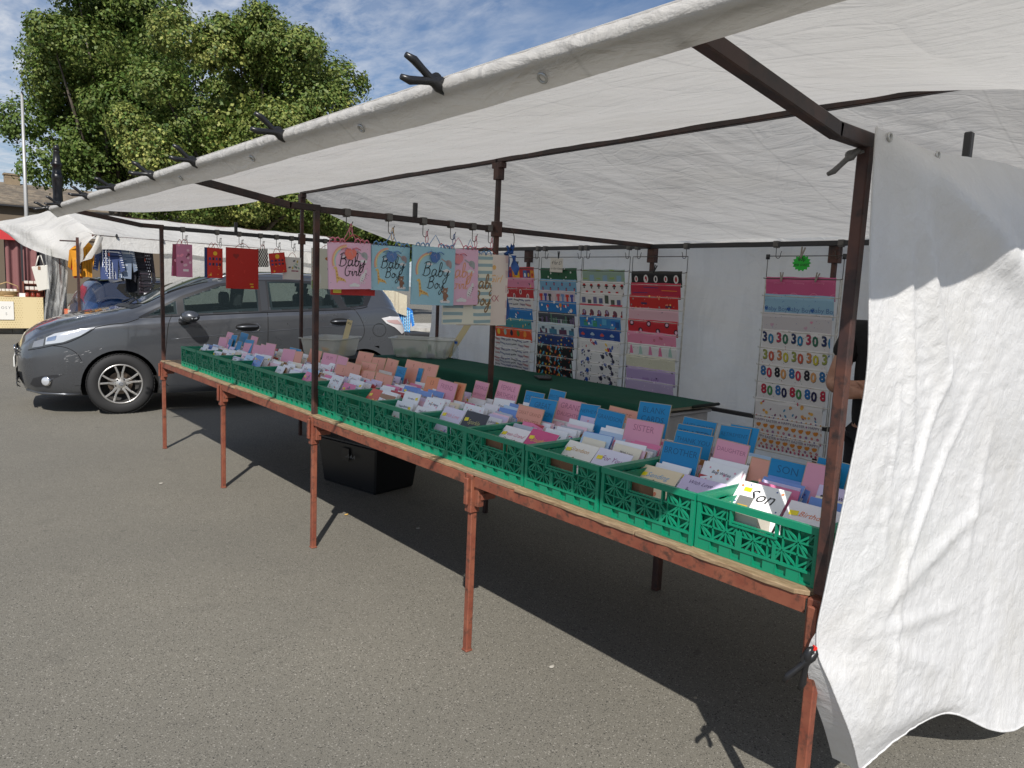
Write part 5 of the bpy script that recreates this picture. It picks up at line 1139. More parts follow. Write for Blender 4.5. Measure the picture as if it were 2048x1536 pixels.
car=empty('parked_car',(CARP[0],CARP[1],.0),math.radians(CPH),label='dark grey metallic people carrier with scuffed bumper parked behind the stall',cat='car')
# local frame: +x towards the tail, +y to the far side, origin at nose / near flank / road
WD=1.79
#  x, z_bottom, z_belt, y_belt, z_rail, y_rail, z_mid(centre top), y_max, y_bottom
ST=[(-.02,.36,.62,.52,.66,.60,.70,.46,.56),
    (.04,.26,.70,.33,.76,.42,.83,.27,.38),
    (.16,.22,.80,.17,.87,.30,.93,.13,.22),
    (.35,.21,.88,.085,.95,.23,1.01,.05,.12),
    (.65,.21,.955,.045,1.035,.20,1.09,.015,.07),
    (.95,.21,1.00,.035,1.105,.20,1.155,.0,.06),
    (1.18,.21,1.03,.04,1.185,.20,1.225,.0,.06),
    (1.5,.21,1.07,.045,1.345,.23,1.40,.0,.06),
    (1.85,.21,1.10,.045,1.465,.26,1.545,.0,.06),
    (2.3,.21,1.135,.045,1.545,.28,1.625,.0,.06),
    (2.8,.21,1.165,.045,1.575,.285,1.655,.0,.06),
    (3.3,.21,1.20,.05,1.575,.295,1.655,.0,.06),
    (3.75,.21,1.235,.065,1.55,.31,1.63,.01,.06),
    (4.08,.24,1.26,.11,1.50,.34,1.59,.04,.08),
    (4.25,.28,1.20,.19,1.33,.36,1.42,.08,.14),
    (4.37,.34,1.02,.30,1.10,.42,1.16,.15,.25),
    (4.43,.42,.78,.42,.86,.50,.90,.30,.40)]
xs_=[s[0] for s in ST]
def st(x):
    x=max(xs_[0],min(xs_[-1],x)); return spl(xs_,[s[1:] for s in ST],x)
def prof(x):
    zb,zt,yt,zr,yr,zm,ym,yb=st(x)
    return [(.895,zb+.0),(yb+.12,zb),(yb,zb+.02),(ym+.018,zb+.14),(ym+.0,.58 if .58<zt-.08 else (zb+zt)/2),(ym+.012,zt-.10 if zt-.10>.62 else zt-.06),(yt,zt),((yt*.45+yr*.55),zt+(zr-zt)*.55),(yr-.022,zr-.035*(zr-zt)/.3),(yr+.05,zr+.012),(yr+.25,zm-.012),(.895,zm)]
KS=[0,.10,.14,.22,.34,.45,.53,.66,.78,.83,.90,1.]
def side_y(x,z):
    """near flank y at length x and height z"""
    P=prof(x); lo,hi=.12,.83
    for _ in range(26):
        m=(lo+hi)/2; q=spl(KS,P,m)
        if q[1]<z: lo=m
        else: hi=m
    return q[0]
PANES=[[(1.22,1.095),(1.52,1.115),(1.52,1.26)],[(1.60,1.12),(2.42,1.170),(2.44,1.505),(2.2,1.495),(1.98,1.435),(1.6,1.285)],[(2.56,1.185),(3.42,1.232),(3.28,1.52),(2.8,1.530),(2.57,1.52)],[(3.52,1.242),(3.74,1.27),(3.80,1.40),(3.70,1.485),(3.42,1.515)]]
def inpoly(x,z,pl):
    c=False; n=len(pl)
    for i in range(n):
        (x1,z1),(x2,z2)=pl[i],pl[i-1]
        if (z1>z)!=(z2>z) and x<(x2-x1)*(z-z1)/(z2-z1)+x1: c=not c
    return c
def carbody():
    NX,NR=150,54; V=[];F=[]
    fx=lambda t:-.02+4.45*t
    vs=[0,.06,.10,.12,.14,.16]+[.16+(.86-.16)*k/36 for k in range(1,37)]+[.86+.14*k/12 for k in range(1,13)]
    NR=len(vs)-1
    X=[-.02+4.45*(i/NX) for i in range(NX+1)]
    for i in range(NX+1):
        P=prof(X[i])
        for v in vs: y,z=spl(KS,P,v); V.append([X[i],y,z])
    n=NR+1
    arches=((.935,.385),(3.745,.385)); RA=.385
    # pull vertices onto the arch circles
    kill=set()
    for idx,v in enumerate(V):
        if v[1]>.35: continue
        for ax,ar in arches:
            d=math.hypot(v[0]-ax,v[2]-.33)
            if d<ar-.022: kill.add(idx)
            elif d<ar+.022: k=ar/d; v[0]=ax+(v[0]-ax)*k; v[2]=.33+(v[2]-.33)*k
    for i in range(NX):
        for j in range(NR):
            q=(i*n+j,i*n+j+1,(i+1)*n+j+1,(i+1)*n+j)
            if any(a in kill for a in q): continue
            if all(V[a][1]<.40 and any(inpoly(V[a][0],V[a][2],pl) for pl in PANES) for a in q): continue
            F.append(q[::-1])
    m0=len(V)
    V2=V+[[x,WD-y,z] for x,y,z in V]; F2=F+[tuple(a+m0 for a in f)[::-1] for f in F]
    b=MB(); b.v=[tuple(v) for v in V2]; b.f=F2; b.m=[0]*len(F2)
    # nose and tail caps
    for i in(0,NX):
        ring=[i*n+j for j in range(n)]; ring2=[m0+i*n+j for j in range(n)][::-1]; b.f.append(tuple((ring+ring2) if i==0 else (ring+ring2)[::-1])); b.m.append(0)
    me=b.mesh('body',True); bm=bmesh.new(); bm.from_mesh(me); bmesh.ops.remove_doubles(bm,verts=bm.verts,dist=.0005); bmesh.ops.delete(bm,geom=[v for v in bm.verts if not v.link_faces],context='VERTS'); bmesh.ops.recalc_face_normals(bm,faces=bm.faces); bm.to_mesh(me); bm.free()
    me.polygons.foreach_set('use_smooth',[True]*len(me.polygons)); me.set_sharp_from_angle(angle=math.radians(38)); return link('body',me,car,M_paint)
carbody()
def onside(x,z,off=.004,far=False):
    y=side_y(x,z)-off; return (x,WD-y if far else y,z)
def decal(poly,name,mat,off=.004,parent=car,res=.045,far=False,thick=0,holes=None,**k):
    """panel following the flank: outline in (x,z), filled on a fine grid clipped to the outline"""
    bm=bmesh.new(); vs=[bm.verts.new((a,0,b)) for a,b in poly]; f=bm.faces.new(vs)
    x0,x1=min(a for a,b in poly),max(a for a,b in poly); z0,z1=min(b for a,b in poly),max(b for a,b in poly)
    for kx in range(1,int((x1-x0)/res)+1):
        bmesh.ops.bisect_plane(bm,geom=bm.verts[:]+bm.edges[:]+bm.faces[:],plane_co=(x0+kx*res,0,0),plane_no=(1,0,0))
    for kz in range(1,int((z1-z0)/res)+1):
        bmesh.ops.bisect_plane(bm,geom=bm.verts[:]+bm.edges[:]+bm.faces[:],plane_co=(0,0,z0+kz*res),plane_no=(0,0,1))
    bmesh.ops.triangulate(bm,faces=[f for f in bm.faces if len(f.verts)>4])
    if holes: bmesh.ops.delete(bm,geom=[f for f in bm.faces if any(inpoly(f.calc_center_median().x,f.calc_center_median().z,pl) for pl in holes)],context='FACES')
    for v in bm.verts: v.co=Vector(onside(v.co.x,v.co.z,off,far))
    bmesh.ops.recalc_face_normals(bm,faces=bm.faces)
    if sum((f.normal.y for f in bm.faces))*( -1 if far else 1)>0: bmesh.ops.reverse_faces(bm,faces=bm.faces)
    me=bpy.data.meshes.new(name); bm.to_mesh(me); bm.free(); me.polygons.foreach_set('use_smooth',[True]*len(me.polygons)); return link(name,me,parent,mat,**k)
def sideline(pts,name,mat,r=.004,off=.001,parent=car,n=6,closed=False):
    P=[onside(a,b,off) for a,b in smooth(pts,n)]; b=MB(); b.tube(P,r,5,closed=closed); return b.build(name,mat,parent,smooth=True)
for far in(False,True):
    # one dark glasshouse, then the panes a touch proud of it
    gl=[(1.13,1.075),(1.5,1.10),(2.5,1.165),(3.55,1.225),(3.80,1.265),(3.92,1.42),(3.86,1.505),(3.4,1.545),(2.8,1.555),(2.35,1.535),(2.0,1.475),(1.6,1.325)]
    decal(gl,'window_surround',M_trim,.003,far=far,res=.018,holes=PANES)
    for pl in PANES:
        decal(pl,'side_window',M_sidegl,.007,far=far)
decal([(2.455,1.17),(2.535,1.175),(2.545,1.53),(2.465,1.525)],'door_pillar',MAT('satin_black_pillar',(.03,.032,.035),.3),.008)
sideline([(1.13,1.066),(2.5,1.155),(3.55,1.215),(3.80,1.255)],'window_trim_strip',M_trim,.006,.004)
for X,nm in (([(1.47,1.105),(1.42,.98),(1.39,.7),(1.36,.40),(1.42,.29)],'front'),([(2.52,1.16),(2.52,.9),(2.50,.5),(2.49,.28)],'mid'),([(3.60,1.23),(3.68,1.12),(3.74,.98),(3.72,.86),(3.62,.76)],'rear')):
    sideline(X,'door_gap',M_gap,.0045,-.001)
sideline([(1.42,.28),(2.49,.26),(3.3,.28)],'door_gap',M_gap,.004,-.001)
# crease along the doors and sill strip
sideline([(1.45,.83),(2.3,.91),(3.2,.985),(4.0,1.03)],'body_crease',M_paint,.009,-.0055)
decal([(1.35,.215),(3.32,.215),(3.32,.30),(1.35,.30)],'sill_strip',M_paint,.012)
for hx,hz in ((2.28,.975),(3.42,1.055)):
    decal([(hx-.135+.27*(.5+.5*math.cos(a)),hz+.048*math.sin(a)) for a in [k*math.pi/9 for k in range(18)]],'handle_recess',M_trim,.002,res=.03)
    b=MB(); P=[onside(hx-.12,hz,-.0),onside(hx-.09,hz+.003,.028),onside(hx+.0,hz+.008,.034),onside(hx+.09,hz+.010,.028),onside(hx+.13,hz+.012,0)]; b.tube(smooth(P,4) if False else P,[.008,.015,.017,.015,.01],8); b.build('door_handle',M_paint,car,smooth=True)
    sideline([(hx-.13,hz-.03),(hx,hz-.056),(hx+.11,hz-.045),(hx+.145,hz),(hx+.11,hz+.045)],'handle_trim',M_chrome,.004,.003)
# wheels
def wheel(x,far=False,detail=True):
    y=WD-.11 if far else .11
    r=empty('wheel',(x,y,.335)); r.parent=car
    MY=Matrix.Rotation(math.pi/2,4,'X')@Matrix.Identity(4)
    if far: MY=Matrix.Rotation(-math.pi/2,4,'X')
    # outward is +z of the lathe
    b=MB(); prof_=[(.215,-.10),(.235,-.112),(.29,-.115),(.325,-.10),(.334,-.07),(.335,0),(.334,.07),(.325,.097),(.30,.112),(.262,.116),(.232,.108),(.222,.100)]
    b.lathe(prof_,56,M=MY); b.build('tyre',M_rub,r,smooth=True)
    if not detail: return r
    b=MB()
    for k in range(56):
        a=2*math.pi*k/56; 
        for q,(z0,z1) in enumerate(((.075,.103),(.03,.07),(-.02,.02))):
            c=Matrix.Rotation(a,4,'Z'); b.box(.3335,.3375,-.012,.012,z0,z1,M=MY@c)
    b.build('tyre_tread',M_rub,r)
    b=MB(); b.lathe([(.222,.100),(.217,.106),(.208,.100),(.203,.075),(.198,-.05),(.0,-.055)],56,M=MY); b.build('rim_barrel',weathered('dark_barrel',(.05,.05,.052),(.08,.075,.07),.5,20,metal=.4),r,smooth=True)
    b=MB(); b.lathe([(.222,.101),(.216,.110),(.206,.106),(.203,.085)],56,M=MY); b.build('rim_lip',M_alloy,r,smooth=True)
    b=MB(); b.lathe([(0,.0),(.125,.0),(.125,-.012)],30,M=MY); b.build('brake_disc',M_brake,r)
    for k in range(5):
        a0=2*math.pi*k/5+.35
        b=MB()
        for s_ in(-1,1):
            a1=a0+s_*.235; p0=Vector((.05*math.cos(a0+s_*.3),.05*math.sin(a0+s_*.3),.085)); pm_=Vector((.12*math.cos(a0+s_*.17),.12*math.sin(a0+s_*.17),.092)); p1=Vector((.210*math.cos(a1),.210*math.sin(a1),.094))
            for A,B,w_,w2 in((p0,pm_,.030,.021),(pm_,p1,.021,.020)): b.bar(MY@A,MY@B,w_,.018,up=tuple(MY.to_3x3()@Vector((0,0,1))),w2=w2)
        b.build('spoke',M_alloy,r,bevel=.003)
    b=MB(); b.lathe([(.075,.075),(.07,.090),(.045,.094),(.034,.099),(.0,.101)],30,M=MY); b.build('hub',M_alloy,r,smooth=True)
    b=MB()
    for e in((.022,.010,0),(.010,.016,0),(.024,.016,0)):
        pts=[MY@Vector((e[0]*math.cos(t),e[1]*math.sin(t),.1025)) for t in [2*math.pi*q/16 for q in range(16)]]; b.tube(pts,.0018,4,closed=True)
    b.build('hub_emblem',M_chrome,r)
    for k in range(5):
        a=2*math.pi*k/5+.35+math.pi/5; b=MB(); b.lathe([(0,.100),(.008,.100),(.010,.085)],8,M=MY@Matrix.Translation((.056*math.cos(a),.056*math.sin(a),0))); b.build('wheel_nut',M_trim,r)
    return r
wheel(.935); wheel(3.745); wheel(.935,True,False); wheel(3.745,True,False)
# wheel wells
for ax in(.935,3.745):
    b=MB(); 
    def well(u,v): a=math.pi*(u*1.16-.08); return (ax+.384*math.cos(a),.03+.30*v,.33+.384*math.sin(a))
    b.grid(well,28,3); b.build('wheel_arch',M_gap,car,smooth=True)
    b=MB(); b.box(ax-.37,ax+.37,.30,.32,.18,.72); b.build('wheel_arch',M_gap,car)
    for fr_ in (False,True):
        decal([(ax+.382*math.cos(a),.33+.382*math.sin(a)) for a in [math.pi*(k/20*1.0) for k in range(21)]]+[(ax+.445*math.cos(a),.33+.435*math.sin(a)) for a in [math.pi*(1-k/20) for k in range(21)]],'arch_flare',M_paint,.008,res=.06,far=fr_)
    sideline([(ax+.388*math.cos(a),.33+.388*math.sin(a)) for a in [math.pi*(k/16*1.08-.04) for k in range(17)]],'arch_lip',M_paint,.006,-.001,n=2)
b=MB(); b.box(.5,4.1,.25,WD-.25,.19,.30); b.build('underbody',M_gap,car)
M_seat=MAT('charcoal_seat_cloth',(.035,.036,.04),.9)
for sx,sy in((1.95,.50),(1.95,WD-.50),(2.95,.45),(2.95,WD/2),(2.95,WD-.45)):
    st__=empty('seat',(sx,sy,0)); st__.parent=car
    b=MB(); b.box(-.25,.25,-.24,.24,.42,.60); b.box(.18,.36,-.235,.235,.55,1.16,M=Matrix.Translation((0,0,0))); b.build('seat_cushion',M_seat,st__,bevel=.04)
    b=MB(); b.box(.26,.36,-.13,.13,1.19,1.36); b.build('headrest',M_seat,st__,bevel=.03)
b=MB(); b.box(1.18,1.42,.20,WD-.20,.75,1.07); b.build('dashboard',M_trim,car,bevel=.04)
b=MB(); b.box(.9,4.1,.16,WD-.16,.30,.40); b.build('cabin_floor',M_gap,car)
b=MB(); b.tube([(1.50,.50+.17*math.cos(t),1.0+.17*math.sin(t)) for t in [2*math.pi*k/18 for k in range(18)]],.016,6,closed=True); b.build('steering_wheel',M_trim,car,smooth=True)
# front end: headlamp, grille, intake, fog lamp, number plate
def frontpt(x,y,z): return (x,y,z)
def nose_x(y,z):
    """smallest x whose flank/face reaches lateral y at height z"""
    lo,hi=-.02,1.2
    for _ in range(24):
        m=(lo+hi)/2
        if side_y(m,min(z,st(m)[1]+.0))<y: hi=m
        else: lo=m
    return m
def facepatch(poly_yz,name,mat,off=.006,far=False,res=.03,**k):
    bm=bmesh.new(); bm.faces.new([bm.verts.new((0,a,b)) for a,b in poly_yz]); ys=[a for a,b in poly_yz]; zs=[b for a,b in poly_yz]
    for kk in range(1,int((max(ys)-min(ys))/res)+1): bmesh.ops.bisect_plane(bm,geom=bm.verts[:]+bm.edges[:]+bm.faces[:],plane_co=(0,min(ys)+kk*res,0),plane_no=(0,1,0))
    for kk in range(1,int((max(zs)-min(zs))/res)+1): bmesh.ops.bisect_plane(bm,geom=bm.verts[:]+bm.edges[:]+bm.faces[:],plane_co=(0,0,min(zs)+kk*res),plane_no=(0,0,1))
    for v in bm.verts:
        y,z=v.co.y,v.co.z; x=nose_x(min(y,.50),z) if z<.72 else nose_x(min(y,.5),z); v.co=Vector((x-off,(WD-y if far else y)-(0 if far else off*.5),z))
    bmesh.ops.recalc_face_normals(bm,faces=bm.faces)
    if sum(f.normal.x for f in bm.faces)>0: bmesh.ops.reverse_faces(bm,faces=bm.faces)
    me=bpy.data.meshes.new(name); bm.to_mesh(me); bm.free(); me.polygons.foreach_set('use_smooth',[True]*len(me.polygons)); return link(name,me,car,mat,**k)
hl=[(.085,.70),(.16,.735),(.30,.765),(.44,.80),(.60,.885),(.69,.945),(.64,.948),(.45,.925),(.30,.89),(.18,.84),(.10,.78)]
decal(hl,'headlight',M_lampd,.006,res=.03); 
decal([(.24,.765),(.40,.795),(.56,.865),(.665,.938),(.5,.925),(.33,.885),(.25,.84)],'headlight_lens',M_lamp,.010,res=.03)
decal([(.12,.725),(.22,.75),(.235,.83),(.14,.79)],'headlight_lens',MAT('lamp_projector',(.30,.31,.33),.1,.5),.010,res=.03)
decal([(.25,.80),(.33,.815),(.345,.865),(.265,.84)],'indicator_lens',M_chrome,.013,res=.03)
decal(hl,'headlight',M_lamp,.007,res=.03,far=True)
sideline([(.085,.695),(.30,.755),(.44,.79),(.60,.875),(.70,.95)],'bumper_gap',M_gap,.0035,.002)
sideline([(.30,.755),(.42,.74),(.52,.68),(.565,.60)],'bumper_gap',M_gap,.0035,.0)
sideline([(.70,.955),(.85,.99),(1.0,1.01),(1.13,1.055)],'bonnet_gap',M_gap,.004,.002)
b=MB(); b.grid(lambda u,v:(-.032-.012*math.sin(math.pi*u)+ .04*abs(2*u-1)**3,.50+.79*u,.595+.10*v-.0*u),16,3,flip=True); b.build('grille',M_trim,car)
for k in range(3): b=MB(); b.tube([(-.045+.03*abs(2*u-1)**3,.46+.87*u,.61+.033*k+.012*abs(2*u-1)) for u in [q/12 for q in range(13)]],.006,6); b.build('grille_bar',M_chrome if k==2 else M_dark,car,smooth=True)
b=MB(); b.grid(lambda u,v:(-.028-.02*math.sin(math.pi*u),.44+.91*u,.27+.16*v),12,3,flip=True); b.build('lower_intake',M_gap,car)
for k in range(3): b=MB(); b.tube([(-.045+.04*abs(2*u-1)**3,.42+.95*u,.285+.045*k) for u in [q/12 for q in range(13)]],.006,6); b.build('intake_bar',M_trim,car,smooth=True)
b=MB(); b.box(-.062,-.05,WD/2-.26,WD/2+.26,.475,.585); b.build('number_plate',MAT('white_plate',(.75,.75,.72),.4),car,bevel=.003)
b=MB(); pts=[(-.055,WD/2+.06*math.cos(t),.655+.042*math.sin(t)) for t in [2*math.pi*q/20 for q in range(20)]]; b.tube(pts,.006,6,closed=True); b.tube([(-.058,WD/2+.025*math.cos(t),.66+.03*math.sin(t)) for t in [2*math.pi*q/16 for q in range(16)]],.004,5,closed=True); b.tube([(-.058,WD/2+.055*math.cos(t),.675+.014*math.sin(t)) for t in [2*math.pi*q/16 for q in range(16)]],.004,5,closed=True); b.build('front_emblem',M_chrome,car,smooth=True)
decal([(.12,.40),(.20,.43),(.40,.455),(.30,.40),(.28,.33),(.14,.30),(.09,.33)],'fog_recess',MAT('satin_recess',(.035,.036,.04),.35,.3),.003,res=.03)
fx,fz=.235,.375; fy=side_y(fx,fz); MYf=Matrix.Translation((fx,fy-.004,fz))@Matrix.Rotation(math.radians(-35),4,'Z')@Matrix.Rotation(math.pi/2,4,'X')
b=MB(); b.lathe([(.052,-.01),(.050,.008),(.042,.012)],24,M=MYf); b.build('fog_lamp',M_chrome,car,smooth=True); b=MB(); b.lathe([(.043,.010),(.03,.016),(0,.019)],24,M=MYf); b.build('fog_lamp_lens',M_lamp,car,smooth=True)
b=MB(); b.tube([onside(.06,.255,.02),onside(.2,.235,.016),onside(.4,.228,.012),onside(.55,.225,.006)],.014,8); b.build('chin_spoiler',M_paint,car,smooth=True)
M_scuff=MAT('pale_scuff',(.30,.30,.31),.6)
for q in range(16):
    x=R.uniform(.38,.56); z=R.uniform(.56,.70); l=R.uniform(.01,.05); decal([(x,z),(x+l,z+.3*l),(x+l*1.1,z+.3*l+.004),(x+.2*l,z+.005)],'scuff_mark',M_scuff,.0022,res=.05)
for q in range(8):
    x=.56+q*.024+R.uniform(-.006,.006); z=.655+.03*math.sin(q)+q*.006; decal([(x,z),(x+.03,z+.010),(x+.028,z+.016)],'scuff_mark',M_scuff,.0022,res=.05)
# windscreen, bonnet shut line, wipers
def top_z(x,y):
    P=prof(x); lo,hi=.80,1.
    y=min(y,WD-y)
    for _ in range(22):
        m=(lo+hi)/2; q=spl(KS,P,m)
        if q[0]<y: lo=m
        else: hi=m
    return q[1]
b=MB()
def ws(u,v):
    x=1.20+.70*v+.0; xx=x-.10*math.sin(math.pi*u)*(1-v*.3); y=.285+ (WD-.57)*u; y=y+(.03*v)*(1-2*u); return (xx,y,top_z(xx,y)+.008)
b.grid(ws,26,18); b.build('windscreen',MAT('windscreen_glass',(.055,.065,.06),.04,spec=.8),car,smooth=True)
b=MB()
def cowl(u,v): x=1.07+.11*v-.10*math.sin(math.pi*u); y=.24+(WD-.48)*u; return (x,y,top_z(x,y)+.006)
b.grid(cowl,26,4); b.build('wiper_cowl',M_trim,car,smooth=True)
for y0,y1 in((.42,1.02),(.98,1.45)):
    b=MB(); P=[(1.12-.08*math.sin(math.pi*(y0/WD)),y0,0),(1.17,(y0+y1)/2,0),(1.19,y1,0)]; P=[(x,y,top_z(x,y)+.035) for x,y,z in P]; b.tube(P,.009,6); b.build('wiper',M_trim,car,smooth=True)
for yy in (.30,WD-.30):
    b=MB(); P=[(x,yy+(.12-.12*x)*(1 if yy<.8 else -1),0) for x in(.35,.55,.75,.95)]; P=[(x,y,top_z(x,y)-.002) for x,y,z in P]; b.tube(P,.007,6); b.build('bonnet_crease',M_paint,car,smooth=True)
# mirror
b=MB(); b.lathe([(0,-.12),(.06,-.115),(.088,-.05),(.092,.03),(.075,.09),(0,.11)],20,M=Matrix.Translation((1.62,-.165,1.10))@Matrix.Rotation(math.radians(14),4,'Z')@Matrix.Rotation(math.radians(90),4,'X')@Matrix.Scale(.72,4,(0,1,0))@Matrix.Scale(1.0,4,(1,0,0))@Matrix.Rotation(math.pi/2,4,'Z'))
mir=empty('door_mirror',(0,0,0)); mir.parent=car
b.build('mirror_shell',M_paint,mir,smooth=True)
b=MB(); b.tube([(1.56,.06,1.03),(1.58,-.03,1.03),(1.61,-.10,1.06)],[.045,.035,.045],10); b.build('mirror_foot',M_trim,mir,smooth=True)
b=MB(); b.tube([(1.62,-.262,1.085),(1.67,-.245,1.085),(1.70,-.20,1.088)],[.010,.016,.010],8); b.build('mirror_indicator',M_lamp,mir,smooth=True)
b=MB(); b.lathe([(0,-.12),(.06,-.115),(.088,-.05),(.092,.03),(.075,.09),(0,.11)],20,M=Matrix.Translation((1.62,WD+.165,1.12))@Matrix.Rotation(math.radians(90),4,'X')@Matrix.Scale(.72,4,(0,1,0))); b.build('mirror_shell',M_paint,mir,smooth=True)
# rear: tail lamp, filler flap, roof rail, spoiler
decal([(3.98,1.11),(4.10,1.135),(4.25,1.13),(4.34,1.05),(4.36,.93),(4.30,.90),(4.18,.99),(4.05,1.045)],'tail_light',MAT('clear_tail_lamp',(.72,.70,.70),.12,.2),.012,res=.03)
decal([(4.05,1.085),(4.22,1.09),(4.30,1.03),(4.18,1.035),(4.08,1.06)],'tail_light_inner',MAT('red_tail_lens',(.50,.33,.32),.2),.016,res=.03)
sideline([(3.955+.095*math.cos(a),.955+.085*math.sin(a)) for a in [2*math.pi*k/16 for k in range(17)]],'filler_flap',M_gap,.0035,.0,n=2)
sideline([(4.10,.86),(4.25,.83),(4.38,.80)],'bumper_gap',M_gap,.004,.0)
sideline([(3.36,.30),(3.36,.62),(3.42,.74),(3.62,.76)],'door_gap',M_gap,.002,-.001)
for yy in(.30,WD-.30):
    b=MB(); P=[(x,yy+.04*(1 if yy<.8 else -1),0) for x in(1.95,2.1,2.6,3.2,3.7,3.95)]; P=[(x,y,top_z(x,y)+(.0 if k in(0,5) else .035)) for k,(x,y,z) in enumerate(P)]; b.tube(smooth(P,1) if False else P,.013,8); b.build('roof_rail',MAT('satin_rail',(.45,.46,.47),.3,.8),car,smooth=True)
b=MB(); b.tube([(1.45,.30,1.352),(1.75,.33,1.48),(2.1,.345,1.60)],.006,6) ; b.build('roof_gutter',M_trim,car,smooth=True)
b=MB(); b.grid(lambda u,v:(3.98+.17*v,.38+(WD-.76)*u,1.60-.02*v-.03*abs(2*u-1)**3),12,3); b.build('rear_spoiler',M_paint,car,smooth=True)
# ------------------------------------------------------------- stallholder
M_skin=weathered('skin',(.40,.20,.13),(.46,.25,.17),.5,14,bump=.05); M_tee=MAT('black_cotton',(.010,.010,.011),.9); M_jean=MAT('dark_trousers',(.012,.013,.018),.9); M_hair=MAT('grey_brown_hair',(.12,.09,.07),.7); M_shoe=MAT('dark_shoes',(.02,.018,.016),.6)
def skin(name,verts,edges,rad,mat,parent,lv=2,root=0):
    me=bpy.data.meshes.new(name); me.from_pydata(verts,edges,[]); o=bpy.data.objects.new(name,me); COL.objects.link(o)
    o.modifiers.new('s','SKIN'); sv=me.skin_vertices[0].data
    for i,r in enumerate(rad): sv[i].radius=r if isinstance(r,tuple) else (r,r); sv[i].use_root=(i==root)
    m_=o.modifiers.new('u','SUBSURF'); m_.levels=m_.render_levels=lv
    dg=bpy.context.evaluated_depsgraph_get(); dg.update(); me2=bpy.data.meshes.new_from_object(o.evaluated_get(dg)); bpy.data.objects.remove(o)
    me2.polygons.foreach_set('use_smooth',[True]*len(me2.polygons)); me2.materials.clear(); return link(name,me2,parent,mat)
def person(loc,rz):
    r=empty('person',loc,rz,label='person in black T-shirt with folded bare arms, half hidden behind the right post',cat='person')
    # facing -y. arms folded across the chest
    v=[(0,0,.95),(0,.01,1.12),(0,.015,1.30),(0,.01,1.43),(0,-.005,1.52),(0,-.015,1.60),(0,-.02,1.69),
       (-.10,0,.90),(-.11,-.01,.50),(-.115,.02,.08),(-.115,-.10,.045),
       (.10,0,.90),(.11,-.01,.50),(.115,.02,.08),(.115,-.10,.045),
       (-.19,.01,1.42),(-.27,-.03,1.14),(-.14,-.21,1.16),(.03,-.245,1.20),
       (.19,.01,1.42),(.27,-.03,1.14),(.13,-.23,1.13),(-.04,-.265,1.14)]
    e=[(0,1),(1,2),(2,3),(3,4),(4,5),(5,6),(0,7),(7,8),(8,9),(9,10),(0,11),(11,12),(12,13),(13,14),(3,15),(15,16),(16,17),(17,18),(3,19),(19,20),(20,21),(21,22)]
    rd=[(.15,.11),(.145,.105),(.165,.11),(.12,.08),.055,(.075,.09),(.07,.085),.085,.06,.045,.035,.085,.06,.045,.035,.06,.047,.040,.028,.06,.047,.040,.028]
    body=skin('body',v,e,rd,M_skin,r)
    # hands: palm and five fingers each
    for s_,(hx,hy,hz),dx in ((1,(.05,-.262,1.205),1),(-1,(-.06,-.280,1.142),-1)):
        vv=[(hx,hy,hz),(hx+dx*.05,hy-.0,hz+.004),(hx+dx*.09,hy+.004,hz+.004)]; ee=[(0,1),(1,2)]; rr_=[.026,.03,.028]
        for k,l in enumerate((.062,.07,.066,.052)):
            b_=len(vv); z=hz+.026-.017*k; vv+=[(hx+dx*.10,hy+.004,z),(hx+dx*(.10+l*.5),hy+.012,z),(hx+dx*(.10+l*.85),hy+.034,z-.002)]; ee+=[(2,b_),(b_,b_+1),(b_+1,b_+2)]; rr_+=[.0095,.009,.008]
        b_=len(vv); vv+=[(hx+dx*.035,hy-.012,hz+.04),(hx+dx*.065,hy-.016,hz+.062)]; ee+=[(0,b_),(b_,b_+1)]; rr_+=[.011,.009]
        skin('hand',vv,ee,rr_,M_skin,r,1)
    # T-shirt: torso plus sleeves
    v=[(0,0,.84),(0,.01,1.06),(0,.015,1.30),(0,.01,1.44),(-.18,.01,1.43),(-.235,-.01,1.27),(.18,.01,1.43),(.235,-.01,1.27)]
    skin('tshirt',v,[(0,1),(1,2),(2,3),(3,4),(4,5),(3,6),(6,7)],[(.185,.14),(.185,.142),(.195,.142),(.11,.09),.085,.075,.085,.075],M_tee,r)
    v=[(0,0,.93),(-.10,0,.86),(-.11,-.01,.50),(-.115,.02,.10),(.10,0,.86),(.11,-.01,.50),(.115,.02,.10)]
    skin('trousers',v,[(0,1),(1,2),(2,3),(0,4),(4,5),(5,6)],[(.15,.115),.10,.078,.068,.10,.078,.068],M_jean,r)
    for s_ in(-1,1):
        b=MB(); b.tube([(s_*.115,.06,.035),(s_*.115,-.02,.045),(s_*.118,-.12,.03),(s_*.118,-.17,.026)],[.035,.046,.042,.022],10); b.build('shoe',M_shoe,r,smooth=True)
    # face and hair
    b=MB(); b.lathe([(.0,.0),(.084,.01),(.098,.04),(.094,.085),(.06,.12),(0,.135)],20,M=Matrix.Translation((0,.022,1.655))@Matrix.Rotation(math.radians(-24),4,'X')); b.build('hair',M_hair,r,smooth=True)
    b=MB(); b.tube([(0,-.10,1.69),(0,-.125,1.655),(0,-.115,1.645)],[.010,.014,.010],8); b.build('nose',M_skin,r,smooth=True)
    b=MB(); b.tube([(-.024,-.100,1.615),(0,-.108,1.613),(.024,-.100,1.615)],[.003,.006,.003],6); b.build('mouth',MAT('lips',(.35,.12,.10),.5),r,smooth=True)
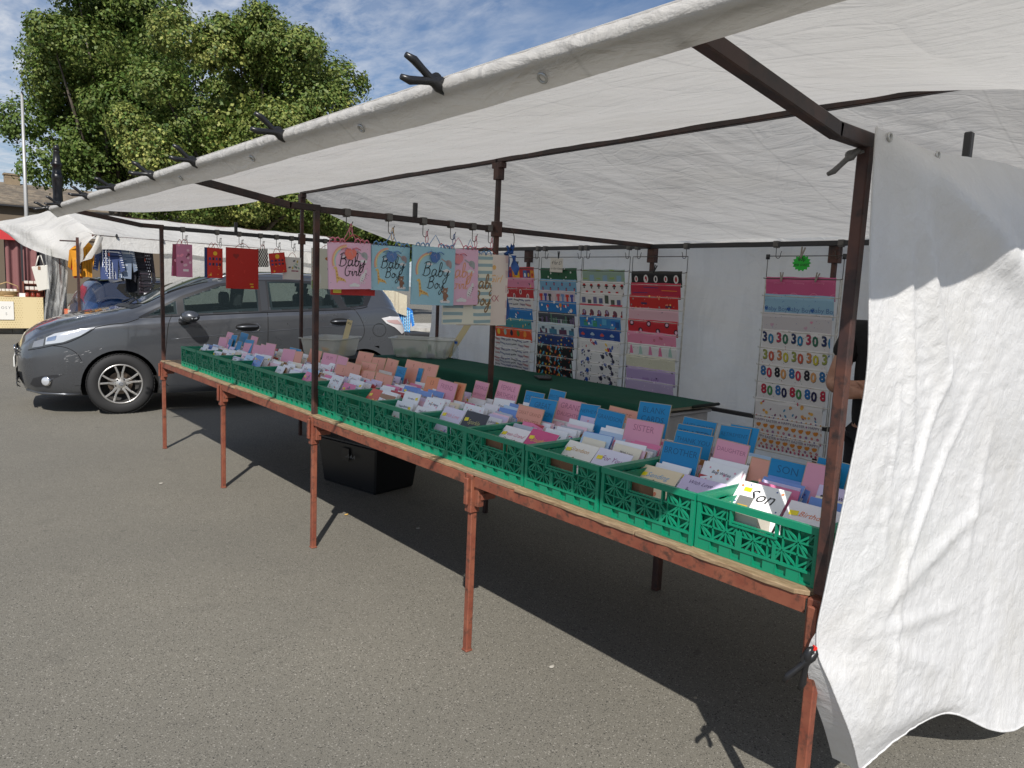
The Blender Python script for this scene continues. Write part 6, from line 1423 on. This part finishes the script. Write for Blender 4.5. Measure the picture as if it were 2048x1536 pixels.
    for s_ in(-1,1):
        b=MB(); b.lathe([(0,.012),(.008,.009),(.012,0)],10,M=Matrix.Translation((s_*.033,-.088,1.685))@Matrix.Rotation(math.pi/2,4,'X')); b.build('eye',MAT('eye',(.5,.5,.48),.2),r,smooth=True)
        b=MB(); b.lathe([(.0,.014),(.005,.0135)],8,M=Matrix.Translation((s_*.033,-.088,1.685))@Matrix.Rotation(math.pi/2,4,'X')); b.build('pupil',M_black,r)
        b=MB(); b.tube([(s_*.098,.0,1.70),(s_*.108,.01,1.68),(s_*.100,.0,1.655)],[.008,.014,.008],8); b.build('ear',M_skin,r,smooth=True)
    return r
person((5.40,1.99,0),math.radians(18))
# ------------------------------------------------------------- second stall, behind the car
s2=empty('stall_frame',(-6.1,.5,0),label='rusty frame of the second white stall standing behind the car',cat='stall frame')
def s2part(n,fn,m=M_rust,**k):
    b=MB(); fn(b); b.v=[(x+6.1,y-.5,z) for x,y,z in b.v]; return b.build(n,m,s2,**k)
for x,y,h in((-6.05,.41,2.05),(-6.9,.31,1.80),(-6.05,3.0,2.05),(-6.05,5.3,2.05),(-9.1,1.9,2.1),(-9.1,3,2.1)): s2part('post',lambda b:b.box(x-.018,x+.018,y-.018,y+.018,0,h))
s2part('eave_bar',lambda b:b.tube([(-6.0,.6,2.09),(-6.0,5.4,2.05)],.018,6)); s2part('ridge_pole',lambda b:b.tube([(-7.5,.42,2.50),(-7.5,5.4,2.46)],.018,6)); s2part('clothes_rail',lambda b:b.tube([(-6.2,.2,1.99),(-6.2,1.8,2.03)],.012,6))
g=MB()
def s2roof(u,v):
    Y=.62+4.8*u; s_=v
    if s_<.5: t=s_/.5; X=-5.96-1.54*t; z=2.10-.03*u+(.41)*t-.10*4*t*(1-t)*.35
    else: t=(s_-.5)/.5; X=-7.5-1.7*t; z=2.51-.03*u-.35*t-.04*4*t*(1-t)
    Y-=.22*t*(1 if s_<.5 else 0)+(.22 if s_>=.5 else 0)-(0)
    z+=.012*fbm(X,Y,3,1.3)+.006*math.sin(Y*9+X*3); return (X,Y,z)
g.grid(s2roof,90,50,flip=True)
g.grid(lambda u,v:(-5.955+.02*v,.72+4.7*u,2.09-.03*u-.20*v+.012*math.sin(u*31)*v),80,4,flip=False)
g.build('canopy_sheet',M_tarp2,smooth=True,label='bright white canopy sheet of the second stall behind the parked car',cat='canopy sheet')
# wind-blown end sheet, gathered at its corner post
def blown(u,v):
    top=spl([0,.33,.66,1],[(-9.25,-.24,2.36),(-8.2,.16,2.46),(-7.5,.41,2.525),(-5.98,.66,2.11)],u)
    bot=spl([0,.2,.45,.75,1],[(-9.25,-.25,2.25),(-8.2,-.12,2.00),(-7.4,.02,1.84),(-6.5,.33,1.70),(-6.06,.44,1.64)],u)
    P=[a+(c-a)*v for a,c in zip(top,bot)]; k=math.sin(math.pi*v)
    P[0]+=.10*k+.035*k*math.sin((u*1.3-v*.8)*11); P[1]-=.10*k*(1-u*.3)+.03*k*math.sin((u-v*.7)*9+1); P[2]+=.02*k*math.sin((u+v)*13)+.01*fbm(P[0],P[1],P[2],3); return P
g=MB(); g.grid(blown,70,34)
def floun(u,v): a=u*2.6; return (-5.98+.07*math.sin(a*2)-.02*v,.66+.13*u-.20*v*(1-u)+.02*math.sin(u*14+v*4),2.10-.04*u-(.42-.26*u)*v**.9)
g.grid(floun,24,14)
g.build('end_sheet',M_tarp2,smooth=True,label='wind-blown white end sheet of the second stall, gathered onto its corner post',cat='canopy sheet')
c2=copy_tree(base); c2.location=(-5.94,.93,2.10); c2.scale=(.75,)*3; c2.rotation_euler=(math.radians(150),0,math.radians(80)); c2['label']='small dark clamp on the second stall eave, above the checked shirts'; c2['group']='spring clamps of the second stall'
c3=copy_tree(base); c3.location=(-5.94,1.60,2.09); c3.scale=(.75,)*3; c3.rotation_euler=(math.radians(150),0,math.radians(80)); c3['label']='small dark clamp on the second stall eave, left of the far post'; c3['group']='spring clamps of the second stall'
c4=copy_tree(base); c4.location=(-6.03,.44,1.60); c4.scale=(.6,)*3; c4.rotation_euler=(math.radians(100),0,math.radians(80)); c4['label']='pale metal clamp gathering the blown sheet onto its corner post'; c4['group']='spring clamps of the second stall'
g=MB(); g.grid(lambda u,v:(-6.00+.02*math.sin(u*26)*v,1.63+3.9*u,2.06-1.9*v),60,14); g.build('side_wall_sheet',M_tarpB,smooth=True,label='white wall sheet of the second stall seen above the car windscreen',cat='canopy sheet')
M_pvc=MAT('clear_pvc',(.6,.6,.58),.15,spec=.8); N_=NT(M_pvc); t_=N_.n('ShaderNodeBsdfTransparent',{0:(.93,.93,.91,1)}); mx_=N_.n('ShaderNodeMixShader',{0:N_.mr(N_.noise(N_.coord(scale=(6,9,2)),2.2,4,.6,1.),.35,.65,.85,.45)}); N_.l(N_.b.outputs[0],mx_.inputs[1]); N_.l(t_.outputs[0],mx_.inputs[2]); N_.l(mx_.outputs[0],N_.o.inputs[0])
g=MB(); g.grid(lambda u,v:(-6.88+.05*math.sin(u*9+v*2)+.02*math.sin(u*25+v*9),.08+.30*u+.03*math.sin(v*6),1.87-1.5*v),30,30); g.build('plastic_curtain',M_pvc,smooth=True,label='crumpled clear plastic curtain hanging left of the mustard jackets',cat='curtain')
# garments
def garment(X,y0,z1,w,h,col,lab,cat='jacket',fnn=None,slv=.28,rz=0,seed=1):
    p=Print(w,h,col,.05,edge=tuple(q*.9 for q in col),side=col)
    p.outline=[(w*.38,h),(w*.28,h*.96),(w*.12,h*.86),(0,h*.30),(w*.13,h*.24),(w*.22,h*.62),(w*.24,0),(w*.5,h*.02),(w*.77,0),(w*.79,h*.62),(w*.87,h*.22),(w,h*.28),(w*.88,h*.86),(w*.72,h*.96),(w*.62,h),(w*.5,h*.95)]
    if fnn: fnn(p)
    o=link(cat.replace(' ','_'),p.mesh('garment',M_cloth,lambda u,v,n:(n+.02*math.sin(u*30+seed+v*4),u-w/2,v-h))); o.location=(X,y0+w/2,z1); o.rotation_euler=(0,0,rz); return tag(o,lab,cat)
MU=C(202,136,30)
def folds(c):
    def f(p):
        for q in range(3): p.stroke([(p.w*(.35+.14*q),p.h*.05),(p.w*(.36+.13*q),p.h*.55)],.006,c)
        p.ell(p.w*.5,p.h*.93,.02,.012,c=C(90,50,30)); p.stroke([(p.w*.5,p.h*.02),(p.w*.5,p.h*.9)],.004,C(60,40,20))
    return f
def plaid(a,b_,c_):
    def f(p):
        def ins(x,y): return (p.w*.14<x<p.w*.86 and y>p.h*.05) or (y>p.h*.3 and (x<p.w*.14 and y<p.h*.30+ (x/(p.w*.14))*p.h*.5)) 
        n=15
        for i in range(n):
            x=p.w*(.25+.52*i/n); p.rect(x,p.h*.03,.008 if i%3 else .014,p.h*.86,(a,b_,c_)[i%3])
        for j in range(14):
            y=p.h*(.05+.84*j/14); xa=.25 if y<p.h*.62 else .17; p.rect(p.w*xa,y,p.w*(1-2*xa),.007 if j%2 else .013,(b_,a,c_)[j%3])
            for i in range(13): 
                if (i+j)%2: p.rect(p.w*(.26+.5*i/13),y+.0,.010,.010,C(225,228,235))
        for s_ in(0,1):
            for j in range(7): y=p.h*(.36+.065*j); x=p.w*(.045+.02*j); x=p.w-x if s_ else x; p.rect(x-.018,y,.036,.009,b_)
        p.ell(p.w*.5,p.h*.95,.02,.012,c=C(200,70,50)); p.rect(p.w*.46,p.h*.66,.03,.05,C(200,90,60))
    return f
garment(-6.22,.33,1.93,.22,.50,C(196,80,60),'coral red jacket at the left end of the clothes rail','jacket',folds(C(160,60,50)))
garment(-6.18,.30,1.92,.26,.46,MU,'mustard jacket hanging just left of the corner post','jacket',folds(C(150,95,20)),seed=2)
garment(-6.12,.42,1.99,.25,.54,MU,'mustard jacket hanging right of the corner post, partly under the gathered sheet','jacket',folds(C(150,95,20)),seed=4)
garment(-6.06,.62,1.985,.44,.56,C(58,72,112),'navy and white checked shirt, frontmost on the clothes rail','shirt',plaid(C(30,38,66),C(225,228,235),C(90,105,150)))
garment(-6.12,.86,1.97,.40,.52,C(120,132,150),'paler blue checked shirt behind the navy one','shirt',plaid(C(60,80,110),C(200,205,210),C(90,110,140)),seed=3)
garment(-6.2,1.20,2.02,.36,.82,C(26,26,34),'dark tartan coat hanging at the right end of the clothes rail','coat',plaid(C(16,16,22),C(60,50,60),C(40,30,36)),seed=5)
garment(-6.3,1.05,2.02,.34,.80,C(16,20,30),'black coat between the checked shirts and the tartan coat','coat',None,seed=6)
b=MB(); b.box(-6.22,-6.19,1.37,1.50,1.10,1.24); tag(b.build('swing_label',MAT('white_label',(.75,.75,.75),.6),bevel=.003),'white swing label below the dark coats','label')
# blue car behind the clothes
M_blue=MAT('dark_blue_paint',(.010,.04,.13),.25,.4); M_blue.node_tree.nodes['Principled BSDF'].inputs['Coat Weight'].default_value=1
car2=copy_tree(car); car2.location=(-8.85,4.75,0); car2.rotation_euler=(0,0,math.radians(-86)); car2['label']='dark blue car with grey bumper parked behind the hanging clothes'; car2.scale=(.95,1,.90)
for ch in list(car2.children):
    if ch.name.startswith(('body','sill_strip','door_handle','chin')) and not ch.name.startswith('body_crease'):
        me=ch.data.copy(); me.materials.clear(); me.materials.append(M_blue); ch.data=me
    elif ch.name.startswith(('scuff','fog','number')): bpy.data.objects.remove(ch)
b=MB(); b.tube([(4.42,.35,.55),(4.46,.9,.55),(4.42,1.5,.55)],.14,12); b.build('grey_bumper',MAT('grey_bumper_plastic',(.10,.105,.11),.5),car2,smooth=True)
b=MB(); b.box(4.30,4.41,.12,.42,.80,.95); b.build('tail_light',MAT('orange_red_lens',(.7,.08,.02),.2),car2,bevel=.01)
b=MB(); b.box(4.31,4.42,.42,.60,.82,.95); b.build('reversing_light',M_lamp,car2,bevel=.01)
# ------------------------------------------------------------- gazebo and craft table at the far left
M_gred=MAT('red_gazebo_fabric',(.52,.035,.04),.7); M_cur=weathered('maroon_curtain',(.20,.085,.085),(.26,.12,.115),.8,1.2,bump=.3)
gz=empty('gazebo',(-15.2,-.8,0),label='red gazebo with maroon side curtains at the far left',cat='gazebo')
def gzp(n,fn,m,**k):
    b=MB(); fn(b); b.v=[(x+15.2,y+.8,z) for x,y,z in b.v]; return b.build(n,m,gz,**k)
gzp('roof',lambda b:b.add([(-14,-2.3,2.42),(-14,.62,2.42),(-16.8,.62,2.42),(-16.8,-2.3,2.42),(-15.4,-.85,3.25)],[(0,1,4),(1,2,4),(2,3,4),(3,0,4)]),M_gred)
gzp('valance',lambda b:(b.box(-14.02,-13.99,-2.3,.70,2.18,2.42),b.box(-16.8,-14.02,.66,.69,2.18,2.42)),M_gred)
gzp('side_curtain',lambda b:b.grid(lambda u,v:(-14.15+.04*math.sin(u*21),.33+.62*u-.0*v,2.24-1.35*v),24,6),M_cur,smooth=True)
gzp('side_curtain',lambda b:b.grid(lambda u,v:(-16.7+2.5*u,.62+.04*math.sin(u*31),2.24-2.1*v),30,6),M_cur,smooth=True)
for x,y in((-14.03,-2.27),(-14.03,.64),(-16.77,-2.27),(-16.77,.60)): gzp('pole',lambda b:b.box(x-.02,x+.02,y-.02,y+.02,0,2.42),M_dark)
tb2=empty('craft_table',(-14.0,-.3,0),label='craft stall table hung with a cream cloth dotted with small motifs',cat='table')
b=MB(); b.box(-.39,.36,-1.6,1.26,.83,.86); b.build('table_top',M_tabw,tb2)
for x in(-.35,.32):
    for y in(-1.5,1.2): b=MB(); b.box(x-.02,x+.02,y-.02,y+.02,0.1,.83); b.build('leg',M_dark,tb2)
p=Print(2.9,.72,C(214,196,152),.004)
for i in range(58):
    for j in range(13): p.ell(.03+i*.05+(.025 if j%2 else 0),.03+j*.055,.0075,c=C(150,120,70),n=5)
o=link('dotted_cloth',p.mesh('dotted_cloth',M_cloth,lambda u,v,n:(-13.615+n+.006*math.sin(u*9),-1.92+u,.145+v),eps=.0003)); tag(o,'cream tablecloth with tiny brown motifs on the craft table front','tablecloth')
b=MB(); b.box(-14.4,-13.61,-1.92,.98,.866,.872); tag(b.build('table_runner',MAT('cream_cloth',(.62,.50,.30),.9)),'tan cloth covering the craft table top','tablecloth')
p=Print(.85,.42,C(228,225,218),.004); p.text('POSY',.685,.27,.10,C(150,150,150),wmax=.28); p.text('CRAFTS',.66,.12,.09,C(150,150,150),wmax=.36)
p.it=[]; p.k=0
for s_,x in(('O',.64),('S',.705),('Y',.77)): p.text(s_,x,.27,.085,C(120,120,120))
p.text('S',.705,.13,.085,C(120,120,120))
o=link('banner',p.mesh('banner',M_cloth,lambda u,v,n:(-13.592+n,-.46+u,.345+v))); tag(o,'white banner with grey capitals ending "OSY" and "S" on the craft table','banner')
b=MB(); b.lathe([(.13,0),(.18,.12),(.19,.125),(.17,.11),(.125,.01),(0,.01)],18,M=Matrix.Translation((-13.85,.30,.873))@Matrix.Scale(1.3,4,(0,1,0)))
for k in range(4): b.tube([(-13.85+(.15+.012*k)*math.cos(t),.30+1.3*(.15+.012*k)*math.sin(t),.90+.03*k) for t in [2*math.pi*q/20 for q in range(20)]],.009,5,closed=True)
b.tube([(-13.85,.06,.99),(-13.85,.10,1.12),(-13.85,.3,1.20),(-13.85,.5,1.12),(-13.85,.54,.99)],.012,6)
tag(b.build('wicker_basket',weathered('wicker',(.36,.24,.11),(.48,.34,.17),.8,40),smooth=True),'wicker basket of wrapped soaps on the craft table','basket')
for i in range(5): b=MB(); b.box(-13.84,-13.74,.12+i*.075,.18+i*.075,.985,1.045); tag(b.build('soap_packet',MAT('soap',(.72,.68,.60),.7),bevel=.006),'cream packet in the wicker basket, %s from the left'%ordn[i],'packet','packets in the basket')
r=empty('display_shelf',(-13.8,.82,.873),label='stepped wooden shelf of jars and cards on the craft table',cat='shelf')
b=MB(); b.box(-.02,.10,-.2,.2,.0,.012); b.box(-.05,.05,-.2,.2,.16,.172); b.box(-.08,.0,-.2,.2,.30,.312); b.box(-.08,.1,-.212,-.2,0,.36); b.box(-.08,.1,.2,.212,0,.30); b.box(-.085,-.08,-.2,.2,0,.32); b.build('frame',MAT('reddish_wood',(.20,.06,.035),.6),r)
for i in range(4):
    b=MB(); b.box(.01,.05,-.18+i*.1,-.10+i*.1,.172,.245); b.build('card_box',MAT('card_white',(.7,.66,.6),.7),r)
    b=MB(); b.box(-.06,-.01,-.18+i*.1,-.10+i*.1,.312,.375); b.build('card_box',M_print if False else MAT('card_cream',(.68,.63,.56),.7),r)
for i in range(3): b=MB(); b.lathe([(0,0),(.042,0),(.046,.02),(.046,.07),(.036,.08),(.04,.085),(.04,.1),(0,.1)],12,M=Matrix.Translation((-13.70,.68+i*.11,.873))); tag(b.build('jam_jar',MAT('jam',(.20,.03,.015),.15),smooth=True),'small red jar before the shelf, %s from the left'%ordn[i],'jar','jars on the craft table')
b=MB(); b.box(-13.70,-13.69,.52,.64,.873,.96); tag(b.build('note_card',MAT('note_white',(.78,.78,.76),.6)),'small white card standing left of the jars','card')
b=MB(); b.box(-13.66,-13.60,.22,.40,.873,.90); tag(b.build('wooden_block',MAT('pine',(.5,.3,.14),.7),bevel=.004),'small pine block before the basket','block')
r=empty('tote_bag',(-13.55,.86,1.08),label='plain white cotton tote bag hanging from the gazebo side',cat='bag')
b=MB(); b.add([(0,-.10,.50),(0,.22,.56),(.02,.24,.0),(.02,.02,-.06),(.07,-.10,.50),(.07,.22,.56),(.07,.24,.0),(.07,.02,-.06)],[(0,1,2,3),(7,6,5,4),(0,4,5,1),(1,5,6,2),(2,6,7,3),(3,7,4,0)]); b.build('body',MAT('calico',(.68,.65,.58),.9),r,bevel=.01)
b=MB(); b.tube([(.06,-.02,.51),(.06,.04,.75),(.06,.09,.78),(.06,.15,.54)],.013,6); b.build('handle',MAT('calico_strap',(.68,.65,.58),.9),r,smooth=True)
b=MB(); b.box(.075,.079,.02,.07,.44,.52); b.build('kraft_label',M_kraft,r)
b=MB(); b.box(-15.0,-13.7,1.02,1.35,.3,2.0); tag(b.build('dark_clothes_rack',MAT('dark_textile',(.02,.02,.024),.9),bevel=.03),'dark mass of clothes between the gazebo and the clear curtain','clothes')
# white van beyond
vn=empty('parked_van',(-13.2,6.1,0),math.radians(12),label='white van parked beyond the second stall, seen over the grey car roof',cat='van')
M_van=MAT('white_van_paint',(.72,.72,.70),.3); 
b=MB(); b.prism([(0,.35),(0,.95),(.25,1.15),(.75,1.25),(1.35,2.05),(1.7,2.25),(5.2,2.3),(5.3,.35)],0,1.95,M=Matrix.Rotation(math.pi/2,4,'X')@Matrix.Identity(4)); b.build('body',M_van,vn,bevel=.05)
b=MB(); b.add([(.78,-.12,1.28),(.78,-1.83,1.28),(1.34,-1.72,2.02),(1.34,-.23,2.02)],[(0,1,2,3)]); b.v=[(x-.02,y,z+.01) for x,y,z in b.v]; b.build('windscreen',M_carglass,vn)
for k in range(4): b=MB(); b.box(-.02,.0,-1.5,-.45,.62+.07*k,.66+.07*k); b.build('grille_bar',M_dark,vn)
for yy in(-.35,-1.65): b=MB(); b.box(-.02,.1,yy-.15,yy+.15,.72,.92); b.build('headlight',M_lamp,vn,bevel=.02)
for x in(.85,4.3):
    for yy in(.0,-1.95): b=MB(); b.lathe([(.0,-.1),(.34,-.1),(.36,0),(.34,.1),(0,.1)],24,M=Matrix.Translation((x,yy,.36))@Matrix.Rotation(math.pi/2,4,'X')); b.build('wheel',M_rub,vn,smooth=True,auto=None)
# things glimpsed right of the grey car
p=Print(.62,.36,C(226,218,196),.01)
for q in range(8): p.rect(.02+q*.078,0,.022,.36,C(170,160,140))
o=link('striped_awning',p.mesh('striped_awning',M_cloth,lambda u,v,n:(-4.55+.5*u+.02*math.sin(u*20),4.78+.62*u,1.16+v-.25*u+.0*n))); tag(o,'cream striped cloth seen behind the back of the grey car','cloth')
garment(-4.45,4.80,1.28,.40,.48,C(150,160,200),'blue and white striped shirt behind the grey car tail','shirt',plaid(C(90,110,170),C(200,205,220),C(60,80,140)),rz=-.6)
garment(-4.3,5.0,1.16,.34,.44,C(30,110,190),'bright blue patterned shirt at the left edge of the back sheet','shirt',plaid(C(20,60,120),C(160,220,240),C(60,170,220)),rz=-.6)
b=MB(); b.box(-4.6,-4.0,5.05,5.6,0,.72); tag(b.build('dark_crate',MAT('dark_box2',(.02,.02,.022),.7),bevel=.02),'dark box under the blue shirts behind the car','box')
# ------------------------------------------------------------- stone building, poles
def stone():
    m_=MAT('coursed_sandstone',(.34,.26,.17),.9); N=NT(m_); v=N.coord(rot=(math.pi/2,0,math.pi/2)); 
    br=N.n('ShaderNodeTexBrick',{0:v,'Scale':1.,'Brick Width':.55,'Row Height':.24,'Mortar Size':.014,'Mortar Smooth':.2,'Color1':(.36,.28,.18,1),'Color2':(.22,.165,.105,1),'Mortar':(.14,.11,.08,1)})
    c=N.mix(N.mr(N.noise(N.coord(),1.4,5,.7),.35,.7,0,.55),br.outputs[0],(.15,.115,.08,1)); N.l(c,N.b.inputs[0]); N.l(N.bump(br.outputs['Fac'],.6,-.02),N.b.inputs['Normal']); return m_
M_stone=stone(); M_slate=weathered('stone_slate_roof',(.13,.11,.085),(.22,.18,.13),.85,1.6,c3=(.10,.075,.06),bump=.6,sc=(1,1,3))
bl=empty('stone_building',(-48,0,0),label='sandstone terrace with stone slate roof and chimney beyond the market',cat='building')
b=MB(); b.box(-8,0,-12,30,0,5.35); b.build('wall',M_stone,bl)
b=MB(); 
for k in range(9):
    t=k/9; t2=(k+1)/9; x0,x1=.35-3.6*t,.35-3.6*t2; z0,z1=5.30+1.55*t,5.30+1.55*t2
    b.add([(x0,-12.3,z0+.05),(x0,30,z0+.55*0+.05),(x1,30,z1+.03),(x1,-12.3,z1+.03),(x0,-12.3,z0-.05),(x0,30,z0-.05),(x1,-12.3,z1-.1),(x1,30,z1-.1)],[(0,1,2,3),(0,4,5,1),(3,2,7,6)])
b.add([(-3.25,-12.3,6.85),(-3.25,30,6.85),(-7.6,30,5.2),(-7.6,-12.3,5.2)],[(0,1,2,3)]); b.build('roof',M_slate,bl)
b=MB(); b.box(.0,.42,-12.3,30,5.17,5.27); b.build('gutter',M_dark,bl)
b=MB(); b.box(-3.7,-2.9,4.3,5.1,6.5,7.35); b.box(-3.76,-2.84,4.24,5.16,7.35,7.45); b.build('chimney',M_stone,bl)
for dz in (0,.25): pass
a_=MB(); a_.tube([(-3.2,5.35,6.9),(-3.2,5.35,7.95)],.025,5); 
for k in range(4): a_.tube([(-3.2,5.1,7.9-.18*k),(-3.2,6.2-.12*k,7.9-.18*k)],.014,4)
a_.build('aerial',M_dark,bl)
for y0 in(-4,.4,5.0,9.5,14):
    f=MB(); f.box(-.02,.06,y0-.12,y0+1.22,3.5,3.66); f.box(-.02,.05,y0-.12,y0+0.0,3.66,4.75); f.box(-.02,.05,y0+1.1,y0+1.22,3.66,4.75); f.box(-.02,.07,y0-.12,y0+1.22,4.75,4.92); fo=f.build('window_frame',MAT('pale_lintel',(.40,.34,.25),.8),bl)
    w_=MB(); w_.box(0.005,.02,y0,y0+1.1,3.66,4.75); w_.build('pane',M_carglass,fo)
    s_=MB(); s_.box(.02,.035,y0+.52,y0+.58,3.66,4.75); s_.box(.02,.035,y0,y0+1.1,4.2,4.25); s_.box(.02,.035,y0,y0+.06,3.66,4.75); s_.box(.02,.035,y0+1.04,y0+1.1,3.66,4.75); s_.build('glazing_bar',MAT('white_sash',(.6,.6,.6),.5),fo)
for k_,(lx,lab_) in enumerate(((-25,'far sandstone terrace facing the back of the stalls, nearer the trees'),(17.3,'far sandstone terrace facing the back of the stalls, further right'))):
    c=copy_tree(bl); c.location=(lx,46,0); c.rotation_euler=(0,0,math.radians(-90)); c['label']=lab_
r=empty('flagpole',(-29.9,2.75,0),label='slim pale grey flagpole at the left, before the stone roof',cat='flagpole')
b=MB(); b.tube([(0,0,0),(0,0,4),(.0,0,8.55)],[.085,.075,.05],10); b.build('pole',MAT('pale_metal_pole',(.42,.42,.42),.45,.3),r,smooth=True); b=MB(); b.tube([(-.1,0,8.55),(.1,0,8.55)],.04,6); b.build('cap',M_dark,r)
r=empty('cast_iron_post',(-16.8,1.85,0),label='tall black cast iron post with ball finial beside the tree',cat='post')
b=MB(); b.lathe([(.13,0),(.13,3.2),(.115,3.6),(.135,3.98),(.14,4.0),(.14,4.07),(.12,4.09),(.105,4.30),(.14,4.33),(.14,4.38),(.10,4.42),(.075,4.68),(.09,4.70),(.05,4.72)],16); b.build('shaft',M_black,r,smooth=True,auto=None)
b=MB(); b.lathe([(.0,4.70),(.05,4.71),(.085,4.78),(.05,4.86),(0,4.87)],14); b.build('finial',M_black,r,smooth=True)
b=MB(); b.tube([(-30,-9.0,10.4),(-30,-2,8.9),(-29.95,2.72,7.95)],.012,4); tag(b.build('overhead_wire',M_dark),'thin dark overhead wire running to the flagpole','wire')
# ------------------------------------------------------------- trees
def leafmat():
    m_=MAT('lime_leaves',(.05,.09,.02),.55,spec=.35); N=NT(m_); a=N.n('ShaderNodeAttribute',attribute_name='Col').outputs['Color']; N.l(a,N.b.inputs[0])
    t=N.n('ShaderNodeBsdfTranslucent',{0:a}); mx=N.n('ShaderNodeMixShader',{0:.25}); N.l(N.b.outputs[0],mx.inputs[1]); N.l(t.outputs[0],mx.inputs[2]); N.l(mx.outputs[0],N.o.inputs[0]); return m_
M_leaf=leafmat(); M_bark=weathered('grey_brown_bark',(.07,.055,.04),(.12,.10,.08),.9,3,bump=.6)
def tree(base_,H0,c,rad,nl,nleaf,seed,lab,gold=.5,ls=.085,group='large lime trees behind the market',squash=1.,lobes=(.8,1.5)):
    rg=np.random.RandomState(seed); r=empty('lime_tree',base_,label=lab,cat='tree',group=group); B=Vector(base_)
    b=MB(); b.tube([(0,0,-.1),(.05,.02,1.5),(0,.05,H0),(.1,-.1,(c[2]+H0)/2),(c[0]-B.x,c[1]-B.y,c[2])],[.48,.36,.30,.2,.08],12)
    lc=[];lr=[]
    for i in range(nl):
        d=rg.normal(size=3); d/=np.linalg.norm(d); k=rg.uniform(.62,1.0); 
        if d[2]<-.55: d[2]*=.6
        p_=np.array(c)+d*np.array(rad)*k; lc.append(p_); lr.append(rg.uniform(*lobes)*(1.1-.25*k))
    for i in range(0,nl,2):
        q=lc[i]; st_=(B.x*.0+ (c[0]-B.x)*.2,(c[1]-B.y)*.2,H0+ (c[2]-H0)*rg.uniform(.0,.5)); e=(q[0]-B.x,q[1]-B.y,q[2]); m1=tuple(a*.5+b__*.5+rg.uniform(-.3,.3) for a,b__ in zip(st_,e))
        b.tube([st_,m1,e],[.13,.07,.02],6)
    b.build('trunk',M_bark,r,smooth=True)
    lc=np.array(lc);lr=np.array(lr)
    idx=rg.randint(0,nl,nleaf); inner=rg.uniform(0,1,nleaf)<.12; d=rg.normal(size=(nleaf,3)); d/=np.linalg.norm(d,axis=1)[:,None]
    # twig clusters: pull leaves into small tufts on each lobe
    tw=rg.normal(size=(nl,60,3)); tw/=np.linalg.norm(tw,axis=2)[:,:,None]; ti=rg.randint(0,60,nleaf); td=tw[idx,ti]
    dd=td*.93+d*.30; rr_=lr[idx]*(rg.uniform(.80,1.05,nleaf))*(.88+.22*((ti*7919)%13)/13.)
    P=lc[idx]+dd*rr_[:,None]*np.array([1,1,.82*squash])
    di=rg.normal(size=(nleaf,3)); di/=np.linalg.norm(di,axis=1)[:,None]; P=np.where(inner[:,None],np.array(c)+di*np.array(rad)*.55*rg.uniform(.6,1,nleaf)[:,None],P)
    n=dd+rg.normal(size=(nleaf,3))*.55+np.array([0,0,.35]); n/=np.linalg.norm(n,axis=1)[:,None]
    t=np.cross(n,rg.normal(size=(nleaf,3))); t/=np.linalg.norm(t,axis=1)[:,None]; bt=np.cross(n,t)
    s_=ls*rg.uniform(.6,1.25,nleaf)[:,None]*np.where(inner,1.35,1.)[:,None]
    V=np.stack([P-t*s_*.62,P-bt*s_*.5+n*s_*.12,P+t*s_*.75,P+bt*s_*.5+n*s_*.12],1)-np.array(B)
    me=bpy.data.meshes.new('crown'); me.vertices.add(nleaf*4); me.vertices.foreach_set('co',V.reshape(-1)); me.loops.add(nleaf*4); me.loops.foreach_set('vertex_index',np.arange(nleaf*4)); me.polygons.add(nleaf); me.polygons.foreach_set('loop_start',np.arange(0,nleaf*4,4)); me.polygons.foreach_set('loop_total',np.full(nleaf,4)); me.update()
    lobeg=rg.uniform(0,1,nl)[idx]; gk=np.clip(gold*(.45+.9*lobeg)*(rg.uniform(0,1,nleaf)**1.2)*1.5,0,1)[:,None]
    col=np.array([.066,.128,.022])*(1-gk)+np.array([.42,.42,.12])*gk; col*=rg.uniform(.7,1.25,nleaf)[:,None]
    arr=np.ones((nleaf,4,4),dtype=np.float32); arr[:,:,:3]=col[:,None,:]; a=me.color_attributes.new('Col','FLOAT_COLOR','CORNER'); a.data.foreach_set('color',arr.ravel()); me.materials.append(M_leaf)
    link('crown',me,r); return r
tree((-24,9.8,0),2.6,(-23.3,10.5,6.5),(4.5,5.4,5.3),68,200000,3,'large lime tree with pale olive flowers, the rounder crown at the right',.50,.098,lobes=(.8,1.35))
tree((-31.5,6.4,0),3,(-31.2,7.4,8.8),(4.2,4.7,6.6),78,190000,8,'taller darker lime tree at the left, its crown leaving the top of the picture',.24,.115,lobes=(.9,1.6))
tree((-33,14.5,0),2.5,(-33,14.5,4.2),(4,5.5,3.2),36,34000,5,'dark lower tree filling in behind the two lime trees',.15,.15,group='trees behind')
tree((-26,17.5,0),2.5,(-27,17.0,4.4),(3,4.0,2.6),26,26000,15,'dark tree seen under the back edge of the canopy',.25,.14,group='trees behind')
tree((-14.5,-1.9,0),3,(-14.2,-1.2,6.55),(1.6,1.4,.9),14,5000,11,'leafy branch tip of a tree just left of the picture',.2,.07,group='trees behind',lobes=(.35,.5))
